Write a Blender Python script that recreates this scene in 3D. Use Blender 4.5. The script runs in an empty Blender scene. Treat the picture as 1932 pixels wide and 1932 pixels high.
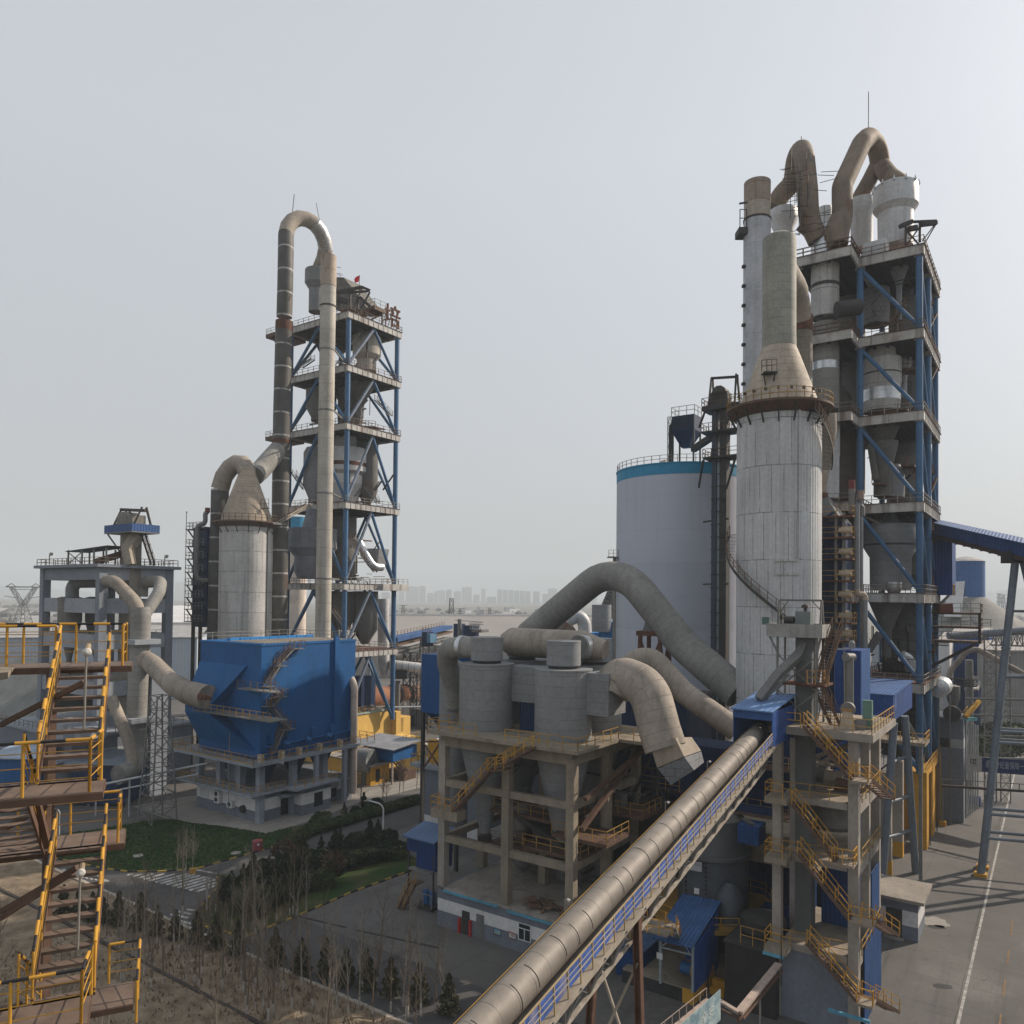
import bpy, bmesh, math, random
import numpy as np
from mathutils import Vector, Matrix
random.seed(7)
S = bpy.context.scene
COL = S.collection
# ------------------------------------------------------------------ camera, light, exposure
W = 1932.; FP = 1450.; PPV = 1097.; PITCH = math.radians(1.2); ROLL = math.radians(.6); CAMZ = 32.
_r0 = np.array([1., 0, 0]); _u0 = np.array([0, -math.sin(PITCH), math.cos(PITCH)])
CF = np.array([0, math.cos(PITCH), math.sin(PITCH)])
CR = _r0*math.cos(ROLL)+_u0*math.sin(ROLL); CU = _u0*math.cos(ROLL)-_r0*math.sin(ROLL)
CAM = np.array([0, 0, CAMZ])
cam = bpy.data.cameras.new('camera'); co = bpy.data.objects.new('camera', cam); COL.objects.link(co)
m = Matrix.Identity(4)
for i in range(3):
    m[i][0] = CR[i]; m[i][1] = CU[i]; m[i][2] = -CF[i]; m[i][3] = CAM[i]
co.matrix_world = m
cam.sensor_width = 36; cam.lens = FP/W*36; cam.shift_y = (PPV-966)/W
cam.clip_start = .3; cam.clip_end = 30000
S.camera = co
SUN_AZ, SUN_EL = math.radians(66), math.radians(33)      # azimuth clockwise from +Y
wd = bpy.data.worlds.new('World'); S.world = wd; wd.use_nodes = True
nt = wd.node_tree; nt.nodes.clear()
sky = nt.nodes.new('ShaderNodeTexSky'); sky.sky_type = 'NISHITA'; sky.sun_disc = False
sky.sun_elevation = SUN_EL; sky.sun_rotation = SUN_AZ
sky.altitude = 0; sky.air_density = 1.0; sky.dust_density = 2.5; sky.ozone_density = 1.0
hs = nt.nodes.new('ShaderNodeHueSaturation'); hs.inputs['Saturation'].default_value = .4
oc = nt.nodes.new('ShaderNodeMix'); oc.data_type = 'RGBA'; oc.inputs[0].default_value = .62; gc_ = nt.nodes.new('ShaderNodeTexCoord'); gz_ = nt.nodes.new('ShaderNodeSeparateXYZ'); nt.links.new(gc_.outputs['Generated'], gz_.inputs[0]); gr_ = nt.nodes.new('ShaderNodeValToRGB'); nt.links.new(gz_.outputs[2], gr_.inputs[0]); gr_.color_ramp.elements[0].position = .0; gr_.color_ramp.elements[0].color = (.345, .348, .355, 1); gr_.color_ramp.elements[1].position = .5; gr_.color_ramp.elements[1].color = (.545, .57, .605, 1)   # thin high overcast
sc_ = nt.nodes.new('ShaderNodeVectorMath'); sc_.operation = 'SCALE'; sc_.inputs['Scale'].default_value = 10; nt.links.new(gr_.outputs[0], sc_.inputs[0]); nt.links.new(sc_.outputs[0], oc.inputs[7])
bgn = nt.nodes.new('ShaderNodeBackground'); bgn.inputs['Strength'].default_value = .10
wo = nt.nodes.new('ShaderNodeOutputWorld')
nt.links.new(sky.outputs[0], hs.inputs['Color']); nt.links.new(hs.outputs[0], oc.inputs[6]); nt.links.new(oc.outputs[2], bgn.inputs[0]); nt.links.new(bgn.outputs[0], wo.inputs[0])
sl = bpy.data.lights.new('sun', 'SUN'); sl.energy = 4.0; sl.angle = math.radians(.6); sl.color = (1, .86, .71)
so = bpy.data.objects.new('sun', sl); COL.objects.link(so)
sd = Vector((math.sin(SUN_AZ)*math.cos(SUN_EL), math.cos(SUN_AZ)*math.cos(SUN_EL), math.sin(SUN_EL)))
so.rotation_euler = sd.to_track_quat('Z', 'Y').to_euler(); so.location = (60, 60, 150)
S.view_settings.view_transform = 'Standard'; S.view_settings.look = 'None'
S.view_settings.exposure = 0.48; S.view_settings.gamma = 1; S.view_settings.use_curve_mapping = False
S.render.engine = 'CYCLES'
S.cycles.max_bounces = 6; S.cycles.diffuse_bounces = 3; S.cycles.glossy_bounces = 2; S.cycles.transparent_max_bounces = 8
S.cycles.volume_bounces = 0
S.cycles.use_denoising = True

# ------------------------------------------------------------------ surveying helpers: photo pixel (u,v of 1932) -> world
def ray(u, v): return CF+CR*((u-966.)/FP)+CU*((PPV-v)/FP)
def at(p, d): r = ray(*p); return CAM+r*(d/r[1])
def gnd(p, z=0.): r = ray(*p); return CAM+r*((z-CAMZ)/r[2])
def proj(q):
    d = np.array(q, float)-CAM; w = d@CF
    return 966+FP*(d@CR)/w, PPV-FP*(d@CU)/w
TH = math.radians(35)
A = np.array([math.sin(TH), math.cos(TH), 0]); X = np.array([math.cos(TH), -math.sin(TH), 0]); Z = np.array([0, 0, 1.])
def zof(p, v):
    lo, hi = -8., 250.
    for _ in range(50):
        k = (lo+hi)/2
        if proj((p[0], p[1], k))[1] > v: lo = k
        else: hi = k
    return k
def mk(ox, oy, k): return lambda x, y: (ox+k*x, oy+k*y)
cA=mk(0,905.6,.25);cB=mk(0,1388.6,.2813);cC=mk(352.2,352.2,.2344);cD=mk(352.2,754.7,.2344);cE=mk(301.9,1157.2,.2604)
cF=mk(754.7,1006.2,.2604);cG=mk(754.7,1428.9,.2604);cH=mk(1358.4,201.2,.2344);cI=mk(1358.4,603.7,.2604);cJ=mk(1428.9,1056.6,.2604)
cK=mk(1428.9,1428.9,.2604);cL=mk(1106.9,679.2,.2865);cM=mk(150.9,1459,.2083);cN=mk(452.8,1509.4,.2083);cO=mk(1157.2,1358.4,.1693)
cQ=mk(1157.2,1635.1,.1693);cR=mk(1710.6,955.9,.2604);cS=mk(729.5,1106.9,.2344);cT=mk(1182.3,1132,.1563);cU=mk(0,1132,.1823)
cV=mk(1534.5,981.1,.2603);cW=mk(644,1157.2,.1823);cX=mk(1509.4,301.9,.1823);cY=mk(553.4,503.1,.1302)
def V3(x, y, z): return np.array([x, y, z], float)
class Fr:
    """plant frame: a runs towards the near right, b towards the far right"""
    def __init__(s, o): s.o = V3(o[0], o[1], 0)
    def __call__(s, a, b, z): return s.o+X*a+A*b+Z*z
    def ab(s, p): d = np.array(p)-s.o; return d@X, d@A

# ------------------------------------------------------------------ mesh builder
class MB:
    def __init__(s): s.v = []; s.f = []; s.uv = []; s.mi = []; s.cm = 0
    def face(s, pts, uv=None):
        n = len(s.v); s.v += [tuple(p) for p in pts]; s.f.append(tuple(range(n, n+len(pts))))
        if uv is None:
            p0 = np.array(pts[0]); e = np.array(pts[1])-p0
            nn = np.cross(e, np.array(pts[2])-p0); L = np.linalg.norm(nn)
            if L < 1e-12: uv = [(0, 0)]*len(pts)
            else:
                nn = nn/L
                if abs(nn[2]) > .85: ux = X; uy = A
                else:
                    ux = np.array([-nn[1], nn[0], 0]); ux = ux/np.linalg.norm(ux); uy = np.cross(nn, ux)
                uv = [(float(np.dot(p, ux)), float(np.dot(p, uy))) for p in pts]
        s.uv.append(uv); s.mi.append(s.cm); return s
    def hexa(s, q):
        """8 corners: bottom 0-3 ccw, top 4-7"""
        for i in ((3,2,1,0),(4,5,6,7),(0,1,5,4),(1,2,6,5),(2,3,7,6),(3,0,4,7)): s.face([q[k] for k in i])
        return s
    def box(s, fr, a0, a1, b0, b1, z0, z1):
        if a0 > a1: a0, a1 = a1, a0
        if b0 > b1: b0, b1 = b1, b0
        return s.hexa([fr(a0,b0,z0),fr(a1,b0,z0),fr(a1,b1,z0),fr(a0,b1,z0),fr(a0,b0,z1),fr(a1,b0,z1),fr(a1,b1,z1),fr(a0,b1,z1)])
    def cbox(s, c, sx, sy, sz, ang=0.):
        """box on a base centre c, turned by ang"""
        ca, sa = math.cos(ang), math.sin(ang); q = []
        for z in (0, sz):
            for x, y in ((-.5,-.5),(.5,-.5),(.5,.5),(-.5,.5)):
                x *= sx; y *= sy; q.append(V3(c[0]+ca*x-sa*y, c[1]+sa*x+ca*y, c[2]+z))
        return s.hexa(q)
    def bar(s, p, q, w, h=None):
        p = np.array(p, float); q = np.array(q, float); h = h or w
        d = q-p; L = np.linalg.norm(d)
        if L < 1e-6: return s
        d /= L; up = Z if abs(d[2]) < .98 else A
        r = np.cross(d, up); r /= np.linalg.norm(r); u = np.cross(r, d)
        r = r*w/2; u = u*h/2
        return s.hexa([p-r-u, p+r-u, q+r-u, q-r-u, p-r+u, p+r+u, q+r+u, q-r+u])
    def tube(s, path, r, n=18, caps=True, uv0=0.):
        P = [np.array(p, float) for p in path]
        R = list(r) if hasattr(r, '__len__') else [r]*len(P)
        keep = [0]+[i for i in range(1, len(P)) if np.linalg.norm(P[i]-P[i-1]) > 1e-5]
        P = [P[i] for i in keep]; R = [R[i] for i in keep]
        m_ = len(P); T = []
        for i in range(m_):
            a = P[min(i+1, m_-1)]-P[max(i-1, 0)]
            if 0 < i < m_-1:
                x = P[i]-P[i-1]; y = P[i+1]-P[i]; a = x/np.linalg.norm(x)+y/np.linalg.norm(y)
            T.append(a/max(np.linalg.norm(a), 1e-9))
        ref = Z if abs(T[0][2]) < .9 else A
        N = np.cross(T[0], ref); N /= np.linalg.norm(N)
        base = len(s.v); L = uv0; Ls = []
        for i in range(m_):
            if i: L += np.linalg.norm(P[i]-P[i-1])
            Ls.append(L)
            N = N-T[i]*(N@T[i]); N /= np.linalg.norm(N); B = np.cross(T[i], N)
            sc = 1.
            for k in range(n):
                a = 2*math.pi*k/n
                s.v.append(tuple(P[i]+R[i]*(math.cos(a)*N+math.sin(a)*B)))
        rm = max(R)
        for i in range(m_-1):
            for k in range(n):
                k2 = (k+1) % n
                s.f.append((base+i*n+k, base+i*n+k2, base+(i+1)*n+k2, base+(i+1)*n+k))
                u0 = k/n*2*math.pi*rm; u1 = (k+1)/n*2*math.pi*rm
                s.uv.append([(u0, Ls[i]), (u1, Ls[i]), (u1, Ls[i+1]), (u0, Ls[i+1])]); s.mi.append(s.cm)
        if caps:
            if R[0] > 0: s.f.append(tuple(base+k for k in range(n))[::-1]); s.uv.append([(0., 0.)]*n); s.mi.append(s.cm)
            if R[-1] > 0: s.f.append(tuple(base+(m_-1)*n+k for k in range(n))); s.uv.append([(0., 0.)]*n); s.mi.append(s.cm)
        return s
    def rod(s, p, q, r, n=6): return s.tube([p, q], r, n)
    def lathe(s, c, prof, n=36):
        """c=(x,y); prof=[(r,z)...]; caps at both ends"""
        base = len(s.v); L = 0.; Ls = []
        rm = max(p[0] for p in prof)
        for i, (r, z) in enumerate(prof):
            if i: L += math.hypot(r-prof[i-1][0], z-prof[i-1][1])
            Ls.append(L)
            for k in range(n):
                a = 2*math.pi*k/n; s.v.append((c[0]+r*math.cos(a), c[1]+r*math.sin(a), z))
        up = prof[-1][1] >= prof[0][1]
        for i in range(len(prof)-1):
            for k in range(n):
                k2 = (k+1) % n; q = (base+i*n+k, base+i*n+k2, base+(i+1)*n+k2, base+(i+1)*n+k)
                u0 = k/n*2*math.pi*rm; u1 = (k+1)/n*2*math.pi*rm
                s.f.append(q); s.uv.append([(u0, Ls[i]), (u1, Ls[i]), (u1, Ls[i+1]), (u0, Ls[i+1])]); s.mi.append(s.cm)
        for i, fl in ((0, True), (len(prof)-1, False)):
            if prof[i][0] > 1e-4:
                t = tuple(base+i*n+k for k in range(n)); s.f.append(t[::-1] if fl else t); s.uv.append([(0., 0.)]*n); s.mi.append(s.cm)
        return s
    def slab(s, pts, vec):
        """polygon extruded by vec"""
        P = [np.array(p, float) for p in pts]; Q = [p+vec for p in P]
        s.face(P[::-1]); s.face(Q)
        for i in range(len(P)): j = (i+1) % len(P); s.face([P[i], P[j], Q[j], Q[i]])
        return s
    def rail(s, pts, h=1.1, sp=1.6, w=.07, rows=(.5, 1.), toe=False):
        P = [np.array(p, float) for p in pts]
        for a, b in zip(P[:-1], P[1:]):
            L = np.linalg.norm(b-a); n = max(1, int(round(L/sp)))
            for i in range(n+1):
                q = a+(b-a)*i/n; s.bar(q, q+Z*h, w)
            for k in rows: s.bar(a+Z*h*k, b+Z*h*k, w*.85)
            if toe: s.bar(a+Z*.1, b+Z*.1, .02, .15)
        return s
    def lattice(s, p, q, side, w, n, t=.12, side2=None, w2=None):
        """braced mast/truss from p to q with square section w"""
        p = np.array(p, float); q = np.array(q, float); d = q-p; d /= np.linalg.norm(d)
        u = np.array(side, float); u /= np.linalg.norm(u); v = np.cross(d, u); w2 = w2 or w
        cs = [(-1,-1),(1,-1),(1,1),(-1,1)]
        def pt(k, i):
            f = i/n; ww = (w*(1-f)+w2*f)/2
            return p+(q-p)*f+u*cs[k][0]*ww+v*cs[k][1]*ww
        for k in range(4):
            s.bar(pt(k, 0), pt(k, n), t)
            for i in range(n):
                j = (k+1) % 4
                s.bar(pt(k, i) if i % 2 else pt(j, i), pt(j, i+1) if i % 2 else pt(k, i+1), t*.6)
                s.bar(pt(k, i+1), pt(j, i+1), t*.6)
        return s

def fil(pts, R, n=5):
    """round the corners of a polyline"""
    P = [np.array(p, float) for p in pts]; out = [P[0]]
    for i in range(1, len(P)-1):
        a = P[i-1]-P[i]; b = P[i+1]-P[i]; la = np.linalg.norm(a); lb = np.linalg.norm(b); a = a/la; b = b/lb
        c = max(-1, min(1, float(a@b))); th = math.acos(c)
        t = min(R/math.tan(th/2), la*.48, lb*.48); r = t*math.tan(th/2)
        if th > 3.1: out.append(P[i]); continue
        bis = (a+b)/np.linalg.norm(a+b); ctr = P[i]+bis*(r/math.sin(th/2))
        v0 = P[i]+a*t-ctr; v1 = P[i]+b*t-ctr; tot = math.pi-th
        for k in range(n+1):
            f = k/n; w0 = math.sin((1-f)*tot)/math.sin(tot); w1 = math.sin(f*tot)/math.sin(tot)
            out.append(ctr+v0*w0+v1*w1)
    out.append(P[-1]); return out

# ------------------------------------------------------------------ materials
MATS = {}
def mat(name, col, rough=.75, metal=0., var=.18, scale=.35, streak=0., scol=None, rust=0., seam=None, corr=None, fine=.08, bump=.0,
        c2=None, band=None):
    if name in MATS: return MATS[name]
    M = bpy.data.materials.new(name); M.use_nodes = True; t = M.node_tree; N = t.nodes; N.clear()
    L = t.links.new
    def nd(k, **kw):
        n = N.new(k)
        for a, b in kw.items(): setattr(n, a, b)
        return n
    def math_(op, a, b=None, c=None):
        n = nd('ShaderNodeMath', operation=op)
        for i, x in enumerate((a, b, c)):
            if x is None: continue
            if isinstance(x, (int, float)): n.inputs[i].default_value = x
            else: L(x, n.inputs[i])
        return n.outputs[0]
    def mix(f, a, b, typ='MIX'):
        n = nd('ShaderNodeMix', data_type='RGBA', blend_type=typ)
        for k, x in ((0, f), (6, a), (7, b)):
            if isinstance(x, (int, float)): n.inputs[k].default_value = x
            elif isinstance(x, tuple): n.inputs[k].default_value = (*x, 1) if len(x) == 3 else x
            else: L(x, n.inputs[k])
        return n.outputs[2]
    def ramp(x, lo, hi):
        n = nd('ShaderNodeMapRange'); L(x, n.inputs[0]); n.inputs[1].default_value = lo; n.inputs[2].default_value = hi; return n.outputs[0]
    pos = nd('ShaderNodeNewGeometry').outputs['Position']
    def noise(sc, det=4, vec=None, rg=.55):
        mp = nd('ShaderNodeMapping'); L(pos if vec is None else vec, mp.inputs[0]); mp.inputs['Scale'].default_value = sc if isinstance(sc, tuple) else (sc,)*3
        n = nd('ShaderNodeTexNoise'); n.inputs['Scale'].default_value = 1; n.inputs['Detail'].default_value = det; n.inputs['Roughness'].default_value = rg
        L(mp.outputs[0], n.inputs['Vector']); return n.outputs[0]
    lo = tuple(max(0, c*(1-var)) for c in col); hi = tuple(c*(1+var) for c in (c2 or col))
    c = mix(ramp(noise(scale), .3, .7), lo, hi)
    if fine: c = mix(ramp(noise(2.6, 5), .35, .65), c, mix(1., c, (1-2*fine,)*3, 'MULTIPLY'))
    if streak:
        f = math_('MULTIPLY', ramp(noise((.9, .9, .05), 6), .52, .72), streak)
        c = mix(f, c, scol or tuple(x*.45 for x in col))
    if rust:
        f = math_('MULTIPLY', ramp(noise((.35, .35, .16), 8, rg=.65), .56, .68), rust)
        c = mix(f, c, (.13, .055, .028))
    h = None
    uv = None
    if seam or corr or band:
        uv = nd('ShaderNodeUVMap').outputs[0]; sx = nd('ShaderNodeSeparateXYZ'); L(uv, sx.inputs[0]); U_, V_ = sx.outputs[0], sx.outputs[1]
    if band:                     # pale clamp rings painted every few metres
        f = math_('LESS_THAN', math_('FRACT', math_('DIVIDE', V_, band[0])), band[1]/band[0])
        c = mix(math_('MULTIPLY', f, ramp(noise(1.5), .3, .5)), c, band[2])
    if seam:
        du, dv, wd_, dk = seam
        row = math_('FLOOR', math_('DIVIDE', V_, dv))
        fv = math_('LESS_THAN', math_('FRACT', math_('DIVIDE', V_, dv)), wd_/dv)
        jit = math_('FRACT', math_('MULTIPLY', row, .377))
        fu = math_('LESS_THAN', math_('FRACT', math_('ADD', math_('DIVIDE', U_, du), jit)), wd_/du)
        f = math_('MAXIMUM', fv, math_('MULTIPLY', fu, .7))
        f = math_('MULTIPLY', f, ramp(noise(.8, 3), .30, .55))
        # each sheet of cladding has its own tone
        wn = nd('ShaderNodeTexWhiteNoise', noise_dimensions='2D'); cb = nd('ShaderNodeCombineXYZ')
        L(math_('FLOOR', math_('ADD', math_('DIVIDE', U_, du), jit)), cb.inputs[0]); L(row, cb.inputs[1]); L(cb.outputs[0], wn.inputs[0])
        tone = math_('MULTIPLY_ADD', wn.outputs[0], .09, .955)
        cc = nd('ShaderNodeCombineXYZ'); [L(tone, cc.inputs[i]) for i in range(3)]
        c = mix(1., c, cc.outputs[0], 'MULTIPLY')
        c = mix(math_('MULTIPLY', f, dk), c, tuple(x*.25 for x in col))
        h = math_('MULTIPLY', f, -1.)
    if corr:
        w = math_('SINE', math_('MULTIPLY', U_, 2*math.pi/corr)); h = w if h is None else math_('ADD', h, w)
        # dirt gathers in the troughs of the sheet
        c = mix(math_('MULTIPLY', ramp(w, .2, -1.), .16), c, tuple(x*.5 for x in col))
    P = nd('ShaderNodeBsdfPrincipled'); O = nd('ShaderNodeOutputMaterial')
    L(c, P.inputs['Base Color']); P.inputs['Metallic'].default_value = metal
    r = math_('MULTIPLY_ADD', noise(.9, 3), .25, max(.05, rough-.12)); L(r, P.inputs['Roughness'])
    P.inputs['Specular IOR Level'].default_value = .3
    if bump or h is not None:
        b = nd('ShaderNodeBump'); b.inputs['Strength'].default_value = .5; b.inputs['Distance'].default_value = .04
        hh = math_('MULTIPLY', noise(3., 6), bump*4) if bump else None
        if h is not None: hh = h if hh is None else math_('ADD', h, hh)
        L(hh, b.inputs['Height']); L(b.outputs[0], P.inputs['Normal'])
    L(P.outputs[0], O.inputs[0]); MATS[name] = M; return M

DARKSTREAK = (.05, .045, .04)
conc = mat('concrete', (.30, .275, .245), .9, streak=.55, scol=(.11, .10, .085), bump=.1)
conc_y = mat('stained_concrete', (.25, .215, .165), .9, streak=.6, scol=(.10, .085, .065), bump=.1)
concg = mat('painted_concrete', (.26, .29, .335), .8, var=.1, streak=.4, scol=(.15, .16, .17))
beam_p = mat('pale_beam_paint', (.47, .46, .44), .75, streak=.85, scol=(.10, .065, .045), rust=.5)
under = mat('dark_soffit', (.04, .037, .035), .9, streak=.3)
bluec = mat('blue_column_paint', (.05, .135, .265), .5, streak=.4, scol=(.04, .06, .10), rust=.12)
blueg = mat('grey_blue_brace', (.17, .21, .27), .55, streak=.5, rust=.12)
blue = mat('blue_sheet', (.004, .088, .265), .66, var=.2, seam=(.98, 7.7, .035, .3), streak=.5, scol=(.02, .085, .21), scale=.1)
blue_d = mat('dark_blue_sheet', (.007, .028, .085), .6, var=.2, corr=.4, streak=.3, rust=.1)
blue_r = mat('blue_roof_sheet', (.03, .095, .27), .55, corr=.3, var=.2, streak=.0, scale=.6)
blue_l = mat('bright_blue_sheet', (.03, .22, .55), .5, var=.1, corr=.3)
duct_t = mat('tan_duct_cladding', (.315, .275, .232), .8, seam=(2.4, .95, .05, .5), streak=.55, scol=(.13, .12, .105), scale=.2, var=.22)
duct_g = mat('grey_duct_cladding', (.26, .255, .24), .75, seam=(2.4, .95, .05, .6), streak=.45, scol=(.15, .14, .125), scale=.2, var=.2)
duct_d = mat('dark_duct_steel', (.085, .083, .078), .6, streak=.5, rust=.35, band=(4.4, .32, (.36, .36, .35)), var=.3, scol=(.05, .045, .04))
duct_r = mat('rusty_duct_steel', (.21, .165, .125), .75, streak=.7, rust=.75, seam=(30, 2.2, .05, .5), scol=(.10, .09, .08))
stackm = mat('stack_grey', (.44, .415, .365), .7, seam=(40, 3.4, .07, .8), streak=.6, scol=(.20, .15, .10), rust=.25, var=.22, scale=.12)
stackr = mat('stack_pale_grey', (.46, .475, .51), .6, seam=(40, 6.2, .06, .6), streak=.4, scol=(.24, .23, .22))
clad = mat('cladding_pale_grey', (.53, .54, .55), .6, seam=(1.3, 5.2, .09, .95), corr=.42, streak=.4, scol=(.22, .205, .185), var=.12, scale=.15)
clad2 = mat('cladding_grey_old', (.48, .475, .46), .7, seam=(5, 3.6, .09, .9), streak=.65, scol=(.19, .18, .16), var=.18, scale=.15)
cone_t = mat('cone_cladding', (.40, .34, .27), .75, seam=(1.5, 1.1, .06, .7), streak=.4, scol=(.24, .19, .145), var=.2)
cyc_c = mat('cyclone_cladding', (.225, .235, .245), .7, seam=(3.2, .98, .035, .65), streak=.4, scol=(.22, .20, .17), var=.14, scale=.16)
cyc_w = mat('cyclone_pale', (.52, .53, .54), .5, metal=.15, seam=(2.6, 2.1, .04, .4), streak=.45, scol=(.26, .25, .235), var=.16)
cyc_o = mat('cyclone_cream', (.49, .46, .40), .7, seam=(4, 2.4, .04, .4), streak=.5, scol=(.22, .16, .11), rust=.25)
cyc_d = mat('cyclone_dark_grey', (.16, .157, .148), .7, seam=(3, 2, .04, .4), streak=.5, rust=.15)  # darker grey cladding for the dark vessels, cones and drums
silv = mat('bare_aluminium', (.62, .64, .66), .35, metal=.75, seam=(2, 1.1, .03, .4), var=.12)
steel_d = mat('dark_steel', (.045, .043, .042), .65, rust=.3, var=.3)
steel_g = mat('grey_steel', (.17, .17, .165), .6, streak=.4, rust=.2)
steel_p = mat('pale_dusty_steel', (.30, .265, .22), .8, streak=.3, rust=.15)
rustm = mat('rust', (.115, .05, .03), .85, var=.35, scale=.8)
kilnm = mat('kiln_shell', (.24, .105, .055), .8, seam=(60, 3.1, .06, .5), streak=.3, scol=(.12, .06, .045), var=.25, scale=.2)
yel = mat('yellow_rail_paint', (.50, .265, .035), .6, streak=.6, scol=(.24, .13, .035), rust=.25, scale=1.5)
yel_d = mat('dusty_yellow_rail', (.36, .215, .055), .7, streak=.5, rust=.3)
blk = mat('black_rail_paint', (.018, .018, .022), .55)
rail_r = mat('rusty_rail', (.15, .10, .07), .8, rust=.4)
rail_g = mat('grey_rail', (.24, .225, .20), .7, rust=.3)
ywall = mat('yellow_plaster', (.74, .47, .13), .85, var=.08, streak=.3, scol=(.45, .30, .12))
yel_o = mat('ochre_paint', (.50, .27, .03), .75, var=.15, streak=.5, scol=(.26, .15, .04))
white = mat('white_paint', (.62, .62, .62), .75, var=.08, streak=.35, scol=(.42, .42, .41))
greyw = mat('grey_wall_paint', (.16, .18, .215), .85, var=.1, streak=.35, scol=(.10, .11, .125))
siloM = mat('silo_white_render', (.47, .50, .58), .85, var=.05, streak=.3, scol=(.36, .37, .41), scale=.06, fine=.015, seam=(400, 5.4, .06, .22))
cyan = mat('cyan_paint', (.035, .27, .46), .6, var=.08, streak=.25)
roofb = mat('beige_roof_sheet', (.30, .285, .27), .7, corr=.8, var=.1, scale=.04)
walll = mat('pale_blue_wall', (.40, .46, .53), .8, var=.06, corr=1.0, scale=.03)
winm = mat('window_glass', (.02, .025, .03), .12, var=.3, fine=0)
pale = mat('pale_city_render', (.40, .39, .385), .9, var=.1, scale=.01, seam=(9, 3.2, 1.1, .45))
red = mat('red_cloth', (.75, .02, .03), .7, var=.1)
pinkm = mat('faded_red_tank', (.30, .075, .085), .7, var=.15, streak=.3)
greenp = mat('green_cabinet_paint', (.10, .17, .15), .6)
cream = mat('cream_drum_paint', (.46, .39, .30), .7, streak=.4)
brownp = mat('brown_steel_plate', (.115, .07, .05), .7, rust=.4, streak=.3, var=.25, scale=1.2)
walkm = mat('dusty_walkway', (.26, .22, .175), .9, var=.25, scale=1.)
lampg = mat('lamp_glass', (.46, .45, .42), .15, var=.05, fine=0)

# ------------------------------------------------------------------ objects
def mesh_from(mb, name, off, mats):
    me = bpy.data.meshes.new(name)
    V = np.array(mb.v, float)-np.array(off, float)
    me.from_pydata(V.tolist(), [], mb.f)
    u = me.uv_layers.new(name='UVMap')
    flat = [c for f in mb.uv for p in f for c in p]
    u.data.foreach_set('uv', flat)
    for k in (mats if isinstance(mats, (list, tuple)) else [mats]): me.materials.append(k)
    if max(mb.mi): me.polygons.foreach_set('material_index', mb.mi)
    me.polygons.foreach_set('use_smooth', [True]*len(me.polygons))
    me.set_sharp_from_angle(angle=math.radians(33))
    me.update(); return me
def tag(o, label=None, cat=None, group=None, kind=None):
    if label: o['label'] = label
    if cat: o['category'] = cat
    if group: o['group'] = group
    if kind: o['kind'] = kind
    return o
class Thing:
    def __init__(s, name, label, cat, loc, group=None):
        s.o = bpy.data.objects.new(name, None); COL.objects.link(s.o); s.loc = np.array([loc[0], loc[1], loc[2] if len(loc) > 2 else 0.], float)
        s.o.location = s.loc; s.o.empty_display_size = .5; tag(s.o, label, cat, group)
    def part(s, name, mb, m_, parent=None, label=None):
        if not mb.f: return None
        o = bpy.data.objects.new(name, mesh_from(mb, name, s.loc, m_)); COL.objects.link(o)
        o.parent = parent or s.o
        if label: o['label'] = label
        return o
def solo(name, mb, m_, label, cat, group=None, kind=None):
    V = np.array(mb.v); lo, hi = V.min(0), V.max(0); loc = ((lo[0]+hi[0])/2, (lo[1]+hi[1])/2, lo[2])
    o = bpy.data.objects.new(name, mesh_from(mb, name, loc, m_)); o.location = loc; COL.objects.link(o)
    return tag(o, label, cat, group, kind)
def struct(name, mb, m_, kind='structure', label=None, cat=None):
    o = bpy.data.objects.new(name, mesh_from(mb, name, (0, 0, 0), m_)); COL.objects.link(o); return tag(o, label, cat, None, kind)
def copy_tree(o, parent=None):
    c = o.copy(); COL.objects.link(c); c.parent = parent
    for ch in list(o.children): copy_tree(ch, c)
    return c
def stair(T, p, q, side, w, ms, mr, rails=True, tw=.24, rise=.24, name='stair_flight', rw=.06, parent=None):
    """flight from p (top, inner corner line) down to q; side = horizontal unit vector across"""
    p = np.array(p, float); q = np.array(q, float); side = np.array(side, float); side /= np.linalg.norm(side)
    st = MB(); n = max(3, int(abs(p[2]-q[2])/rise))
    for k in (0, 1): st.bar(p+side*w*k, q+side*w*k, .07, .25)
    for i in range(n+1):
        c = p+(q-p)*(i/n); run = q-p; run[2] = 0; L = np.linalg.norm(run); run = run/L if L > .01 else A
        st.hexa([c+run*a_+side*b_+Z*z_ for z_ in (-.02, .03) for a_, b_ in ((-tw/2, .03), (tw/2, .03), (tw/2, w-.03), (-tw/2, w-.03))])
    o = T.part(name, st, ms, parent)
    if rails:
        r = MB()
        for k in (0, 1):
            a = p+side*w*k; b = q+side*w*k; r.rail([a, b], 1.05, 1.3, rw)
        T.part('handrail', r, mr, o)
    return o
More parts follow.
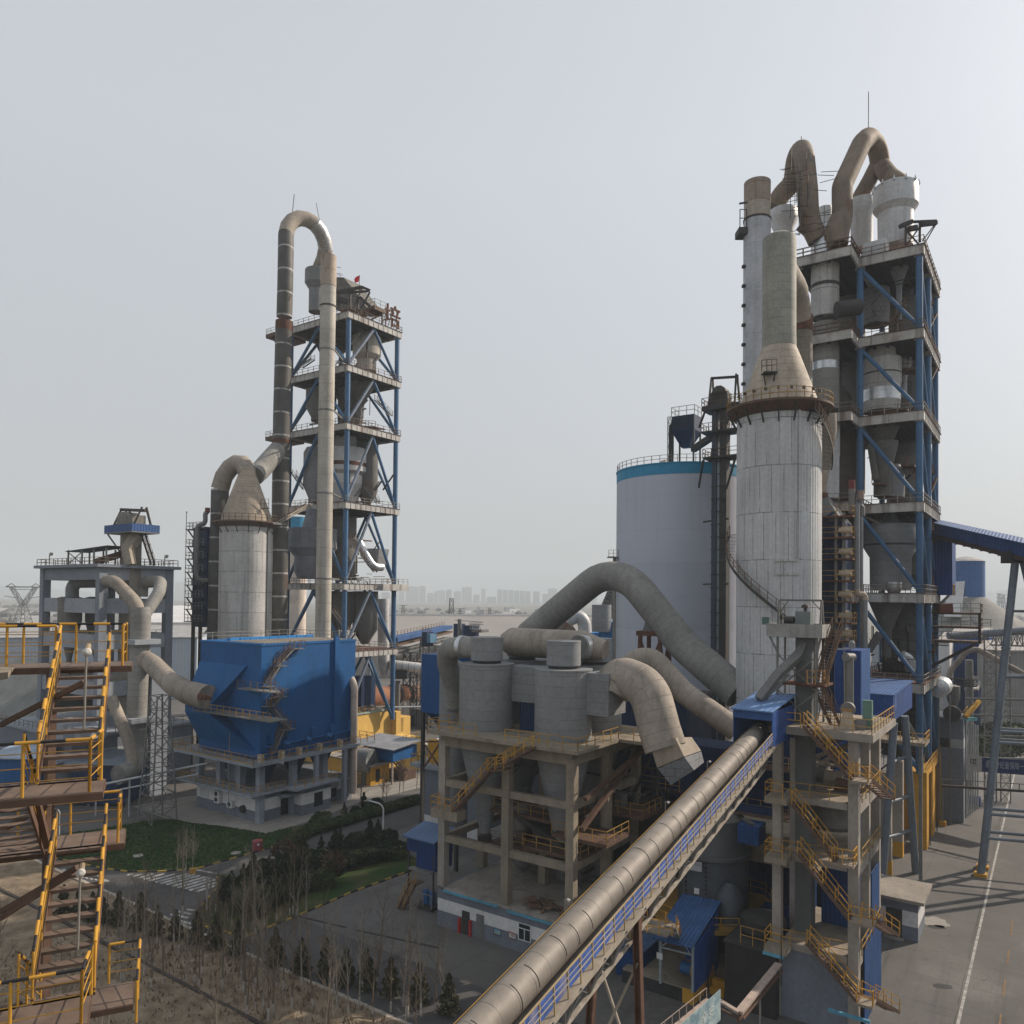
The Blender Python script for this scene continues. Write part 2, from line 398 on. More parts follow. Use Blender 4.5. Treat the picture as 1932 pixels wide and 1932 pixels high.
# ================================================================== GROUND
O_ = Fr((0, 0))
def ab(p): return O_.ab(p)
def gab(p): return ab(gnd(p))
def flat(pts, z):
    mb = MB(); mb.face([V3(p[0], p[1], z) for p in pts]); return mb
def ground_material():
    M = bpy.data.materials.new('far_land'); M.use_nodes = True; t = M.node_tree; N = t.nodes; L = t.links.new; N.clear()
    g = N.new('ShaderNodeNewGeometry'); O = N.new('ShaderNodeOutputMaterial'); P = N.new('ShaderNodeBsdfPrincipled'); P.inputs['Roughness'].default_value = .95
    def noise(sc, d=6):
        mp = N.new('ShaderNodeMapping'); mp.inputs['Scale'].default_value = sc; n = N.new('ShaderNodeTexNoise'); n.inputs['Scale'].default_value = 1; n.inputs['Detail'].default_value = d
        L(g.outputs['Position'], mp.inputs[0]); L(mp.outputs[0], n.inputs[0]); return n.outputs[0]
    r = N.new('ShaderNodeValToRGB'); L(noise((.006, .02, 1)), r.inputs[0])
    e = r.color_ramp.elements; e[0].position = .35; e[0].color = (.075, .07, .06, 1); e[1].position = .7; e[1].color = (.16, .145, .125, 1)
    k = e.new(.5); k.color = (.11, .105, .085, 1)
    r2 = N.new('ShaderNodeValToRGB'); L(noise((.03, .10, 1), 3), r2.inputs[0]); e = r2.color_ramp.elements
    e[0].position = .62; e[0].color = (0, 0, 0, 1); e[1].position = .66; e[1].color = (1, 1, 1, 1)
    mx = N.new('ShaderNodeMix'); mx.data_type = 'RGBA'; L(r2.outputs[0], mx.inputs[0]); L(r.outputs[0], mx.inputs[6]); mx.inputs[7].default_value = (.20, .19, .18, 1)
    L(mx.outputs[2], P.inputs['Base Color']); L(P.outputs[0], O.inputs[0]); return M
def disc(R, z, n=96):
    return flat([(R*math.sin(-2*math.pi*i/n), R*math.cos(-2*math.pi*i/n)) for i in range(n)], z)
struct('ground', disc(14000, -.06), ground_material())
def paving_mat(name, c1, c2, slab, crack, sc=.12):
    M = bpy.data.materials.new(name); M.use_nodes = True; t = M.node_tree; N = t.nodes; L = t.links.new; N.clear()
    uv = N.new('ShaderNodeUVMap'); O = N.new('ShaderNodeOutputMaterial'); P = N.new('ShaderNodeBsdfPrincipled')
    P.inputs['Roughness'].default_value = .88; P.inputs['Specular IOR Level'].default_value = .25
    def noise(sc, d=6, sy=1.):
        mp = N.new('ShaderNodeMapping'); mp.inputs['Scale'].default_value = (sc, sc*sy, sc); n = N.new('ShaderNodeTexNoise'); n.inputs['Scale'].default_value = 1
        n.inputs['Detail'].default_value = d; n.inputs['Roughness'].default_value = .62; L(uv.outputs[0], mp.inputs[0]); L(mp.outputs[0], n.inputs[0]); return n.outputs[0]
    def mr(x, lo, hi, a=0., b=1.):
        n = N.new('ShaderNodeMapRange'); L(x, n.inputs[0]); n.inputs[1].default_value = lo; n.inputs[2].default_value = hi; n.inputs[3].default_value = a; n.inputs[4].default_value = b; return n.outputs[0]
    def mix(f, a, b):
        n = N.new('ShaderNodeMix'); n.data_type = 'RGBA'
        for k, x in ((0, f), (6, a), (7, b)):
            if isinstance(x, tuple): n.inputs[k].default_value = (*x, 1)
            elif isinstance(x, float): n.inputs[k].default_value = x
            else: L(x, n.inputs[k])
        return n.outputs[2]
    def mth(op, a, b=0.):
        n = N.new('ShaderNodeMath'); n.operation = op
        for i, x in enumerate((a, b)):
            if isinstance(x, (int, float)): n.inputs[i].default_value = x
            else: L(x, n.inputs[i])
        return n.outputs[0]
    c = mix(mr(noise(sc, 8), .3, .7), c1, c2)
    c = mix(mth('MULTIPLY', mr(noise(.05, 4, .3), .5, .75), .45), c, tuple(x*.55 for x in c1))      # worn wheel and dust patches
    c = mix(mth('MULTIPLY', mr(noise(.5, 5), .62, .72), .5), c, tuple(x*.5 for x in c1))
    c = mix(mth('MULTIPLY', mr(noise(.7, 4, .035), .56, .70), .55), c, tuple(x*.5 for x in c1))      # tyre tracks along the lanes
    c = mix(mth('MULTIPLY', mr(noise(.09, 7), .55, .72), .6), c, tuple(min(1, x*1.5) for x in c2))      # cement dust
    c = mix(mth('MULTIPLY', mr(noise(5., 3), .4, .6), .25), c, tuple(x*.7 for x in c1))
    if slab:
        sx = N.new('ShaderNodeSeparateXYZ'); L(uv.outputs[0], sx.inputs[0]); w = mth('MULTIPLY', noise(.4, 3), .25)
        f = mth('MAXIMUM', mth('LESS_THAN', mth('FRACT', mth('DIVIDE', mth('ADD', sx.outputs[0], w), slab[0])), .07/slab[0]), mth('LESS_THAN', mth('FRACT', mth('DIVIDE', mth('ADD', sx.outputs[1], w), slab[1])), .07/slab[1]))
        c = mix(mth('MULTIPLY', mth('MULTIPLY', f, mr(noise(.2, 3), .35, .6)), .7), c, tuple(x*.35 for x in c1))
    if crack:
        mp = N.new('ShaderNodeMapping'); mp.inputs['Scale'].default_value = (.11, .11, .11); vo = N.new('ShaderNodeTexVoronoi'); vo.feature = 'DISTANCE_TO_EDGE'
        n2 = N.new('ShaderNodeTexNoise'); n2.inputs['Scale'].default_value = .5; n2.inputs['Detail'].default_value = 5; L(uv.outputs[0], n2.inputs[0])
        va = N.new('ShaderNodeVectorMath'); va.operation = 'MULTIPLY_ADD'; L(n2.outputs[1], va.inputs[0]); va.inputs[1].default_value = (3, 3, 3); L(uv.outputs[0], va.inputs[2])
        L(va.outputs[0], mp.inputs[0]); L(mp.outputs[0], vo.inputs[0])
        f = mth('MULTIPLY', mth('LESS_THAN', vo.outputs[0], .006), mr(noise(.06, 2), .45, .6))
        c = mix(mth('MULTIPLY', f, .75), c, tuple(x*.3 for x in c1))
    L(c, P.inputs['Base Color']); L(P.outputs[0], O.inputs[0]); return M
yardm = paving_mat('concrete_paving', (.095, .091, .088), (.145, .139, .132), (6, 5), True)
asph = paving_mat('asphalt', (.062, .061, .062), (.095, .092, .09), None, True, .2)
padm = paving_mat('pale_paving', (.24, .225, .205), (.31, .29, .265), (4, 4), False)
def soil_mat(name, stops, sc):
    M = bpy.data.materials.new(name); M.use_nodes = True; t = M.node_tree; N = t.nodes; L = t.links.new; P = N['Principled BSDF']; P.inputs['Roughness'].default_value = .97; P.inputs['Specular IOR Level'].default_value = .1
    g = N.new('ShaderNodeNewGeometry'); n = N.new('ShaderNodeTexNoise'); n.inputs['Scale'].default_value = sc; n.inputs['Detail'].default_value = 10; n.inputs['Roughness'].default_value = .7
    L(g.outputs['Position'], n.inputs[0]); r = N.new('ShaderNodeValToRGB'); L(n.outputs[0], r.inputs[0]); e = r.color_ramp.elements
    e[0].position = stops[0][0]; e[0].color = (*stops[0][1], 1); e[1].position = stops[-1][0]; e[1].color = (*stops[-1][1], 1)
    for p_, c_ in stops[1:-1]: k = e.new(p_); k.color = (*c_, 1)
    b = N.new('ShaderNodeBump'); b.inputs['Strength'].default_value = .6; b.inputs['Distance'].default_value = .15; L(n.outputs[0], b.inputs['Height']); L(b.outputs[0], P.inputs['Normal'])
    L(r.outputs[0], P.inputs['Base Color']); return M
soilm = soil_mat('bare_soil', [(.3, (.10, .078, .054)), (.5, (.195, .153, .107)), (.7, (.29, .235, .175))], .55)
grassm = soil_mat('lawn_grass', [(.3, (.016, .036, .010)), (.5, (.03, .058, .016)), (.7, (.085, .078, .04))], .22)
bedm = soil_mat('bed_earth', [(.3, (.025, .035, .012)), (.5, (.05, .055, .022)), (.7, (.10, .085, .05))], .5)

# plant-frame limits of the setting, measured on the ground
bK = gab(cN(70, 1400))[1]                      # line of the pale kerb along the field
aK0, aK1 = -190, 60
bR2 = gab(cM(1280, 1520))[1]                   # edge line of the field road
yard = MB(); yard.box(O_, -260, 190, bK, 330, -.05, 0.)
struct('yard_paving', yard, yardm)
soil = flat([O_(-260, bK-.25, 0)[:2], O_(-260, 0, 0)[:2], O_(8, 0, 0)[:2], O_(8, bK-.25, 0)[:2]][::1], .0)
field = MB(); n = 60
hs_ = np.random.RandomState(3).rand(n+1, n+1)*.28
for i in range(n):
    for j in range(n):
        q = []
        for a_, b_ in ((i, j), (i+1, j), (i+1, j+1), (i, j+1)):
            aa = -170+178*a_/n; bb = -4+(bK-.25+4)*b_/n; q.append(O_(aa, bb, -.03+hs_[a_, b_]))
        field.face(q, [(p[0], p[1]) for p in q])
struct('soil_field', field, soilm)
kb = MB()
a_ = -190.
while a_ < 12:
    kb.box(O_, a_, a_+1.96, bK-.25, bK+.05, -.05, .14); a_ += 2
struct('kerb', kb, mat('pale_kerb_stone', (.36, .31, .25), .9, var=.2, streak=.3))
low = MB(); low.box(O_, -120, 8, bK-6.6, bK-6.3, -.05, .22)
struct('field_edging', low, mat('dark_edging', (.06, .05, .045), .9, var=.3))
# asphalt: the road between the filter house and the mill frame, the crossing, and the field road
aL = gab(cM(1430, 770))[0]; aR = gab(cN(900, 425))[0]
rd = MB(); rd.box(O_, aL, aR+1.2, bR2+7.5, 200, -.02, .012)
rd.box(O_, -200, 14, bK+.06, bR2+7.5, -.02, .012)
struct('road', rd, asph)
mk_ = mat('road_paint', (.40, .39, .37), .85, var=.35, scale=1.2, fine=.2)
lines = MB()
def line(p0, p1, w, dash=None, z=.020):
    p0 = np.array(p0, float); p1 = np.array(p1, float); L = np.linalg.norm(p1-p0); d = (p1-p0)/L; s_ = np.array([-d[1], d[0], 0])*w/2; t = 0.
    while t < L:
        e = min(L, t+(dash[0] if dash else 6.)); a1 = p0+d*t; b1 = p0+d*e
        q = [a1-s_, b1-s_, b1+s_, a1+s_]; lines.face([V3(k[0], k[1], z) for k in q]); t = e+(dash[1] if dash else 0)
line(O_(aL+.5, 96, 0), O_(aL+.5, 190, 0), .2)
line(O_(aR-.4, 84, 0), O_(aR-.4, 190, 0), .2)
line(O_(aR-1.7, 86, 0), O_(aR-1.7, 190, 0), .18, (6, .001))
line(O_((aL+aR)/2-.4, 98, 0), O_((aL+aR)/2-.4, 190, 0), .15, (4, 5))
line(gnd(cM(1055, 875)), gnd(cM(1245, 910)), .35)
line(O_(-160, bR2, 0), O_(-52, bR2, 0), .16); line(O_(-50, bR2, 0), O_(10, bR2, 0), .16, (4.2, .5))
# crossing stripes
for i in range(13):
    p0 = gnd((cM(430+i*52, 918+i*11.6))); p1 = gnd(cM(478+i*66, 906+i*1.0)) if False else None
st1 = [((425,922),(480,913)),((480,936),(560,914)),((530,950),(662,912)),((580,962),(765,911)),((630,974),(870,910)),((680,987),(985,910)),((730,999),(1040,916)),((780,1010),(1090,926)),((838,1023),(1140,938)),((885,1036),(1190,948)),((945,1047),(1225,963)),((990,1061),(1228,992)),((1045,1073),(1228,1018))]
for a1, b1 in st1: line(gnd(cM(*a1)), gnd(cM(*b1)), .5)
st2 = [((970,1233),(1035,1244)),((890,1252),(1010,1278)),((820,1276),(980,1312)),((752,1302),(1020,1366)),((745,1340),(835,1368)),((620,1355),(700,1376))]
for a1, b1 in st2: line(gnd(cM(*a1)), gnd(cM(*b1)), .42)
for k in range(8):
    a1 = cM(-160+k*42, 870+k*7); line(gnd(a1), gnd((a1[0]+24, a1[1]+13)), .42)
# yard line down the open ground on the far side of the stair tower
line(gnd(cK(1440, 1990)), gnd(cK(1865, 112)), .22); line(gnd(cK(1865, 112)), gnd(cK(1930, -190)), .22)
struct('road_marking', lines, mk_)
lines = MB()
for (y0, y1) in ((1180, 1290), (1400, 1500), (1610, 1735), (1860, 1990)):
    f = lambda y: 1850-(y-1180)*.125
    line(gnd(cK(f(y0), y0)), gnd(cK(f(y1), y1)), .16)
struct('lane_marking', lines, mat('faded_orange_paint', (.20, .13, .075), .9, var=.3, scale=2.))
dr = MB()
for p, q in (((530, 1055), (960, 1155)), ((1055, 1180), (1800, 1340))):
    p = gnd(cN(*p)); q = gnd(cN(*q)); dr.bar(p+Z*.006, q+Z*.006, .28, .02)
struct('drain_channel', dr, mat('drain_dark', (.02, .02, .02), .8))
# lawn and its painted kerb
lawn_px = [cM(-600, 700), cM(-100, 800), cM(250, 872), cM(430, 893), cM(700, 896), (cM(1050, 870)), cM(1420, 765), cM(1790, 662), cN(470, 425), cN(470, 245), cN(235, 305), cM(1300, 482), cM(1010, 452), cM(850, 418), cM(640, 430), cM(400, 470), cM(0, 530), cM(-500, 600)]
def ribbon(name, px, z, mm, kind='structure'):
    return struct(name, flat([gnd(p)[:2] for p in px], z), mm, kind)
ribbon('lawn', lawn_px, .05, grassm)
def kerb_line(name, px, cols, h=.16, w=.16):
    mb = MB(); k = 0
    for p, q in zip(px[:-1], px[1:]):
        p = gnd(p); q = gnd(q); L = np.linalg.norm(q-p); n = max(1, int(L/.9))
        for i in range(n):
            mb.cm = k % 2; k += 1; mb.bar(p+(q-p)*i/n+Z*h/2, p+(q-p)*(i+.97)/n+Z*h/2, w, h)
    return struct(name, mb, cols)
ky = mat('kerb_yellow', (.40, .27, .06), .85, var=.25)
kbk = mat('kerb_black', (.03, .03, .03), .85)
kerb_line('lawn_kerb', lawn_px[:8], [kbk, ky])
bed_px = [cM(1245, 915), cM(1235, 1050), cM(1120, 1180), cM(1055, 1290), cM(1130, 1395), cM(1300, 1435), cM(1405, 1478), cN(60, 1240), cN(330, 1130), cN(540, 1045), cN(1000, 845), cN(1600, 625), cN(1640, 560), cN(1500, 470), cN(1500, 420), cN(1245, 395), cN(900, 440), cN(400, 590), cN(80, 705)]
ribbon('planting_bed', bed_px, .05, bedm)
kerb_line('bed_kerb', bed_px[:13], [kbk, ky])
ribbon('bed_lawn', [cN(700, 830), cN(830, 700), cN(1150, 620), cN(1520, 520), cN(1600, 620), cN(1000, 842), cN(560, 1035), cN(420, 1085), cN(560, 940)], .07, grassm)
# paved forecourt of the filter house and the verge hedge strip beyond it
ribbon('forecourt', [cE(180, 1330), cE(-200, 1400), cE(100, 1510), cE(780, 1600), cE(1130, 1490), cE(1420, 1380), cE(1900, 1260), cE(1900, 1080), cE(1420, 1160), cE(900, 1260)], .03, padm)
verge_px = [cN(450, 440), cN(640, 330), cN(1640, 40), cN(1640, -30), cN(1000, 120), cN(760, 185), cN(470, 250)]
ribbon('verge', verge_px, .052, bedm)

# ================================================================== FAR AWAY
hill = MB()
def ridge(pts, base=-5):
    for (p, h), (q, h2) in zip(pts[:-1], pts[1:]):
        p = np.array(p+(0,), float); q = np.array(q+(0,), float); dn = np.array([p[0], p[1], 0]); dn /= np.linalg.norm(dn)
        a_, b_ = p+dn*500+Z*h, q+dn*500+Z*h2
        hill.face([p+Z*base, q+Z*base, b_, a_]); hill.face([a_, b_, q+dn*1400+Z*base, p+dn*1400+Z*base])
def rg(us, d, hs):
    pts = []
    for u, h in zip(us, hs): p = at((u, 1127), d); pts.append(((p[0], p[1]), h))
    ridge(pts)
rg([-700, -300, -60, 60, 180, 250, 330, 420, 520, 640, 760, 900], 5400, [26, 60, 95, 70, 40, 45, 120, 150, 110, 60, 40, 20])
rg([1700, 1800, 1880, 1950, 2100, 2400], 5400, [26, 60, 120, 150, 90, 50])
struct('hills', hill, mat('hill_haze_green', (.10, .105, .10), .95, scale=.004, fine=0))
rng = random.Random(5)
def block(u0, u1, v, d, top='flat', lab=None, grp=None):
    p = at((u0, 1127), d); q = at((u1, 1127), d); w = np.linalg.norm(q-p); c = (p+q)/2; h = zof(c, v)
    f = Fr(c); mb = MB(); dep = min(w, 40)*.9
    for (s0, s1, k) in ((-.5, -.06, 1.), (.06, .5, 1.), (-.06, .06, .97)):
        mb.hexa([c*np.array([1, 1, 0])+V3(w*x_, y_, z_) for z_ in (0, h*k) for x_, y_ in ((s0, 0), (s1, 0), (s1, dep), (s0, dep))])
    mb.hexa([c*np.array([1, 1, 0])+V3(w*x_, y_, z_) for z_ in (h*.97, h*1.035) for x_, y_ in ((-.18, 3), (.18, 3), (.18, 9), (-.18, 9))])
    if top == 'turret':
        for x_ in (-.3, .3):
            b_ = c*np.array([1, 1, 0])+V3(w*x_, dep/2, h); mb.tube([b_, b_+Z*h*.09], [w*.16, 0.01], 6)
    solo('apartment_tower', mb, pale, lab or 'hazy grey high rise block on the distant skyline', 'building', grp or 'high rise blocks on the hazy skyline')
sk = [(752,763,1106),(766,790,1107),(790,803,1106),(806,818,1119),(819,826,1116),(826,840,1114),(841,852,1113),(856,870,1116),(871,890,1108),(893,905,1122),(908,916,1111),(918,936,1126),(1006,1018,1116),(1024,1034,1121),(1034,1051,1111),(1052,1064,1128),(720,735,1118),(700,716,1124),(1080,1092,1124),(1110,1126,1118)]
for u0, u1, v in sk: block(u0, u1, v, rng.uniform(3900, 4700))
for k in range(6): block(938+k*10.6, 947.5+k*10.6, 1113+k*.6, 4200, 'turret', 'hazy high rise with paired pointed roof turrets in a close row', 'turreted towers in a row on the skyline')
for u0, u1, v in ((1006, 1017, 1117),): block(u0, u1, v, 4150, 'turret', 'hazy high rise with paired pointed roof turrets in a close row', 'turreted towers in a row on the skyline')
# scattered low houses and sheds in the plain
for k in range(46):
    u = rng.choice([rng.uniform(-10, 110), rng.uniform(745, 1060), rng.uniform(290, 375)]); d = rng.uniform(650, 1900); c = at((u, 1127), d); c[2] = 0
    mb = MB(); mb.cbox(c, rng.uniform(12, 46), rng.uniform(8, 16), rng.uniform(4, 11), rng.uniform(-.3, .3)+TH)
    b_ = c+Z*0; solo('village_house', mb, rng.choice([white, pale, pale, roofb]), 'tiny pale low house scattered on the hazy plain', 'house', 'low houses scattered on the far plain')
# far tree belts
tb = MB()
for k in range(420):
    u = rng.choice([rng.uniform(-60, 110), rng.uniform(280, 380), rng.uniform(740, 1080), rng.uniform(1840, 1990)]); d = rng.uniform(420, 1800); c = at((u, 1127), d); c[2] = 0; s_ = rng.uniform(3, 9)
    tb.tube([c, c+Z*s_*.5, c+Z*s_], [s_*.7, s_*.9, .1], 6)
struct('far_woods', tb, mat('bare_wood_mass', (.07, .065, .055), .95, scale=.05), 'stuff', 'low bare woods and scrub spread over the far plain', 'woods')

def pylon(u, d, vtop, w, label, arms=True, horned=False, grp=None):
    p = at((u, 1127), d); p[2] = 0; h = zof(p, vtop); mb = MB(); sd_ = V3(1, 0, 0)
    if horned:
        mb.lattice(p, p+Z*h*.55, sd_, w, 6, .5, w2=w*.3)
        for s_ in (-1, 1):
            mb.lattice(p+Z*h*.55, p+Z*h*.93+sd_*s_*w*.75, sd_, w*.25, 4, .4, w2=w*.2)
            mb.bar(p+Z*h*.93+sd_*s_*w*.45, p+Z*h*1.0+sd_*s_*w*.75, .5); mb.bar(p+Z*h*.93+sd_*s_*w*1.1, p+Z*h*1.0+sd_*s_*w*.75, .5)
            mb.bar(p+Z*h*.70+sd_*s_*w*.3, p+Z*h*.74+sd_*s_*w*1.2, .45)
        mb.bar(p+Z*h*.93-sd_*w*1.1, p+Z*h*.93+sd_*w*1.1, .6, .9); mb.bar(p+Z*h*.88-sd_*w*.75, p+Z*h*.88+sd_*w*.75, .45)
    else:
        mb.lattice(p, p+Z*h*.8, sd_, w, 6, .4, w2=w*.45); mb.lattice(p+Z*h*.8, p+Z*h, sd_, w*.45, 2, .35, w2=w*.35)
        if arms:
            for k in (.78, .89, 1.): mb.bar(p+Z*h*k-sd_*w*.75, p+Z*h*k+sd_*w*.75, .35)
    solo('power_pylon', mb, mat('pylon_steel', (.12, .12, .12), .7), label, 'pylon', grp)
pylon(44, 620, 1101, 13, 'horned lattice pylon standing alone beyond the grey frame tower', horned=True)
pylon(852, 420, 1129, 5, 'stout dark lattice pylon rising behind the long beige shed roof', False)
g_ = 'slim pylons behind the long shed'
for u, v in ((761, 1142), (924, 1147), (868, 1148)): pylon(u, 700, v, 5, 'slim hazy pylon in the plain behind the long shed', True, False, g_)
for u, v in ((1885, 1120), (1893, 1122)): pylon(u, 900, v, 6, 'slim hazy pylon seen beyond the grey dome', True, False, 'slim pylons beyond the dome')

# long pale shed left and long beige shed centre
def shed(name, p0, p1, depth, h, ridge_h, wallm, rfm, label, curved=False):
    """p0,p1 ends of the near eave line on the ground"""
    p0 = np.array([p0[0], p0[1], 0]); p1 = np.array([p1[0], p1[1], 0]); d = p1-p0; L = np.linalg.norm(d); d /= L; nrm = np.array([-d[1], d[0], 0])
    if nrm[1] < 0: nrm = -nrm
    T = Thing(name, label, 'warehouse', p0)
    w = MB(); w.hexa([p0, p1, p1+nrm*depth, p0+nrm*depth, p0+Z*h, p1+Z*h, p1+nrm*depth+Z*h, p0+nrm*depth+Z*h]); T.part('wall', w, wallm)
    r = MB(); K = 8 if curved else 2
    prof = [(k/K, (ridge_h-h)*(math.sin(math.pi*k/K) if curved else 1-abs(1-2*k/K))) for k in range(K+1)]
    for (s0, z0), (s1, z1) in zip(prof[:-1], prof[1:]):
        a_ = p0-d*.6+nrm*(depth*s0*1.02-depth*.01)+Z*(h+z0+.05); b_ = p1+d*.6+nrm*(depth*s0*1.02-depth*.01)+Z*(h+z0+.05)
        a2 = p0-d*.6+nrm*(depth*s1*1.02-depth*.01)+Z*(h+z1+.05); b2 = p1+d*.6+nrm*(depth*s1*1.02-depth*.01)+Z*(h+z1+.05)
        r.hexa([a_, b_, b2, a2, a_+Z*.25, b_+Z*.25, b2+Z*.25, a2+Z*.25])
    T.part('roof', r, rfm); return T, p0, p1, d, nrm
T, *_ = shed('storage_shed', at((640, 1200), 300), at((1225, 1200), 330), 70, 12, 23.4, roofb, roofb, 'very long low shed with a beige pitched roof and white ridge')
p0 = at((640, 1200), 300); p1 = at((1225, 1200), 330); d_ = p1-p0; d_[2] = 0; d_ /= np.linalg.norm(d_); nn = np.array([-d_[1], d_[0], 0]); rr = MB()
rr.bar(V3(p0[0], p0[1], 23.9)+nn*35, V3(p1[0], p1[1], 23.9)+nn*35, 1.2, .8); T.part('ridge_cap', rr, white)
shed('pale_warehouse', at((-260, 1200), 215), at((372, 1200), 235), 40, 18.6, 21.5, walll, mat('grey_shed_roof', (.33, .33, .33), .7, corr=1.), 'long pale blue walled warehouse behind the grey frame tower')
shed('white_arched_shed', at((285, 1200), 262), at((400, 1200), 268), 40, 22.0, 27.5, white, white, 'white shed with a low arched roof over the pale blue warehouse', True)
shed('grey_hall', at((-120, 1300), 150), at((66, 1300), 140), 26, 8.5, 18, mat('dull_hall_wall', (.21, .22, .205), .85, corr=.8), mat('dull_hall_roof', (.20, .205, .195), .85, corr=.8), 'dull grey green pitched hall standing beside the yellow stair')
# ================================================================== GREY FRAME TOWER (raw mill tower beside the filter house)
gN = at((191, 1125), 125); gF = Fr(gN); GA, GB = -19.4, 11.5; GZ = 36.6
T = Thing('frame_tower', 'blue grey painted concrete frame tower with a railed flat roof', 'tower', (gN[0], gN[1], 0))
bx = lambda *a: MB().box(gF, *a)
cols_ = [(0, 0), (GA, 0), (0, GB), (GA, GB)]
gcol = mat('grey_blue_frame_paint', (.20, .225, .265), .75, var=.1, streak=.3, scol=(.13, .14, .16))
gbeam = mat('pale_grey_frame_paint', (.29, .315, .35), .75, var=.1, streak=.3, scol=(.18, .19, .2))
for a_, b_ in cols_: T.part('column', bx(a_-.65, a_+.65, b_-.65, b_+.65, 0, GZ-.35), gcol)
for z in (16.3, 24.0, 29.9, 35.2):
    hh = 1.2 if z < 35 else 1.0
    for b_ in (0, GB): T.part('beam', bx(GA+.65, -.65, b_-.45, b_+.45, z-hh, z+hh), gcol if z > 35 else gbeam)
    for a_ in (0, GA): T.part('beam', bx(a_-.45, a_+.45, .65, GB-.65, z-hh, z+hh), gbeam)
T.part('roof_deck', bx(GA-1.4, 1.4, -1.4, GB+1.6, GZ-.35, GZ+.15), gcol)
for z in (16.9, 24.6): T.part('deck', bx(GA+.7, -.7, .7, GB-.7, z-.15, z+.1), conc)
rl = MB().rail([gF(GA-1, -1, GZ+.15), gF(1, -1, GZ+.15), gF(1, GB+1.2, GZ+.15), gF(GA-1, GB+1.2, GZ+.15), gF(GA-1, -1, GZ+.15)], 1.1, 1.5, .09); T.part('railing', rl, rail_r)
for z in (17.0, 24.7): T.part('railing', MB().rail([gF(GA+.7, -.2, z), gF(-.7, -.2, z), gF(.2, .7, z), gF(.2, GB-.7, z)], 1.1, 1.5, .08), rail_g)
# lower walls
T = Thing('mill_house', 'low blue grey mill house under the frame tower with a pale band', 'building', gF(0, 0, 0))
for (a0, a1, b0, b1, h) in ((-22, 4, -6, 14, 9.5), (-12, 4.5, -9, -6, 6.5)):
    T.part('wall', bx(a0, a1, b0, b1, 0, h), greyw); T.part('roof', bx(a0-.4, a1+.4, b0-.4, b1+.4, h, h+.4), concg)
T.part('wall', bx(-6, 4.02, -6.03, 14, 5, 7.5), mat('pale_band', (.34, .37, .40), .8))
lv = MB()
for k in range(2):
    for j in range(8): lv.box(gF, -7.5+k*0, -3.2, -9.06, -9.0, 1.4+j*.45+0, 1.65+j*.45)
T.part('louvre', lv, white)
T.part('railing', MB().rail([gF(-22, -6, 9.9), gF(4, -6, 9.9), gF(4, 14, 9.9)], 1.1, 1.6, .07), rail_r)
for (u, v, s) in ((330, 1690, 1), (385, 1740, .8)):
    pass
mbx = MB()
for k, (p, s) in enumerate([(cA(510, 1760), (6, 4, 2.4)), (cA(570, 1700), (5, 4, 1.6)), (cA(620, 1790), (7, 4, 1.8))]):
    c = at(p, 119); c[2] = 9.9; mbx.cbox(c, s[0], s[1], s[2], -TH)
solo('roof_housing', mbx, gbeam, 'pale grey stepped equipment housings on the mill house roof', 'housing')
# roof equipment: bucket elevator head
eT = at(cA(985, 640), 130); T = Thing('bucket_elevator', 'dusty bucket elevator tower with a blue railed head platform on the frame tower', 'elevator', (eT[0], eT[1], GZ+.15))
f = Fr(eT); zp = zof(eT, cA(0, 400)[1])
T.part('casing', MB().box(f, -1.6, 1.6, -1., 1.0, 0.5, zp), mat('dusty_casing', (.24, .22, .19), .85, streak=.5))
T.part('chute', MB().tube([at(cA(1040, 420), 128.5), at(cA(960, 520), 127.5), at(cA(985, 640), 127.5)], [1.2, 1., 1.], 4), steel_p)
T.part('head_platform', MB().box(f, -4.2, 4.6, -2.4, 2.4, zp-.2, zp), steel_g)
gd = MB(); 
for q in ((-4.2, 4.6, -2.4, -2.34), (-4.2, 4.6, 2.34, 2.4), (-4.2, -4.14, -2.4, 2.4), (4.54, 4.6, -2.4, 2.4)): gd.box(f, *q, zp, zp+1.25)
T.part('guard_panel', gd, mat('platform_blue', (.03, .09, .25), .6, corr=.5, streak=.3))
hd = MB(); c = f(.9, 0, 0)[:2]; hd.tube([f(-.9, -1.2, zp+1.9), f(-.9, 1.2, zp+1.9)], 1.7, 10); hd.box(f, -1.6, 2.4, -1.15, 1.15, zp+.1, zp+2.9); T.part('head_casing', hd, mat('head_casing_grey', (.20, .19, .17), .7, streak=.4))
T.part('drive_motor', MB().tube([f(-3.2, -.6, zp+1.3), f(-1.7, -.6, zp+1.3)], .55, 10), blue_d)
gn = MB(); zt = zof(eT, cA(0, 215)[1])
for a_ in (-2.9, 3.6):
    for b_ in (-1.2, 1.2): gn.bar(f(a_-.3, b_*1.6, zp), f(a_+.3, b_*.3, zt), .28)
gn.bar(f(-3.5, 0, zt), f(4.2, 0, zt-.6), .4, .5); gn.bar(f(-.5, -.3, zt-.2), f(.8, .3, zp+2), .2); gn.bar(f(-.2, -.3, zt-.2), f(-1.4, .3, zp+2), .2); T.part('hoist_frame', gn, steel_d)
ps = at(cA(1060, 415), 128.5); ps[2] = zp; qs = at(cA(1140, 640), 128.5); qs[2] = GZ+.2; stair(T, ps, qs, V3(.2, 1, 0), 1.0, steel_d, rail_r)
br = MB(); br.bar(f(-3.8, -2, zp-.2), f(-1.6, -1, zp-3.2), .2); br.bar(f(-3.8, 2, zp-.2), f(-1.6, 1, zp-3.2), .2); T.part('bracket', br, steel_g)
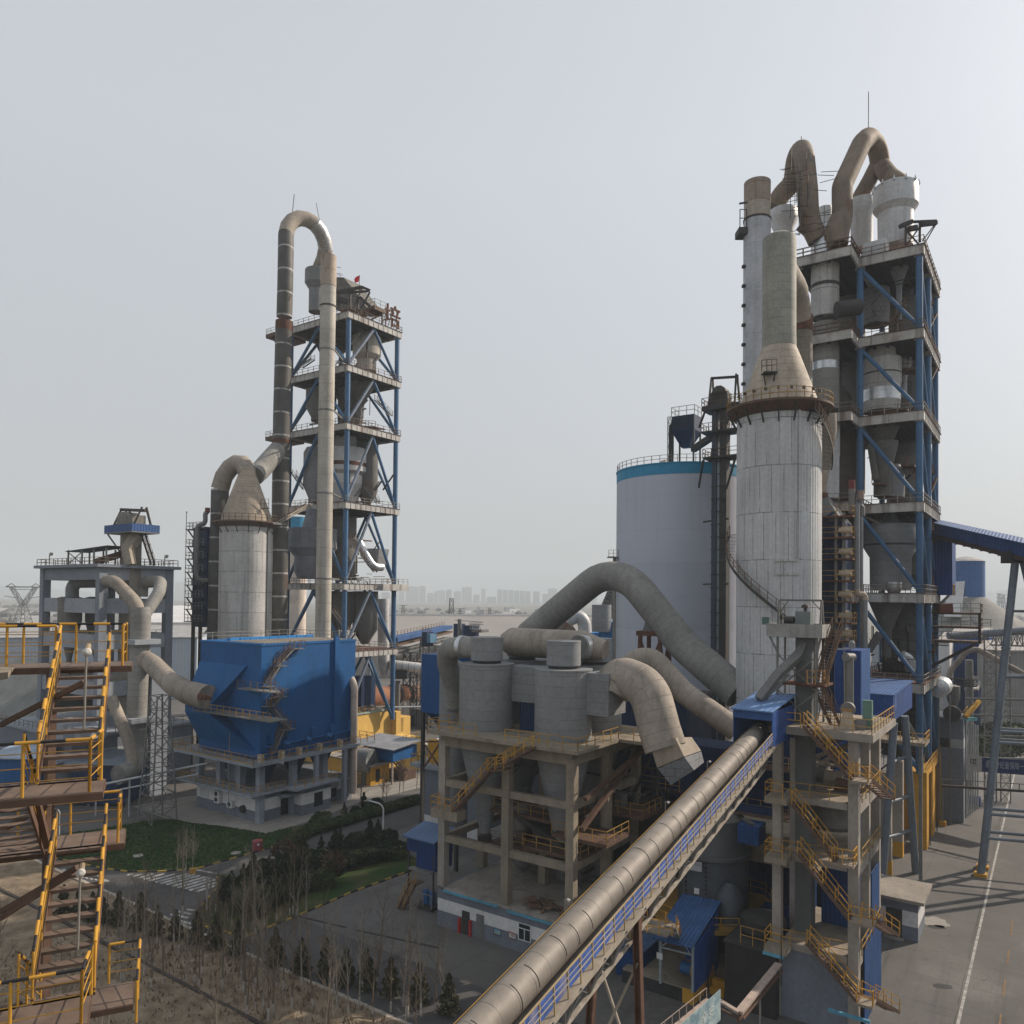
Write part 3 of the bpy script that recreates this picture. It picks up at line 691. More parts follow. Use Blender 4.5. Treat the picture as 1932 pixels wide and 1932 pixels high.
# canopy over the roof conveyor
c0 = at(cA(735, 630), 131); f = Fr(c0); T = Thing('roof_canopy', 'low dark canopy on posts over a belt conveyor on the frame tower roof', 'canopy', (c0[0], c0[1], GZ+.15))
zc = zof(c0, cA(0, 525)[1])
T.part('canopy_sheet', MB().hexa([f(a_, b_, zc+dz+.12*k) for k in (0, 1) for a_, b_, dz in ((-7.5, -1.8, -.3), (6.6, -1.8, .3), (6.6, 2.2, .3), (-7.5, 2.2, -.3))]), steel_d)
for a_ in (-6.8, -2, 2, 6):
    for b_ in (-1.6, 2.0): T.part('post', MB().bar(f(a_, b_, GZ), f(a_, b_, zc), .22), steel_g)
pm = MB()
pm.bar(f(-6.8, -1.6, GZ+.4), f(-2, -1.6, zc-.4), .12); pm.bar(f(-6.8, -1.6, zc-.4), f(-2, -1.6, GZ+.4), .12); T.part('cross_brace', pm, steel_g)
solo('belt_conveyor', MB().bar(at(cA(720, 620), 130.5), at(cA(930, 555), 130.5), 1.3, .9), brownp, 'short sloping brown belt conveyor under the roof canopy', 'conveyor')
def lamp(px0, px1, d, label, grp=None, arm=.8, r=.08):
    p = at(px0, d); q = at(px1, d); q = V3(p[0], p[1], q[2]); T = Thing('floodlight', label, 'lamp', p, grp)
    pl = MB().rod(p, q, r, 6); pl.bar(q, q+V3(arm*.4, -.1, .05), r*1.4); T.part('pole', pl, rail_g)
    T.part('lamp_head', MB().tube([q+V3(arm*.1, 0, -.02), q+V3(arm*.3, -.1, -.1), q+V3(arm*.55, -.2, -.2)], [.1, .28, .34], 10), lampg)
g_ = 'pole lamps on the frame tower roof'
lamp(cA(372, 634), cA(375, 552), 134, 'thin pole lamp at the corner of the frame tower roof', g_); lamp(cA(1243, 650), cA(1241, 570), 133, 'thin pole lamp at the corner of the frame tower roof', g_)
# cyclones in the frame
def cyclone(name, label, c, prof, mm, grp=None, cat='cyclone', pipes=None, n=32, extra=None):
    T = Thing(name, label, cat, (c[0], c[1], min(p[1] for p in prof)), grp)
    T.part('shell', MB().lathe(c[:2], prof, n), mm)
    if extra:
        for nm, mb, m_ in extra: T.part(nm, mb, m_)
    return T
for k, (px, d, lab) in enumerate(((528, 133, 'dark cyclone hanging in the frame tower beside its outer column'), (735, 137, 'dark cyclone hanging behind the corner column of the frame tower'))):
    c = at(cA(px, 1000), d); r = 82*.25/1450*d*1.0
    zt = zof(c, cA(0, 890)[1]); z1 = zof(c, cA(0, 1060)[1]); z2 = zof(c, cA(0, 1345)[1])
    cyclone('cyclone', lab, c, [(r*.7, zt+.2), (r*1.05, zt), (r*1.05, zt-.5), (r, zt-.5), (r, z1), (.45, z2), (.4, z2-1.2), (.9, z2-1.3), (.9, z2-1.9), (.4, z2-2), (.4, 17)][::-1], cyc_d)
d0 = 135
pt = [at(cA(545, 900), 133), at(cA(545, 770), 133), at(cA(760, 768), 133), at(cA(900, 775), 129)]
solo('riser_duct', MB().tube(fil(pt, 2.6, 6), 1.05, 16), mat('frame_duct_grey', (.17, .18, .185), .6, streak=.3, seam=(9, 1.3, .03, .5)), 'grey gooseneck duct rising from a cyclone inside the frame tower', 'duct')
dY = 121.5; R = 70*.25/1450*dY
main = [at(cA(1020, 1400), dY), at(cA(1060, 1230), dY), at(cA(1062, 1010), dY)]
T = Thing('forked_duct', 'pale forked Y duct in front of the grey frame tower', 'duct', at(cA(1040, 1830), dY))
base = at(cA(1040, 1990), dY)
T.part('trunk_duct', MB().tube([at(cA(1030, 1900), dY), at(cA(1045, 1480), dY), at(cA(1058, 1240), dY), at(cA(1063, 1040), dY), at(cA(1062, 960), dY)], [R*1.0, R*1.02, R, R*1.02, R*.95], 22), duct_g)
T.part('branch_duct', MB().tube(fil([at(cA(790, 765), dY+4), at(cA(870, 765), dY+1.5), at(cA(1030, 940), dY), at(cA(1060, 1075), dY)], 3.2, 6), [R*.62]+[R*.66]*7+[R*.74]*7+[R*.9], 20), duct_t)
T.part('branch_duct', MB().tube(fil([at(cA(1070, 880), dY+9), at(cA(1075, 775), dY+9), at(cA(1215, 765), dY+6.5), at(cA(1200, 850), dY+3), at(cA(1075, 1040), dY)], 2.4, 6), [R*.66]*26, 20), duct_g)
for v in (1220, 1805):
    c = at(cA(1060 if v < 1300 else 1035, v), dY); T.part('support_collar', MB().cbox(c-Z*.35, R*3.0, R*2.9, .75, -TH), gbeam)
solo('duct_pier', MB().box(Fr(at(cA(1170, 1700), 124)), -1.4, 1.4, -1.4, 1.4, 0, 20), concg, 'plain square grey pier behind the tan duct elbow', 'pier')
# S shaped tan duct into the filter house
S_ = [at(cA(1040, 1330), dY), at(cA(1130, 1370), dY-.5), at(cA(1290, 1530), 117), at(cA(1420, 1605), 113), at(cA(1570, 1640), 110.5)]
rs = 80*.25/1450*118
pth = fil(S_, 7, 5)
T = Thing('inlet_duct', 'fat tan S shaped duct running into the blue filter house', 'duct', at(cA(1570, 1700), 111))
T.part('duct_body', MB().tube(pth, [rs*(.82+.26*i/(len(pth)-1)) for i in range(len(pth))], 26), duct_t)
hz = MB(); 
for k in range(3):
    c = at(cA(1520+k*34, 1635+k*5), 107.2-k*.3); hz.tube([c, c-A*.35], .5-.1*k, 8)
T.part('hatch', hz, rustm)
# dropper duct and bend at the foot of the frame
pd = [at(cA(835, 1640), 118), at(cA(960, 1935), 117), at(cB(900, 180), 117), at(cB(850, 265), 116)]
solo('dropper_duct', MB().tube(fil(pd, 3, 4), .85, 16), duct_t, 'slim tan duct sloping down in front of the mill house', 'duct')
pd = [at(cA(1035, 1890), dY), at(cB(930, 120), dY), at(cB(870, 240), 116.5), at(cB(790, 262), 114.5)]
solo('bend_duct', MB().tube(fil(pd, 3, 4), 1.45, 18), duct_g, 'grey duct bend at the foot of the forked duct', 'duct')
# lattice mast under the tan duct
lp = gnd(cM(700, 430)); T = Thing('lattice_mast', 'tall pale lattice mast standing on the lawn edge under the tan duct', 'mast', lp)
zt = zof(lp, cA(0, 1625)[1]); T.part('mast_frame', MB().lattice(lp, V3(lp[0], lp[1], zt), X, 3.7, 9, .17, w2=1.8), steel_g)
# blue lean-to sheds left of it and small yellow lagged pipe rack
for (pa, pb, d, h0, lab) in ((cB(470, 190), cB(850, 190), 116, 6.3, 'dark blue open shed below the mill house with a grey roof'), (cB(-60, 150), cB(225, 150), 114, 9.0, 'bright blue corrugated shed behind the yellow stair')):
    p = at(pa, d); q = at(pb, d); p[2] = q[2] = 0; dd = (q-p)/np.linalg.norm(q-p); nn = np.array([-dd[1], dd[0], 0]); L = np.linalg.norm(q-p); h0 = zof(p, pa[1])
    T = Thing('blue_shed', lab, 'shed', p)
    w = MB(); w.hexa([p+Z*.4, q+Z*.4, q+nn*6+Z*.4, p+nn*6+Z*.4, p+Z*h0, q+Z*h0, q+nn*6+Z*(h0+.6), p+nn*6+Z*(h0+.6)]); T.part('wall', w, blue if d < 115 else blue_d)
    r = MB(); r.slab([p-dd*.6-nn*.8+Z*(h0+.05), q+dd*.6-nn*.8+Z*(h0+.05), q+dd*.6+nn*6.6+Z*(h0+.9), p-dd*.6+nn*6.6+Z*(h0+.9)], Z*.15); T.part('roof', r, mat('grey_blue_roof', (.20, .24, .29), .6, corr=.5) if d > 115 else mat('sky_blue_roof', (.32, .40, .50), .55, corr=.5, streak=.2))
    for k in range(4): T.part('post', MB().bar(p+dd*L*k/3.+Z*0+nn*.2, p+dd*L*k/3.+nn*.2+Z*(h0-5), .3), steel_g)
pipe = MB(); pipe.rod(at(cB(640, 335), 110), at(cB(1390, 183), 113), .16, 8); pipe.rod(at(cB(480, 425), 109), at(cB(1330, 255), 113), .12, 8)
for x, y, y2 in ((870, 290, 545), (645, 345, 560)):
    p = at(cB(x, y), 111); pipe.bar(V3(p[0], p[1], 0), p, .18)
solo('service_pipe', pipe, mat('lagged_pipe', (.42, .44, .46), .5, metal=.3), 'pair of thin lagged service pipes crossing above the lawn on posts', 'pipe')

# ================================================================== BLUE FILTER HOUSE
bN = gnd((487, 1555)); bF = Fr(bN); LA, LB = 15.3, 17.8      # left face length (a from -LA to 0), right face length (b 0..LB)
bx = lambda *a: MB().box(bF, *a)
T = Thing('filter_house', 'big bright blue sheet filter house on a grey and white ground floor', 'building', (bN[0], bN[1], 0))
Zs1, Zs2, Z0, Z1 = 4.3, 8.7, 9.0, 24.8
# ground floor, three paint bands
for (z0, z1, mm) in ((0, 1.55, greyw), (1.55, 3.2, white), (3.2, Zs1-.3, greyw)):
    T.part('wall', bx(-LA+.2, -.25, .25, 4.0, z0, z1), mm); T.part('wall', bx(-LA+.2, 1.8, 6.2, 11.6, z0, z1), mm); T.part('wall', bx(-LA+.2, -1.2, 4.0, LB-1, z0, z1), mm)
T.part('door', bx(-1.2, -1.14, 4.3, 6.1, 0, 2.3), steel_d); T.part('window', bx(1.8, 1.84, 8.4, 10.0, .9, 2.9), winm); T.part('window', bx(-1.2, -1.14, 12.6, 15.4, .6, 1.9), winm)
T.part('canopy', bx(-1.2, 1.4, 3.4, 6.2, 3.15, 3.3), concg); T.part('canopy', bx(-1.2, 1.3, 12.4, 15.8, 3.6, 3.75), concg)
T.part('balcony', bx(-LA-2.0, .6, -1.7, 4.2, Zs1-.3, Zs1), concg); T.part('balcony', bx(-LA, 2.6, 4.2, 12.6, Zs1-.3+.02, Zs1+.02), concg)
for q in ([bF(-LA-1.9, -1.6, Zs1), bF(.5, -1.6, Zs1), bF(.5, 4.1, Zs1)], [bF(2.5, 4.3, Zs1), bF(2.5, 12.5, Zs1), bF(-1, 12.5, Zs1)], [bF(-LA-1.9, -1.6, Zs1), bF(-LA-1.9, 6, Zs1)]): T.part('railing', MB().rail(q, 1.1, 1.6, .08), yel_d)
for a_ in (-LA+.5, -9.6, -4.8, -.35):
    for b_ in (.5, 6.2, 12, LB-.8):
        if a_ in (-9.6, -4.8) and b_ not in (.5,): continue
        T.part('column', bx(a_-.45, a_+.45, b_-.45, b_+.45, 0 if a_ == -.35 else Zs1, Zs2-.35), concg)
for b_ in (9.2, 14.8): T.part('column', bx(.9, 1.5, b_-.3, b_+.3, Zs1 if b_ < 10 else 0, Zs2-.35), concg)
T.part('slab', bx(-LA-2.6, 1.6, -2.2, LB+3.2, Zs2-.35, Zs2+.1), concg)
T.part('slab_curb', bx(-LA-2.6, 1.62, -2.22, -2.0, Zs2+.1, Zs2+.22), mat('curb_yellow', (.33, .22, .08), .8, var=.3))
T.part('railing', MB().rail([bF(-LA-2.5, 3, Zs2+.1), bF(-LA-2.5, -2.1, Zs2+.1), bF(1.5, -2.1, Zs2+.1), bF(1.5, LB+3.1, Zs2+.1), bF(-2, LB+3.1, Zs2+.1)], 1.15, 1.55, .08), yel_d)
hp = MB()
for a_ in (-11.5, -4): hp.tube([bF(a_, 4, Zs2-.3), bF(a_, 4, Zs1+.3)], [3.2, .6], 4)
for b_ in (9, 14): hp.tube([bF(-3.4, b_, Zs2-.3), bF(-3.4, b_, Zs1+.3)], [3., .6], 4)
T.part('ash_hopper', hp, blue_d)
T.part('electrical_room', bx(-10.6, -6, 2.2, 6, Zs1, Zs1+3.6), concg)
# body
body = bx(-LA+.9, .1, 0, LB, Z0, Z1); T.part('body', body, blue)
bl2 = mat('blue_sheet_plain', (.004, .102, .30), .66, var=.18, seam=(2.4, 5, .035, .3), streak=.45, scol=(.02, .09, .22), scale=.12)
# inlet plenum on the short face: a sloping hood over a stepped box and a hopper below it
hood = MB(); b0 = -.02
P_ = lambda a_, b_, z: bF(a_, b_, z)
zA = 21.9; zB = 16.2
hood.hexa([P_(-LA+.9, -2.4, zB), P_(-8.0, -2.4, zB), P_(-8.0, b0, zB), P_(-LA+.9, b0, zB), P_(-LA+.9, -.1, zA), P_(-3.0, -.1, zA), P_(-3.0, b0, zA), P_(-LA+.9, b0, zA)])
T.part('inlet_hood', hood, bl2)
pl = MB().box(bF, -LA+.9, -8.0, -2.4, b0, 14.6, zB); T.part('inlet_plenum', pl, bl2)
lo_ = MB(); lo_.hexa([P_(-LA+.9, -.1, 10.4), P_(-.6, -.1, 10.0), P_(-.6, b0, 10.0), P_(-LA+.9, b0, 10.4), P_(-LA+.9, -2.4, 14.6), P_(-8.0, -2.4, 14.6), P_(-8.0, b0, 14.6), P_(-LA+.9, b0, 14.6)]); T.part('inlet_hopper', lo_, bl2)
T.part('parapet_trim', bx(-LA+.8, .2, -.12, LB+.1, Z1, Z1+.3), bl2)
T.part('down_pipe', bx(.1, .55, 13.2, 14.0, Z0, Z1+.9), blue)
jb = MB()
for b_ in (1.4, 4.3, 9.0, 12.6, 16.4): jb.box(bF, .12, .6, b_, b_+.7, 11.0, 12.3)
jb.rod(bF(.45, .6, 10.6), bF(.45, LB-.4, 10.9), .14, 8)
for b_ in (4, 8, 12): jb.tube([bF(.5, b_, 10.4), bF(.9, b_, 10.9)], .45, 8)
T.part('valve_boxes', jb, bl2)
for b_ in (-.9, 2.6, 5.7, 9.6, 13.6): T.part('concrete_pedestal', bx(.75, 1.5, b_, b_+.6, Zs2+.1, Zs2+1.2), cream)
# roof gear
rg_ = MB(); rg_.rail([bF(-LA+1, .1, Z1+.3), bF(-LA+1, LB, Z1+.3), bF(0, LB, Z1+.3)], 1.1, 1.8, .08); T.part('railing', rg_, rail_g)
pv = MB()
for k in range(9): pv.box(bF, -9.6+k*.02, -8.9+k*.02, 1.2+k*1.75, 2.85+k*1.75, Z1+.3, Z1+.75)
T.part('roof_fan_box', pv, blue_l)
sl_ = MB()
for k in range(26): sl_.box(bF, -9.5, -.6, 1+k*.62, 1.35+k*.62, Z1+.3, Z1+.38)
T.part('roof_grating', sl_, steel_p)
# zig-zag stair on the long face
def onface(px, a_):   # photo pixel on the vertical plane a = const of the filter house frame
    r = ray(*px); o = bF(a_, 0, 0); t = ((o-CAM)@X)/(r@X); return CAM+r*t
zz = [((945, 250), (830, 372)), ((835, 385), (755, 510)), ((800, 540), (868, 603)), ((850, 605), (775, 672)), ((800, 690), (918, 838)), ((868, 842), (795, 1010))]
for p, q in zz: stair(T, onface(cE(*p), .25), onface(cE(*q), .25), X, 1.0, steel_g, rail_r, True, rw=.06)
for (x0, x1, y) in ((930, 1015, 255), (815, 890, 380), (735, 800, 528), (810, 890, 605), (735, 800, 672), (855, 945, 842)):
    ld = MB(); lr = MB(); p = onface(cE(x0, y), .25); q = onface(cE(x1, y), .25); q[2] = p[2]; ld.hexa([p-Z*.1, p+X*1.1-Z*.1, q+X*1.1-Z*.1, q-Z*.1, p, p+X*1.1, q+X*1.1, q]); lr.rail([p+X*1.1, q+X*1.1, q], 1.1, 1., .06)
    ld.bar((p+q)/2+X*1.0-Z*.1, (p+q)/2-Z*1.2-X*.1, .08)
    lo2 = T.part('stair_landing', ld, steel_g); T.part('landing_rail', lr, rail_r, lo2)
# walkways on the short face
for (x0, x1, y, b_) in ((562, 800, 541, -1.6), (238, 800, 697, -2.9)):
    def onb(px):
        r = ray(*px); o = bF(0, b_, 0); t = ((o-CAM)@A)/(r@A); return CAM+r*t
    p = onb(cE(x0, y)); q = onb(cE(x1, y-6)); q[2] = p[2]
    w = MB(); w.hexa([p-Z*.16, q-Z*.16, q+A*(-b_)-Z*.16, p+A*(-b_)-Z*.16, p, q, q+A*(-b_), p+A*(-b_)]); T.part('walkway', w, steel_g); T.part('walkway_rail', MB().rail([p, q], 1.1, 1.5, .07), yel_d if x0 < 300 else rail_r)
# small wall units
T2 = Thing('air_conditioner', 'white two fan air conditioner on the filter house wall', 'air conditioner', bF(-9.2, .2, 1.4))
T2.part('casing', bx(-9.9, -8.7, -.35, .24, 1.5, 3.3), white)
for z in (2.0, 2.85):
    T2.part('fan_grille', MB().tube([bF(-9.4, -.36, z), bF(-9.4, -.40, z)], .33, 14), blk)
T2 = Thing('air_conditioner', 'small white single fan air conditioner on the filter house wall', 'air conditioner', bF(-6.4, .2, 1.2))
T2.part('casing', bx(-6.9, -5.7, -.3, .24, 1.3, 2.3), white); T2.part('fan_grille', MB().tube([bF(-6.3, -.31, 1.8), bF(-6.3, -.35, 1.8)], .36, 14), blk)
solo('wall_fan', MB().tube([bF(-3.6, .24, 1.5), bF(-3.6, -.2, 1.5)], .52, 16), steel_d, 'round dark extractor fan low on the filter house wall', 'fan')
solo('wall_sign', bx(-14.2, -12.0, .19, .245, 1.7, 3.0), mat('sign_white', (.50, .51, .52), .7), 'pale framed notice board on the filter house wall', 'sign')
solo('door_sign', bx(-1.14, -1.08, 4.2, 5.2, 2.5, 2.95), mat('sign_white', (.5, .51, .52)), 'small white sign above the filter house doors', 'sign')
lightning = MB().rod(bF(-4.2, -1.9, 0), bF(-4.2, -1.9, Z1-12.2), .05, 5); solo('down_conductor', lightning, rail_g, 'thin grey conductor rod rising past the filter house slabs', 'rod')
# ================================================================== PREHEATER TOWER (beyond the filter house)
def preheater(name, label, N, a0, a1, b0, b1, levels, zbase, cr, colm, brm, brm2, deckspec, chev, colpts=None):
    f = Fr(N); T = Thing(name, label, 'tower', (N[0], N[1], 0))
    cp = colpts or [(a1, b0), (a0, b0), (a1, b1), (a0, b1)]
    ztop = max(levels)
    for a_, b_ in cp:
        cl = MB().tube([f(a_, b_, zbase), f(a_, b_, ztop)], cr, 16); cl.cm = 1
        for z in levels: cl.tube([f(a_, b_, z-1.35), f(a_, b_, z-1.3), f(a_, b_, z-1.2), f(a_, b_, z+.05)], [cr*1.0, cr*1.55, cr*1.25, cr*1.25], 16)
        T.part('column', cl, [colm, beam_p])
    for z in levels:
        for (da0, da1, db0, db1) in deckspec:
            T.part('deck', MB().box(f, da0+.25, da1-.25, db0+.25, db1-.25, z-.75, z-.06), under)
            eb = MB()
            eb.box(f, da0, da1, db0, db0+.25, z-1.2, z); eb.box(f, da0, da1, db1-.25, db1, z-1.2, z)
            eb.box(f, da0, da0+.25, db0+.25, db1-.25, z-1.2, z); eb.box(f, da1-.25, da1, db0+.25, db1-.25, z-1.2, z)
            n = int((db1-db0)/1.35)
            for k in range(1, n): q = db0+(db1-db0)*k/n; eb.box(f, da1, da1+.09, q-.05, q+.05, z-1.15, z-.05)
            n = int((da1-da0)/1.35)
            for k in range(1, n): q = da0+(da1-da0)*k/n; eb.box(f, q-.05, q+.05, db0-.09, db0, z-1.15, z-.05)
            fl = MB(); fl.box(f, da0-.15, da1+.15, db0-.15, db1+.15, z, z+.06); eb_o = T.part('edge_beam', eb, beam_p); T.part('deck_lip', fl, rustm, eb_o)
            jo = MB()
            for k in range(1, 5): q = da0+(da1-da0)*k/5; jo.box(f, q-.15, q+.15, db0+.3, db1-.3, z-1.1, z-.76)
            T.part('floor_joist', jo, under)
            T.part('railing', MB().rail([f(da0, db1, z+.06), f(da0, db0, z+.06), f(da1, db0, z+.06), f(da1, db1, z+.06), f(da0, db1, z+.06)], 1.1, 1.6, .08), rail_r if z > 60 else rail_g)
    zs = [zbase]+sorted(levels)
    for z0, z1 in zip(zs[:-1], zs[1:]):
        for k, (p, q, kind) in enumerate(chev):
            lo = z0+.3; hi = z1-1.3
            A0 = f(*p, lo); A1 = f(*q, lo); B0 = f(*p, hi); B1 = f(*q, hi); mid = (B0+B1)/2
            if kind == 'V':
                T.part('brace', MB().tube([mid, A0], cr*.62, 10), brm2 if k == 0 else brm); T.part('brace', MB().tube([mid, A1], cr*.62, 10), brm)
            elif kind == 'D': T.part('brace', MB().tube([B0, A1], cr*.66, 10), brm)
    return T, f
lN = at((650, 1125), 150); LV = [87.7, 77.2, 65.8, 50.3, 34.4, 21.1]
LT, lF = preheater('preheater_tower', 'tall open steel preheater tower with blue columns behind the blue filter house', lN, -17.2, 0, 0, 13.75, LV, 6.3, .5, bluec, bluec, blueg,
    [(-17.6, .7, -.7, 14.4)], [((0, 0), (0, 13.75), 'V'), ((0, 0), (-17.2, 0), 'V'), ((-17.2, 0), (-17.2, 13.75), 'V'), ((-17.2, 13.75), (0, 13.75), 'V')])
for z, w_ in ((86.9, 6.2), (65.2, 5.8)):
    T_ = MB().box(lF, -16.05-w_, -17.65, -2.6, 4.2, z-.9, z-.1); LT.part('side_platform', T_, brownp)
    LT.part('railing', MB().rail([lF(-16.05, -2.5, z-.1), lF(-16-w_, -2.5, z-.1), lF(-16-w_, 4.1, z-.1)], 1.1, 1.5, .08), rail_g)
    k_ = MB(); k_.bar(lF(-16-w_*.75, -2, z-.9), lF(-16.4, 0, z-8), .3); k_.bar(lF(-16.2-w_*.2, -2.2, z-.9), lF(-16.4, 0, z-8), .3); LT.part('bracket', k_, steel_d)
LT.part('side_platform', MB().box(lF, .72, 1.6, 9, 16.5, 33.2, 34.5), beam_p); LT.part('railing', MB().rail([lF(1.5, 9, 34.5), lF(1.5, 16.4, 34.5)], 1.1, 1.5, .08), rail_g)
# stairs on the tower
def st(T, p, q, d0, d1, side=A, w=1.0, rr=rail_r, ms=steel_g): return stair(T, at(p, d0), at(q, d1), side, w, ms, rr, rw=.07)
st(LT, cC(1425, 1145), cC(1318, 1270), 156, 154); st(LT, cD(1285, 1110), cD(1385, 1245), 153, 155); st(LT, cD(1400, 1250), cD(1505, 1385), 155, 157)
st(LT, cD(1430, 700), cD(1525, 830), 157, 159); st(LT, cC(1510, 1715), cC(1630, 1840), 157, 159); st(LT, cD(1160, 1690), cD(1290, 1860), 150, 152); st(LT, cC(905, 1450), cC(1000, 1385), 158, 158)
st(LT, cD(850, 600), cD(935, 720), 158, 158)
for (x0, x1, y, d) in ((1165, 1410, 1115, 158), (1240, 1520, 1690-1500+2, 158)):
    p = at(cD(x0, y), d); q = at(cD(x1, y), d+2); q[2] = p[2]
    w = MB(); w.hexa([p-Z*.25, q-Z*.25, q+A*3-Z*.25, p+A*3-Z*.25, p, q, q+A*3, p+A*3]); lo2 = LT.part('inner_platform', w, brownp); LT.part('platform_rail', MB().rail([p, q], 1.1, 1.4, .08), rail_r, lo2)

def pz(fn, y, c): return zof(c, fn(0, y)[1])
def px2r(w, d): return w/FP*d
def vessel(fn, x, d, prof, mm, label, name='cyclone', grp=None, n=32, k=.2344, extra=()):
    """prof: (half width in crop px, crop y) from top to bottom"""
    c = at(fn(x, 0), d); u0 = fn(x, prof[len(prof)//2][1]); c = at(u0, d)
    pr = [(w*k/FP*d, pz(fn, y, c)) for w, y in prof][::-1]
    T = Thing(name, label, 'cyclone' if 'cyclone' in name else 'vessel', (c[0], c[1], pr[0][1]), grp)
    T.part('shell', MB().lathe(c[:2], pr, n), mm)
    for rr, y0, y1, m2 in extra: T.part('band', MB().lathe(c[:2], [(rr*k/FP*d, pz(fn, y1, c)), (rr*k/FP*d, pz(fn, y0, c))], n), m2)
    return T, c
vessel(cC, 1048, 158, [(90, 672), (96, 680), (96, 780), (62, 830), (62, 1012)], cyc_c, 'pale grey cyclone standing on the top deck under the gooseneck duct')
T, c = vessel(cC, 1450, 160, [(60, 1170), (90, 1205), (114, 1215), (114, 1345), (112, 1362), (78, 1400), (78, 1490)], cyc_o, 'big cream cyclone drum under the top deck of the filter side tower')
vessel(cC, 1400, 160, [(110, 1500), (110, 1610), (30, 1740), (26, 1860)], cyc_d, 'dark cone hanging under the second deck of the filter side tower')
vessel(cC, 1080, 162, [(120, 1640), (122, 1780), (78, 1860), (78, 1890)], cyc_d, 'grey drum behind the tall stack on the third storey')
vessel(cD, 1275, 160, [(92, 230), (92, 388), (150, 392), (178, 402), (178, 585), (146, 610), (144, 690), (110, 800), (110, 830)], cyc_w, 'wide white patched cyclone drum in the middle of the filter side tower', extra=((179.5, 515, 545, rustm), (146, 612, 682, white)))
vessel(cC, 1290, 164, [(75, 1620), (75, 1880)], cyc_c, 'upright pale grey riser behind the near blue column', 'riser_vessel')
vessel(cD, 1062, 160, [(100, 390), (122, 430), (122, 690), (80, 790), (80, 830)], cyc_c, 'pale grey cyclone half hidden behind the tall stack on the fourth storey')
vessel(cD, 1010, 154, [(45, 880), (85, 1030), (196, 1040), (196, 1195), (140, 1262), (140, 1380), (110, 1440)], mat('vessel_blue_grey', (.17, .185, .215), .5, streak=.4, seam=(3, 2, .04, .5)), 'large blue grey drum beside the tall stack on the lower storeys')
vessel(cD, 1250, 161, [(110, 950), (110, 1440)], cyc_d, 'dark riser cylinder behind the stairs of the filter side tower', 'riser_vessel')
vessel(cD, 1270, 160, [(95, 1540), (100, 1640), (100, 1700), (40, 1850)], cyc_d, 'grey calciner vessel under the lowest pale deck', 'calciner_vessel')
solo('feed_hopper', MB().hexa([at(cD(x_, y_), 160)+A*k for k, y_ in ((0, 1330),) for x_ in (1470, 1525)]+[at(cD(1525, 1330), 160)+A*3, at(cD(1470, 1330), 160)+A*3]+[at(cD(1450, 1195), 160), at(cD(1535, 1195), 160), at(cD(1535, 1195), 160)+A*3.5, at(cD(1450, 1195), 160)+A*3.5]), cyc_c, 'small pale grey feed hopper on the lower deck near the silver bend', 'hopper')
solo('silver_bend', MB().tube(fil([at(cD(1375, 1120), 157), at(cD(1430, 1230), 157), at(cD(1500, 1345), 157), at(cD(1570, 1345), 159)], 2.5, 5), 2.2*.38, 14), silv, 'shiny aluminium clad bend on the lower deck', 'duct')
solo('return_duct', MB().tube(fil([at(cC(1375, 1890), 159), at(cC(1385, 1760), 159), at(cC(1440, 1700), 159)], 1.5, 4), .75, 12), steel_g, 'small dark duct curling under a cyclone in the filter side tower', 'duct')
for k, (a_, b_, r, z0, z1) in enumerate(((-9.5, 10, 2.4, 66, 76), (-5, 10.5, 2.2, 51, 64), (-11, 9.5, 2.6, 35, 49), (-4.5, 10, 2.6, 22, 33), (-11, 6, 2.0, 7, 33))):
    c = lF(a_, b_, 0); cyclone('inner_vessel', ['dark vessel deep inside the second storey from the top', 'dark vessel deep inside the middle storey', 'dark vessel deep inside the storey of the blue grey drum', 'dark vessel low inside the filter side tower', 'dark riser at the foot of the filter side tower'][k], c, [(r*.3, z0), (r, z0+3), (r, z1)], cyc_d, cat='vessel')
tg = MB(); rq = random.Random(8)
for k in range(90):
    z = rq.choice(LV[1:])+rq.uniform(.3, 6); p = lF(rq.uniform(-15, -1), rq.uniform(3, 12), z); d_ = [X, A, Z, X*.7+Z*.7, A*.7-Z*.7][rq.randrange(5)]; tg.bar(p, p+d_*rq.uniform(1.5, 5), rq.choice([.1, .15, .25]))
LT.part('steelwork', tg, steel_d)
# gooseneck and dark duct
GP = [(798, 520), (799, 390), (815, 322), (850, 277), (905, 254), (968, 263), (1030, 300), (1076, 360), (1106, 430), (1118, 500), (1100, 580), (1060, 668)]
pth = [at(cC(*p), 147+11*i/11.) for i, p in enumerate(GP)]
T = Thing('gooseneck_duct', 'tall dark duct with pale clamp rings curling over as a gooseneck', 'duct', (pth[0][0], pth[0][1], 0))
r0 = 62*.2344/FP*147
dx = lambda y: at(cD(765-(y-100)*.0145, y), 147)
T.part('lower_pipe', MB().tube([V3(dx(1880)[0], dx(1880)[1], 14), dx(1500), dx(800), dx(100), at(cC(783, 1150), 147)], r0*1.08, 22), duct_d)
T.part('upper_pipe', MB().tube([at(cC(786, 1050), 147), at(cC(793, 800), 147), pth[0], pth[1]], r0, 22), duct_d)
T.part('rust_band', MB().tube([at(cC(783, 1160), 147), at(cC(785, 1085), 147)], r0*1.1, 22), rustm)
T.part('rust_band', MB().tube([dx(350), dx(320)], r0*1.14, 22), rustm)
T.part('bend', MB().tube(pth[1:7], r0, 22), duct_t); T.part('silver_bend', MB().tube(pth[6:10], r0*1.01, 22), mat('torn_aluminium', (.48, .48, .47), .35, metal=.6, seam=(1.2, .5, .05, .7), rust=.35, var=.3)); T.part('tail', MB().tube(pth[9:], [r0*1.0, r0*.97, r0*.9], 22), duct_t)
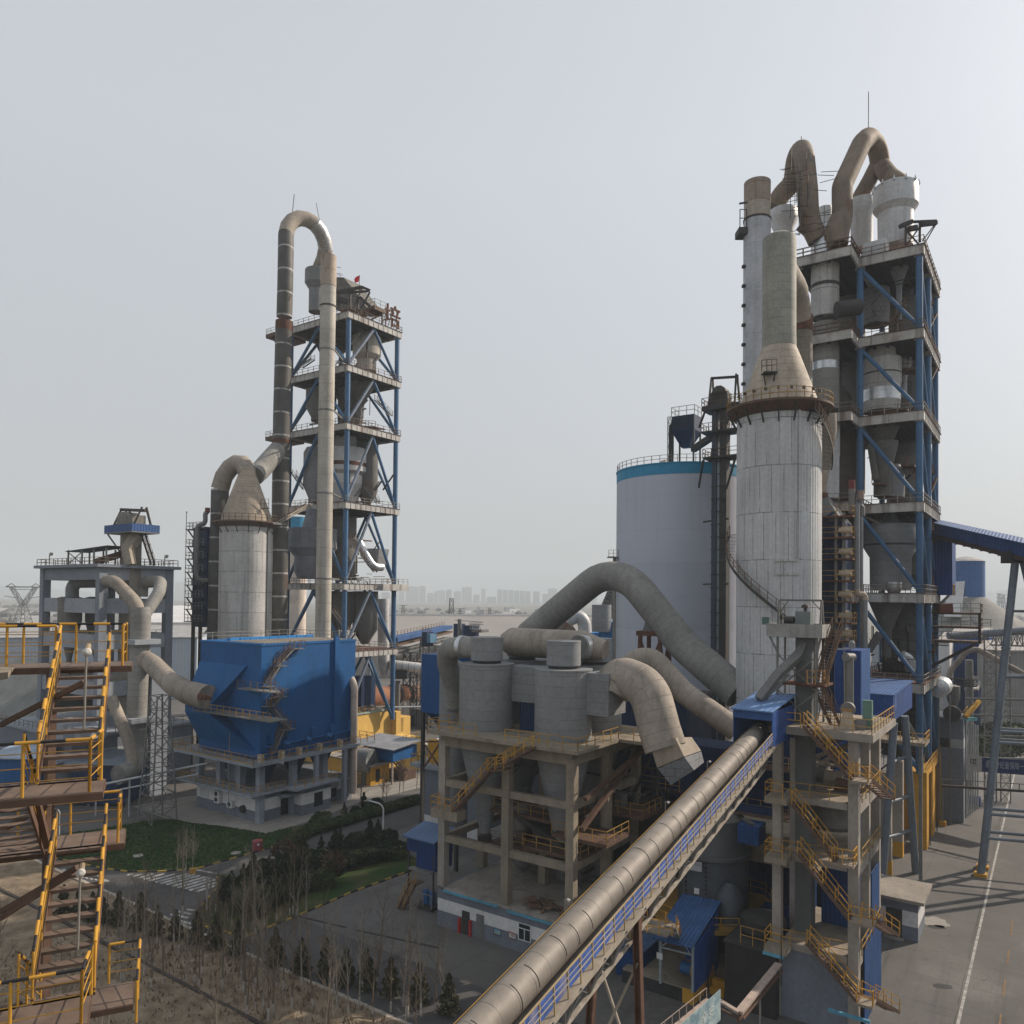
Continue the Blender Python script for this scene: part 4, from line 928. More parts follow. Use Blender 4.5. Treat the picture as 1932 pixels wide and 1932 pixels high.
rd_ = MB(); rd_.rod(pth[3]+Z*1.4, at(cC(866, 60), 148), .07, 5); rd_.rod(pth[7]+Z*1.2, at(cC(1042, 130), 153), .07, 5); T.part('lightning_rod', rd_, steel_g)
# tall stack beside it
sb = at(cC(1140, 800), 143); zt = zof(sb, cC(0, 560)[1]); rS = 62*.2344/FP*143
T = Thing('chimney_stack', 'tall weathered grey stack standing in front of the filter side tower', 'chimney', (sb[0], sb[1], 0))
T.part('shaft', MB().lathe(sb[:2], [(rS, 0), (rS, zt-5.8)], 28), stackm); T.part('top_ring', MB().lathe(sb[:2], [(rS*1.03, zt-5.8), (rS*1.03, zt-3.0), (rS*1.01, zt-2.9), (rS*1.01, zt)], 28), mat('stack_top_tan', (.38, .315, .25), .75, rust=.6, seam=(40, 2.9, .08, .7)))
for y in (965, ):
    T.part('stay_ring', MB().lathe(sb[:2], [(rS*1.06, zof(sb, cC(0, y)[1])-.15), (rS*1.06, zof(sb, cC(0, y)[1])+.15)], 28), steel_d)
for z in LV[1:5]:
    T.part('stay_bar', MB().lathe(sb[:2], [(rS*1.05, z+.6), (rS*1.05, z+.9)], 28).bar(V3(sb[0]+rS, sb[1], z+.75), lF(-1, .0, z+.75), .25), steel_g)
# top deck clutter
T = Thing('bin_house', 'grey netted bin house on the top deck of the filter side tower', 'bin', lF(-5, 5, 87.8))
q = [cY(600, 620), cY(1080, 620), cY(985, 470), cY(850, 305), cY(730, 155), cY(600, 150)]
T.part('shell', MB().slab([at(p, 160) for p in q], A*5), mat('netted_cladding', (.17, .165, .15), .8, seam=(1.2, 1.2, .12, .8), var=.2))
T = Thing('hoist_frame', 'dark steel hoist frame overhanging the top deck', 'hoist', lF(-.5, 3, 87.8))
h_ = MB()
for p, q, w in (((620, 370), (1000, 295), .5), ((1000, 295), (1112, 345), .4), ((640, 380), (1105, 355), .35), ((825, 350), (825, 620), .35), ((940, 430), (935, 700), .3), ((1110, 370), (960, 650), .3), ((960, 440), (1120, 585), .5), ((640, 470), (800, 510), .9), ((660, 380), (660, 600), .3), ((1000, 300), (870, 600), .22)):
    h_.bar(at(cY(*p), 153), at(cY(*q), 153), w)
for k in range(5): h_.bar(at(cY(640+k*75, 372-k*14), 153), at(cY(700+k*75, 375), 156), .25)
T.part('frame', h_, steel_d)
T = Thing('lift_head_platform', 'small rusty railed platform near the rooftop character sign', 'platform', lF(.5, 8, 87.8))
T.part('floor', MB().box(Fr(at(cY(1220, 610), 158)), -1.2, 1.2, -2, 1.2, 90.6, 91.4), brownp); fz = Fr(at(cY(1220, 610), 158)); T.part('rail', MB().rail([fz(-1.2, -2, 91.4), fz(1.2, -2, 91.4), fz(1.2, 1.2, 91.4)], 1.4, 1.5, .08), rail_g); T.part('post', MB().bar(fz(1.0, .4, 87.8), fz(1.0, .4, 90.6), .3), steel_d)
stair(T, fz(-1.4, 1, 90.4), fz(-1.4, -3, 87.8), X, 1., brownp, rail_r)
fp = at(cY(955, 235), 156); T = Thing('flag', 'small red flag flying on the top of the filter side tower', 'flag', (fp[0], fp[1], 87.8))
T.part('flagpole', MB().rod(V3(fp[0], fp[1], 87.8), at(cY(960, 122), 156), .06, 6), steel_g)
fl = MB(); pts = [(960, 124), (905, 150), (882, 180), (890, 228), (900, 232), (948, 218)]; fl.slab([at(cY(*p), 156) for p in pts], V3(0, .04, 0)); T.part('cloth', fl, red)
def text(name, body, size, origin, ex, ez, mm, label, cat, group=None, ext=.03, parent=None, align='CENTER', sx=1.):
    cu = bpy.data.curves.new(name, 'FONT'); cu.body = body; cu.size = size; cu.extrude = ext; cu.align_x = align; cu.align_y = 'CENTER'
    tmp = bpy.data.objects.new(name, cu); COL.objects.link(tmp); bpy.context.view_layer.update()
    me = bpy.data.meshes.new_from_object(tmp.evaluated_get(bpy.context.evaluated_depsgraph_get())); bpy.data.objects.remove(tmp)
    me.materials.clear(); me.materials.append(mm); o = bpy.data.objects.new(name, me); COL.objects.link(o)
    ex = np.array(ex)/np.linalg.norm(ex); ez = np.array(ez)/np.linalg.norm(ez); n_ = np.cross(ex, ez); mw = Matrix.Identity(4)
    for i in range(3): mw[i][0] = ex[i]*sx; mw[i][1] = ez[i]; mw[i][2] = n_[i]; mw[i][3] = origin[i]
    if parent: o.parent = parent; o.matrix_local = parent.matrix_basis.inverted() @ mw
    else: o.matrix_world = mw
    if cat: tag(o, label, cat, group)
    return o
sg = Thing('rooftop_sign', 'rusty steel Chinese character sign on the edge of the top deck', 'sign', lF(.6, 11.8, 87.8))
text('character', '培', 5.0, at(cY(1440, 745), 161.5), A, Z, rustm, None, None, ext=.18, parent=sg.o)
sf = MB(); o_ = at(cY(1440, 750), 160)
for s_ in (-1.6, 0, 1.6): sf.bar(o_+A*s_-Z*3.2-X*.4, o_+A*s_+Z*2-X*.4, .14); sf.bar(o_+A*s_+Z*1-X*.4, o_+A*s_-X*2-Z*3.2, .1)
sg.part('frame', sf, rustm)
aer = MB(); 
for y0, x0, x1 in ((10, 630, 690), (98, 630, 690), (120, 630, 720)): aer.bar(at(cY(x0, y0), 150), at(cY(x1, y0), 150), .07)
aer.bar(at(cY(678, 120), 150), at(cY(678, 155), 150), .07); solo('aerial', aer, steel_d, 'thin horizontal aerial rods beside the top of the tall stack', 'aerial')
for x, y0, y1, d in ((942, 1830, 1900, 152), (1420, 1825, 1890, 152)):
    pass

# ---------------- conditioning tower with a cone beside it
cc = at(cD(477, 1300), 139); rC = 205*.2344/FP*139
T = Thing('conditioning_tower', 'stout pale streaked cylinder tower with a cone top behind the filter house', 'tower', (cc[0], cc[1], 0))
zp = zof(cc, cD(0, 992)[1]); zn = zof(cc, cD(0, 600)[1]); zc0 = zof(cc, cD(0, 935)[1])
T.part('drum', MB().lathe(cc[:2], [(rC, 0), (rC, zp)], 48), clad2)
T.part('cone', MB().lathe(cc[:2], [(rC*.96, zp+.1), (rC*.93, zc0), (rC*.34, zn), (rC*.335, zn+1.2)], 40), cone_t)
T.part('ring_platform', MB().lathe(cc[:2], [(rC, zp-.9), (rC*1.25, zp-.15), (rC*1.27, zp-.1), (rC*1.27, zp+.1), (rC*.9, zp+.1)], 48), rail_r)
rr = MB(); ring = [V3(cc[0]+rC*1.25*math.cos(a), cc[1]+rC*1.25*math.sin(a), zp+.1) for a in np.linspace(0, 2*math.pi, 33)]; rr.rail(ring, 1.15, 1.2, .08); T.part('ring_rail', rr, rail_r)
for a in np.linspace(0, 2*math.pi, 17)[:-1]: T.part('platform_rib', MB().bar(V3(cc[0]+rC*math.cos(a), cc[1]+rC*math.sin(a), zp-2.0), V3(cc[0]+rC*1.24*math.cos(a), cc[1]+rC*1.24*math.sin(a), zp-.15), .12), steel_d)
T.part('pipe_run', MB().rod(V3(cc[0]+rC*.96, cc[1]-rC*.35, 0), V3(cc[0]+rC*.96, cc[1]-rC*.35, zp-1), .14, 8), steel_g)
T.part('side_cage', MB().rail([at(cD(596, 872), 136.5), at(cD(660, 868), 137)], 1.6, .8, .08).bar(at(cD(596, 875), 136.5), at(cD(665, 872), 137), .5, .15), rail_r)
T.part('small_door', MB().box(Fr(V3(cc[0]+rC*.97, cc[1]-rC*.2, 0)), -.2, .5, -.6, .6, 20.5, 25.5), steel_g)
g1 = [(487, 600), (478, 548), (450, 515), (400, 512), (350, 545), (300, 615), (268, 720), (264, 950), (250, 1300), (235, 1850)]
pth = [at(cD(*p), 139+2.4*min(1, i/5)) for i, p in enumerate(g1)]; rp = 70*.2344/FP*139
T = Thing('gooseneck_duct', 'tan gooseneck duct from the cone top down beside the pale cylinder tower', 'duct', (pth[-1][0], pth[-1][1], 0))
T.part('bend', MB().tube(pth[:7], [rp*1.03]*7, 20), duct_t); T.part('downpipe', MB().tube(pth[6:9]+[V3(pth[9][0], pth[9][1], 12)], rp, 20), duct_d)
solo('link_duct', MB().tube(fil([at(cD(545, 610), 139.5), at(cD(600, 560), 142), at(cD(660, 490), 144), at(cD(745, 395), 147)], 3, 4), 78*.2344/FP*142, 18), duct_g, 'slanting grey duct linking the cone top to the dark gooseneck duct', 'duct')
T = Thing('access_bridge', 'sloping stair bridge between the ring platform and the filter side tower', 'bridge', at(cD(720, 985), 138))
stair(T, at(cD(985, 838), 147), at(cD(720, 985), 139), V3(.3, 1, 0), 1.1, steel_p, rail_r)
T.part('end_platform', MB().box(Fr(at(cD(700, 990), 138.5)), -1.6, 1.2, -1, 2, zp-.3, zp+.08), steel_g)
# ---------------- waste heat boiler behind it
wb = at(cD(150, 1400), 144); f = Fr(wb)
T = Thing('boiler', 'narrow dark blue boiler wrapped in railed platforms beside the gooseneck downpipe', 'boiler', (wb[0], wb[1], 0))
ys = [1045, 1180, 1280, 1385, 1488, 1587, 1682, 1780]; zs_ = [zof(wb, cD(0, y)[1]) for y in ys]
T.part('casing', MB().box(f, -1.1, 3, -1.9, 3, zs_[-1]-1, zs_[0]+.3), blue_d)
T.part('leg', MB().bar(f(-.9, -1.7, 0), f(-.9, -1.7, zs_[-1]), .5), steel_d); T.part('leg', MB().bar(f(1.5, -1.8, 0), f(1.5, -1.8, zs_[-1]), .5), steel_d)
for i, z in enumerate(zs_):
    o = T.part('platform', MB().box(f, -2.6, 3, -2.6, 1.5, z-.14, z), steel_d); T.part('platform_rail', MB().rail([f(3, -2.5, z), f(-2.5, -2.5, z), f(-2.5, 1.4, z)], 1.2, 1.2, .09), rail_g, o)
    T.part('lamp_rod', MB().bar(f(-2.5, -2.5, z), f(-2.5, -2.5, z+3.2), .09).bar(f(-2.5, -2.5, z+3.2), f(-2.2, -2.6, z+3.2), .2), rail_g, o)
    if i < 7:
        kb_ = MB(); kb_.bar(f(-2.4, -2.2, z-.1), f(-1.2, -1.8, z-1.6), .2); T.part('bracket', kb_, steel_d, o)
pp = [(168, 900), (150, 915), (150, 998), (86, 1008), (76, 1400), (95, 1448), (175, 1452)]
T.part('steam_pipe', MB().tube(fil([at(cD(*p), 140.5) for p in pp], 1, 4), .42, 10), steel_g); T.part('vent_cap', MB().tube([at(cD(168, 905), 140.5), at(cD(168, 868), 140.5)], .45, 8), mat('vent_red', (.16, .04, .035), .7))
cs = at(cD(885, 1600), 215); rs = 75*.2344/FP*215; zt = zof(cs, cD(0, 945)[1])
T = Thing('cement_silo', 'slim cream silo with a cyan rim seen between the tower ducts', 'silo', (cs[0], cs[1], 0)); T.part('wall', MB().lathe(cs[:2], [(rs, 0), (rs, zt-9)], 28), mat('cream_render', (.62, .54, .47), .85, streak=.2)); T.part('rim', MB().lathe(cs[:2], [(rs*1.01, zt-9), (rs*1.01, zt), (0.01, zt+.1)], 28), cyan)

# ---------------- yellow kiln pier buildings beyond the filter house
yN = gnd(cW(632, 1378)); yF = Fr(yN); zy = zof(yN, cW(0, 1075)[1])
T = Thing('kiln_pier_building', 'yellow plastered kiln pier building with a railed flat roof', 'building', (yN[0], yN[1], 0))
bx = lambda *a: MB().box(yF, *a)
y2 = 8.0
T.part('wall', bx(-15, -1.2, -22, -2.2, 0, y2), ywall); T.part('coping', bx(-15.2, -1.0, -22.2, -2.2, y2, y2+.3), mat('coping_green', (.33, .42, .38), .8)); T.part('roof_floor', bx(-14.9, -1.3, -21.9, -2.3, y2+.3, y2+.36), walkm)
T.part('railing', MB().rail([yF(-1.2, -22, y2+.3), yF(-1.2, -2.4, y2+.3)], 1.2, 1.5, .09), yel_d)
T.part('pier', bx(-3.4, .2, -2.2, -.9, 0, zy+1.4), ywall); T.part('pier', bx(-3.4, .0, -.9, 2.4, 0, zy), ywall); T.part('pier', bx(-14, -9, -2, 2, 0, zy), ywall)
T.part('recess_shade', bx(.0, .03, -.5, .2, zy-3, zy+.0), mat('shade_ochre', (.42, .27, .08), .85))  # flat sheet in place of a recess, its shade painted as darker ochre
T.part('balcony', bx(.2, 1.6, -1.5, 2.4, 1.2, 1.4), yel_d); T.part('balcony_rail', MB().rail([yF(1.5, -1.5, 1.4), yF(1.5, 2.3, 1.4)], 1.1, 1.2, .08), rail_r)
fN = gnd(cW(470, 1700)); fF = Fr(fN)
T = Thing('fan_house', 'low yellow fan house with a small blue roofed cabin beside a round grey fan', 'building', (fN[0], fN[1], 0))
T.part('wall', MB().box(fF, -6, 0, -9, 4, 0, 4.5), ywall); T.part('wall', MB().box(fF, -5, .0, 4, 9, 0, 6), ywall); T.part('roof', MB().box(fF, -6.2, .2, -9.2, 4.2, 4.5, 4.75), conc)
T.part('railing', MB().rail([fF(.1, -9, 4.75), fF(.1, 9, 6.0)], 1.1, 1.4, .08), yel_d)
cbx = at(cW(440, 1430), 134); f = Fr(cbx); zc = zof(cbx, cW(0, 1495)[1]); zc1 = zof(cbx, cW(0, 1370)[1])
T.part('cabin', MB().box(f, -3.2, 3.6, -1.5, 4.5, zc, zc1), blue)
T.part('cabin_roof', MB().hexa([f(a_, b_, zc1+.05+k*.15+(b_+2)*.09) for k in (0, 1) for a_, b_ in ((-6.2, -2.4), (4.4, -2.4), (4.4, 5.2), (-6.2, 5.2))]), mat('cabin_roof_grey', (.27, .28, .30), .6, corr=.5))
for a_ in (-2.8, 3.2): T.part('cabin_leg', MB().bar(f(a_, -1.2, 0), f(a_, -1.2, zc), .3), steel_p)
stair(T, at(cW(520, 1510), 136), gnd(cW(675, 1705)), V3(.3, 1, 0), 1., brownp, rail_r)
fc = at(cW(250, 1520), 131); rf = 122*.1823/FP*131
T = Thing('draught_fan', 'large round grey draught fan beside the yellow fan house', 'fan', (fc[0], fc[1], 2.2))
ax = V3(.93, -.36, 0)
T.part('scroll_casing', MB().tube([fc-ax*1.6, fc-ax*.1, fc+ax*1.3], [rf*.99, rf, rf*.99], 32), cyc_c); T.part('inlet_cone', MB().tube([fc-ax*3.2, fc-ax*1.6], [rf*.95, rf*.55], 24), cyc_c)
T.part('leg', MB().bar(V3(fc[0], fc[1], 0), fc, .9), greenp)
T = Thing('fan_plinth', 'rough ochre concrete plinth below the round fan', 'plinth', gnd(cW(300, 1790)))
f = Fr(gnd(cW(300, 1790))); T.part('block', MB().box(f, -4, 0, 0, 4.5, 0, 3.2), yel_o); T.part('slab', MB().box(f, -4.3, .5, -.5, 4.8, 3.2, 3.5), conc); T.part('doorway', MB().box(f, .005, .02, 1.2, 2.2, .4, 2.6), blk)
solo('low_box', MB().box(Fr(gnd(cW(455, 1700))), 0, 4.5, 0, 3, 0, 1.6), brownp, 'low brown covered pit beside the fan house stair', 'pit')
# standing grey vertical duct at the end of the filter house
ed = at(cE(1408, 700), 121.5); solo('exhaust_riser', MB().tube(fil([V3(ed[0], ed[1], 1), at(cE(1408, 520), 121.5), at(cE(1370, 440), 123)], 2, 5), .55, 16), mat('riser_pink_grey', (.42, .36, .32), .8, streak=.3, seam=(9, 3, .05, .5)), 'pale pinkish riser duct at the far end of the filter house', 'duct')
# kiln and silver duct
k0 = at(cW(205, 870), 166); k1 = at(cW(1000, 812), 212); dk = (k1-k0)/np.linalg.norm(k1-k0)
T = Thing('rotary_kiln', 'long rust brown rotary kiln shell behind the yellow pier building', 'kiln', k0)
T.part('shell', MB().tube([k0, k1], 2.15, 32), kilnm)
for t in (17, 24): T.part('tyre_ring', MB().tube([k0+dk*t, k0+dk*(t+1.1)], 2.5, 32), steel_d)
T.part('kiln_pier', MB().box(Fr(k0+dk*20), -2, 2, -2, 2, 0, 7), conc)
v0 = at(cW(435, 0), 168); rv = 60*.1823/FP*168
T = Thing('tertiary_duct', 'pale silver air duct dropping beside the tower then running level', 'duct', V3(v0[0], v0[1], 15))
T.part('downpipe', MB().tube([at(cW(435, -150), 168), at(cW(437, 480), 168), at(cW(440, 560), 168), at(cW(440, 650), 168)], [rv, rv, rv*.9, .4], 22), mat('duct_pale_silver', (.55, .55, .55), .5, metal=.3, streak=.4, seam=(30, 2, .05, .5)))
h0 = at(cW(500, 530), 168); h1 = at(cW(1000, 585), 168.5)
T.part('level_duct', MB().tube([h0, h1], 52*.1823/FP*168, 22), mat('duct_white_ribs', (.60, .60, .59), .5, metal=.3, seam=(60, 1.35, .22, .7), var=.1))
T.part('saddle', MB().hexa([at(cW(x_, y_), 167.2)+V3(0, k*2, 0) for k, y_ in ((0, 680), (1, 680)) for x_ in ((540, 675) if k == 0 else (675, 540))]+[at(cW(x_, y_), 167.2)+V3(0, k*2, 0) for k, y_ in ((0, 590), (1, 590)) for x_ in ((540, 675) if k == 0 else (675, 540))]), steel_d)
cpt = at(cW(585, 700), 168); T.part('support_column', MB().tube([V3(cpt[0], cpt[1], 0), cpt], .55, 12), steel_g)
wp = MB().tube(fil([at(cW(292, 560), 160), at(cW(292, 930), 160), at(cW(330, 975), 160), at(cW(870, 965), 170)], 1.5, 4), .17, 8); solo('water_pipe', wp, mat('pipe_blue_grey', (.30, .36, .42), .5), 'thin pale blue water pipe looping in front of the kiln', 'pipe')
T = Thing('burner_house', 'narrow blue kiln inlet house beside the kiln shell', 'building', gnd((677, 1440))); f = Fr(at(cW(185, 900), 158)); T.part('wall', MB().box(f, -2, .6, 0, 4, 9, 15.5), blue_d); T.part('window', MB().box(f, -1.0, -.2, -.05, -.01, 11, 13.5), cyc_d)
# ================================================================== MILL FRAME (concrete frame with four cyclones) in the middle
mC = gnd((835, 1744))+X*14.5; mF = Fr(mC); MA, MBd = -14.5, 12.6
bx = lambda *a: MB().box(mF, *a)
T = Thing('mill_tower', 'open concrete frame building carrying four grey cyclones, blue grey ground floor', 'building', (mC[0], mC[1], 0))
ZL = [3.8, 8.5, 13.9]; ZD = 18.7
for a_ in (0, -6.9, -14.5):
    for b_ in (0, 6.35, MBd):
        T.part('column', bx(a_-.4, a_+.4, b_-.4, b_+.4, 3.85, ZD-.7), conc_y if (a_, b_) != (-14.5, 0) else conc)
for z in ZL[1:]:
    for b_ in (0, MBd):
        for a0, a1 in ((-14.1, -7.3), (-6.5, -.4)): T.part('beam', bx(a0, a1, b_-.27, b_+.27, z-.35, z+.3), conc_y)
    for a_ in (0, -14.5):
        for b0, b1 in ((.4, 5.95), (6.75, MBd-.4)): T.part('beam', bx(a_-.27, a_+.27, b0, b1, z-.35, z+.3), conc_y)
for b_ in (0, MBd): T.part('deck_beam', bx(MA-.2, .2, b_-.36, b_+.36, ZD-1.25, ZD-.02), conc_y)
for a_ in (0, MA): T.part('deck_beam', bx(a_-.36, a_+.36, .38, MBd-.38, ZD-1.25, ZD-.02), conc_y)
T.part('deck', bx(MA-1.0, 1.5, -1.6, MBd+.8, ZD-.0, ZD+.3), conc_y)
T.part('deck', bx(1.52, 4.6, 6.0, MBd+.8, ZD-.02, ZD+.28), conc_y)
T.part('first_floor', bx(MA+.4, .4, -.42, MBd, 3.5, 3.8), conc)
# ground floor walls: grey, white band, grey plinth
for z0, z1, mm in ((0, 1.5, greyw), (1.5, 2.9 if False else 2.65, white), (2.65, 3.5, greyw)):
    T.part('wall', bx(MA-.35, .35, -.36, MBd, z0*1.0, z1*1.0), mm)
led = mat('ledge_cyan', (.10, .30, .42), .7, streak=.3)
T.part('ledge', bx(MA+.5, -7.5, -.62, -.37, 3.45, 3.62), led); T.part('ledge', bx(-6.4, .2, -.62, -.37, 3.3, 3.47), led)
def onmf(px, b_):
    r = ray(*px); o = mF(0, b_, 0); t = ((o-CAM)@A)/(r@A); return CAM+r*t
def wallrect(name, fn, x0, y0, x1, y1, mm, T=T, b_=-.36, dep=.03, label=None):
    p = onmf(fn(x0, y1), b_); q = onmf(fn(x1, y1), b_); z1 = onmf(fn(x0, y0), b_)[2]; z0 = p[2]; q = V3(q[0], q[1], z0); p = V3(p[0], p[1], z0)
    mb = MB(); n = -A*dep; h = Z*(z1-z0)
    mb.hexa([p+n, q+n, q, p, p+n+h, q+n+h, q+h, p+h]); return T.part(name, mb, mm, label=label)
wallrect('door', cG, 447, 1105, 503, 1318, steel_d); wallrect('door', cG, 551, 1130, 608, 1345, steel_g)
redp = mat('red_side_post', (.42, .035, .03), .6)
wallrect('door_post', cG, 428, 1158, 441, 1300, redp, dep=.25); wallrect('door_post', cG, 507, 1178, 519, 1312, redp, dep=.25)
o = wallrect('window', cG, 858, 1190, 945, 1315, winm, dep=.03)
wf = MB(); p = onmf(cG(858, 1315), -.40); q = onmf(cG(945, 1315), -.40); q[2] = p[2]; h = onmf(cG(858, 1195), -.40)[2]-p[2]
for s_ in (0, .5, 1): wf.bar(p+(q-p)*s_, p+(q-p)*s_+Z*(h if s_ != .5 else h*.7), .07)
for s_ in (0, .7, 1): wf.bar(p+Z*h*s_, q+Z*h*s_, .07)
T.part('window_frame', wf, white, o)
for (x0, y0, x1, y1, c1, lab, kind) in ((677, 1237, 732, 1280, (.10, .35, .50), 'small blue and yellow notice board on the mill frame wall', 0), (785, 1258, 842, 1305, (.5, .5, .5), 'small white notice board with red heading on the mill frame wall', 1)):
    Ts = Thing('notice_board', lab, 'sign', onmf(cG(x0, y1), -.4)); wallrect('board', cG, x0, y0, x1, y1, mat('board_frame', (.16, .05, .045), .6), Ts, -.36, .05)
    wallrect('sheet', cG, x0+4, y0+4, x1-4, y1-4, mat('board_sheet%d' % kind, c1, .6, var=.05), Ts, -.41, .01)
    if kind == 0:
        for k in range(4): wallrect('emblem', cG, x0+8+k*11, y0+24+k, x0+15+k*11, y0+36+k, mat('board_yellow', (.5, .4, .05), .6), Ts, -.42, .01)
    else:
        wallrect('heading', cG, x0+6, y0+6, x1-6, y0+12, redp, Ts, -.42, .01)
        for k in range(3): wallrect('text_line', cG, x0+20, y0+20+k*7, x1-8, y0+22+k*7, blk, Ts, -.42, .01)
# railings of the deck
T.part('railing', MB().rail([mF(MA-.9, MBd, ZD+.3), mF(MA-.9, -1.5, ZD+.3), mF(-9.5, -1.5, ZD+.3)], 1.1, 1.5, .07), yel_d)
T.part('railing', MB().rail([mF(-6.2, -1.5, ZD+.3), mF(1.4, -1.5, ZD+.3), mF(1.4, 6, ZD+.3), mF(4.5, 6, ZD+.3), mF(4.5, MBd, ZD+.3)], 1.1, 1.4, .07), yel_d)
def m_in(px, b_, z=None):
    p = onmf(px, b_); return p
# yellow stair across the front face
s1 = onmf(cF(965, 1500), -1.9); s2 = onmf(cF(700, 1700), -1.9); s3 = onmf(cF(640, 1720), -1.9); s4 = onmf(cG(375, 395), -1.9); s1[2] = ZD+.2
stair(T, s1, s2, A, 1.0, brownp, yel, rw=.07); stair(T, s3, s4, A, 1.0, brownp, yel, rw=.07)
lp_ = MB(); lp_.hexa([s3-X*.2-Z*.15, s2+X*.8-Z*.15, s2+X*.8+A*1.2-Z*.15, s3-X*.2+A*1.2-Z*.15, s3-X*.2, s2+X*.8, s2+X*.8+A*1.2, s3-X*.2+A*1.2]); lo2 = T.part('stair_landing', lp_, brownp); T.part('landing_rail', MB().rail([s3-X*.2, s2+X*.8], 1.1, .9, .07), yel, lo2)
lp_ = MB(); e = s4-X*2.6; lp_.hexa([e-Z*.9, s4+X*.6-Z*.9, s4+X*.6+A*1.4-Z*.9, e+A*1.4-Z*.9, e, s4+X*.6, s4+X*.6+A*1.4, e+A*1.4]); lo2 = T.part('stair_landing', lp_, conc_y); T.part('landing_rail', MB().rail([e+A*1.3, e, s4], 1.1, .9, .07), yel, lo2)
# intermediate machine decks inside
for (a0, a1, b0, b1, z) in ((-12, -2, 3, 10, 11.2), (-6, .2, 1.2, 5.5, 9.0), (-3, 2.6, 1.5, 5.8, 10.6), (-1, 3, 8, 12, 11.6), (-12.5, -7, 5, 11, 7.2)):
    o = T.part('machine_deck', bx(a0, a1, b0, b1, z-.35, z), brownp); T.part('machine_rail', MB().rail([mF(a0, b0, z), mF(a1, b0, z), mF(a1, b1, z)], 1.1, 1.4, .06), yel_d, o)
T.part('slide_way', MB().bar(mF(-11, 4, 12.0), mF(-1.5, 3, 8.8), 1.4, .5), steel_d); T.part('slide_way', MB().bar(mF(-11.5, 7, 10.5), mF(-3, 6, 8.6), 1.2, .5), steel_d)
for (c, r, z0, z1) in (((-10.5, 8), 1.0, 4, 8), ((-4.4, 8.4), 1.3, 4, 9.5), ((-8, 4), .8, 9, 12), ((-3, 10.5), 1.5, 4, 12)):
    T.part('machine_drum', MB().lathe(mF(c[0], c[1], 0)[:2], [(r*.5, z0), (r, z0+.6), (r, z1-.4), (r*.6, z1)], 18), cyc_d)
T.part('back_wall', bx(MA+.6, -7.5, MBd-.3, MBd-.1, 3.9, 8), greyw)
ib = MB(); ib.bar(mF(1.2, .2, 14.6), mF(2.4, 12, ZD-.5), .35); ib.bar(mF(1.0, 0, 12), mF(1.0, 12.6, ZD-1), .4); T.part('diagonal_brace', ib, brownp)
rq = random.Random(21)
for k in range(12):
    a_, b_, z = rq.uniform(-12, -2), rq.uniform(6, 11), rq.choice([4, 7.3, 9.2, 11.3]); T.part('machine_housing', bx(a_, a_+rq.uniform(1, 2.6), b_, b_+rq.uniform(1, 2), z, z+rq.uniform(1, 2.4)), [steel_d, blue_d, brownp, steel_g][k % 4])
ib = MB()
for k in range(70):
    p = mF(rq.uniform(-13, 0), rq.uniform(3, 12), rq.uniform(5, 17)); d_ = [X, A, Z, X*.7+Z*.7, A*.7-Z*.7][rq.randrange(5)]; ib.bar(p, p+d_*rq.uniform(1, 4), rq.choice([.08, .12, .2]))
T.part('steelwork', ib, steel_d)
rp = Thing('plant_block', 'dark blue equipment block standing behind the mill frame', 'building', mF(-3, 15.5, 0)); rp.part('wall', bx(-9, 4, 14.5, 18, 0, 16.8), blue_d)
for z in (5, 9, 13): rp.part('gallery', bx(-9, 4.3, 13.6, 14.5, z-.2, z), steel_d); rp.part('gallery_rail', MB().rail([mF(-9, 13.7, z), mF(4.2, 13.7, z)], 1.1, 1.4, .06), yel_d)
# rubble heap on the first floor
for k in range(26):
    rq = random.Random(k); c = mF(rq.uniform(-5.6, -.6), rq.uniform(-.1, 1.6), 3.82+rq.uniform(0, .7)); c2 = MB(); c2.cbox(c, rq.uniform(.5, 1.5), rq.uniform(.3, .8), .05, rq.uniform(0, 3))
    v = np.array(c2.v); t = rq.uniform(-.5, .5); v[:, 2] += (v[:, 0]-c[0])*t; c2.v = [tuple(q) for q in v]
    solo('scrap_plate', c2, mat('scrap_rust', (.16, .105, .07), .85, rust=.6, scale=2.), 'rusty scrap plate lying in the heap on the mill frame first floor', 'scrap', 'scrap plates heaped on the first floor')
# cyclones
CY = [((-12.0, 3.4), 2.72, 'grey cyclone with a round cap over the outer front corner of the mill frame'), ((-3.1, 3.5), 2.68, 'grey cyclone with a round cap nearest the stair on the mill frame'), ((-3.1, 9.7), 2.62, 'grey cyclone at the rear of the mill frame, beside the arched outlet duct'), ((-12, 9.7), 2.62, 'rear grey cyclone mostly hidden behind the outer front one')]
for (ca, cb), r, lab in CY:
    c = mF(ca, cb, 0); zt = 25.35
    Tc = Thing('cyclone', lab, 'cyclone', (c[0], c[1], 7))
    Tc.part('barrel', MB().lathe(c[:2], [(.45, 8.5), (r*.97, 17.6), (r, ZD-.4), (r, zt-.03), (r*1.02, zt-.03), (r*1.02, zt+.08), (.02, zt+.1)], 44), cyc_c)
    Tc.part('neck', MB().lathe(c[:2], [(1.42, zt), (1.42, zt+.4)], 32), steel_d)
    z0 = zt+.35; Tc.part('cap', MB().lathe(c[:2], [(1.56, z0), (1.6, z0+.05), (1.6, z0+2.2), (1.63, z0+2.2), (1.63, z0+2.32), (.02, z0+2.36)], 36), cyc_c)
    Tc.part('patch', MB().lathe(c[:2], [(.4, 7.6), (.7, 7.7), (.7, 8.3), (.45, 8.5)], 16), steel_d)
sw = MB()
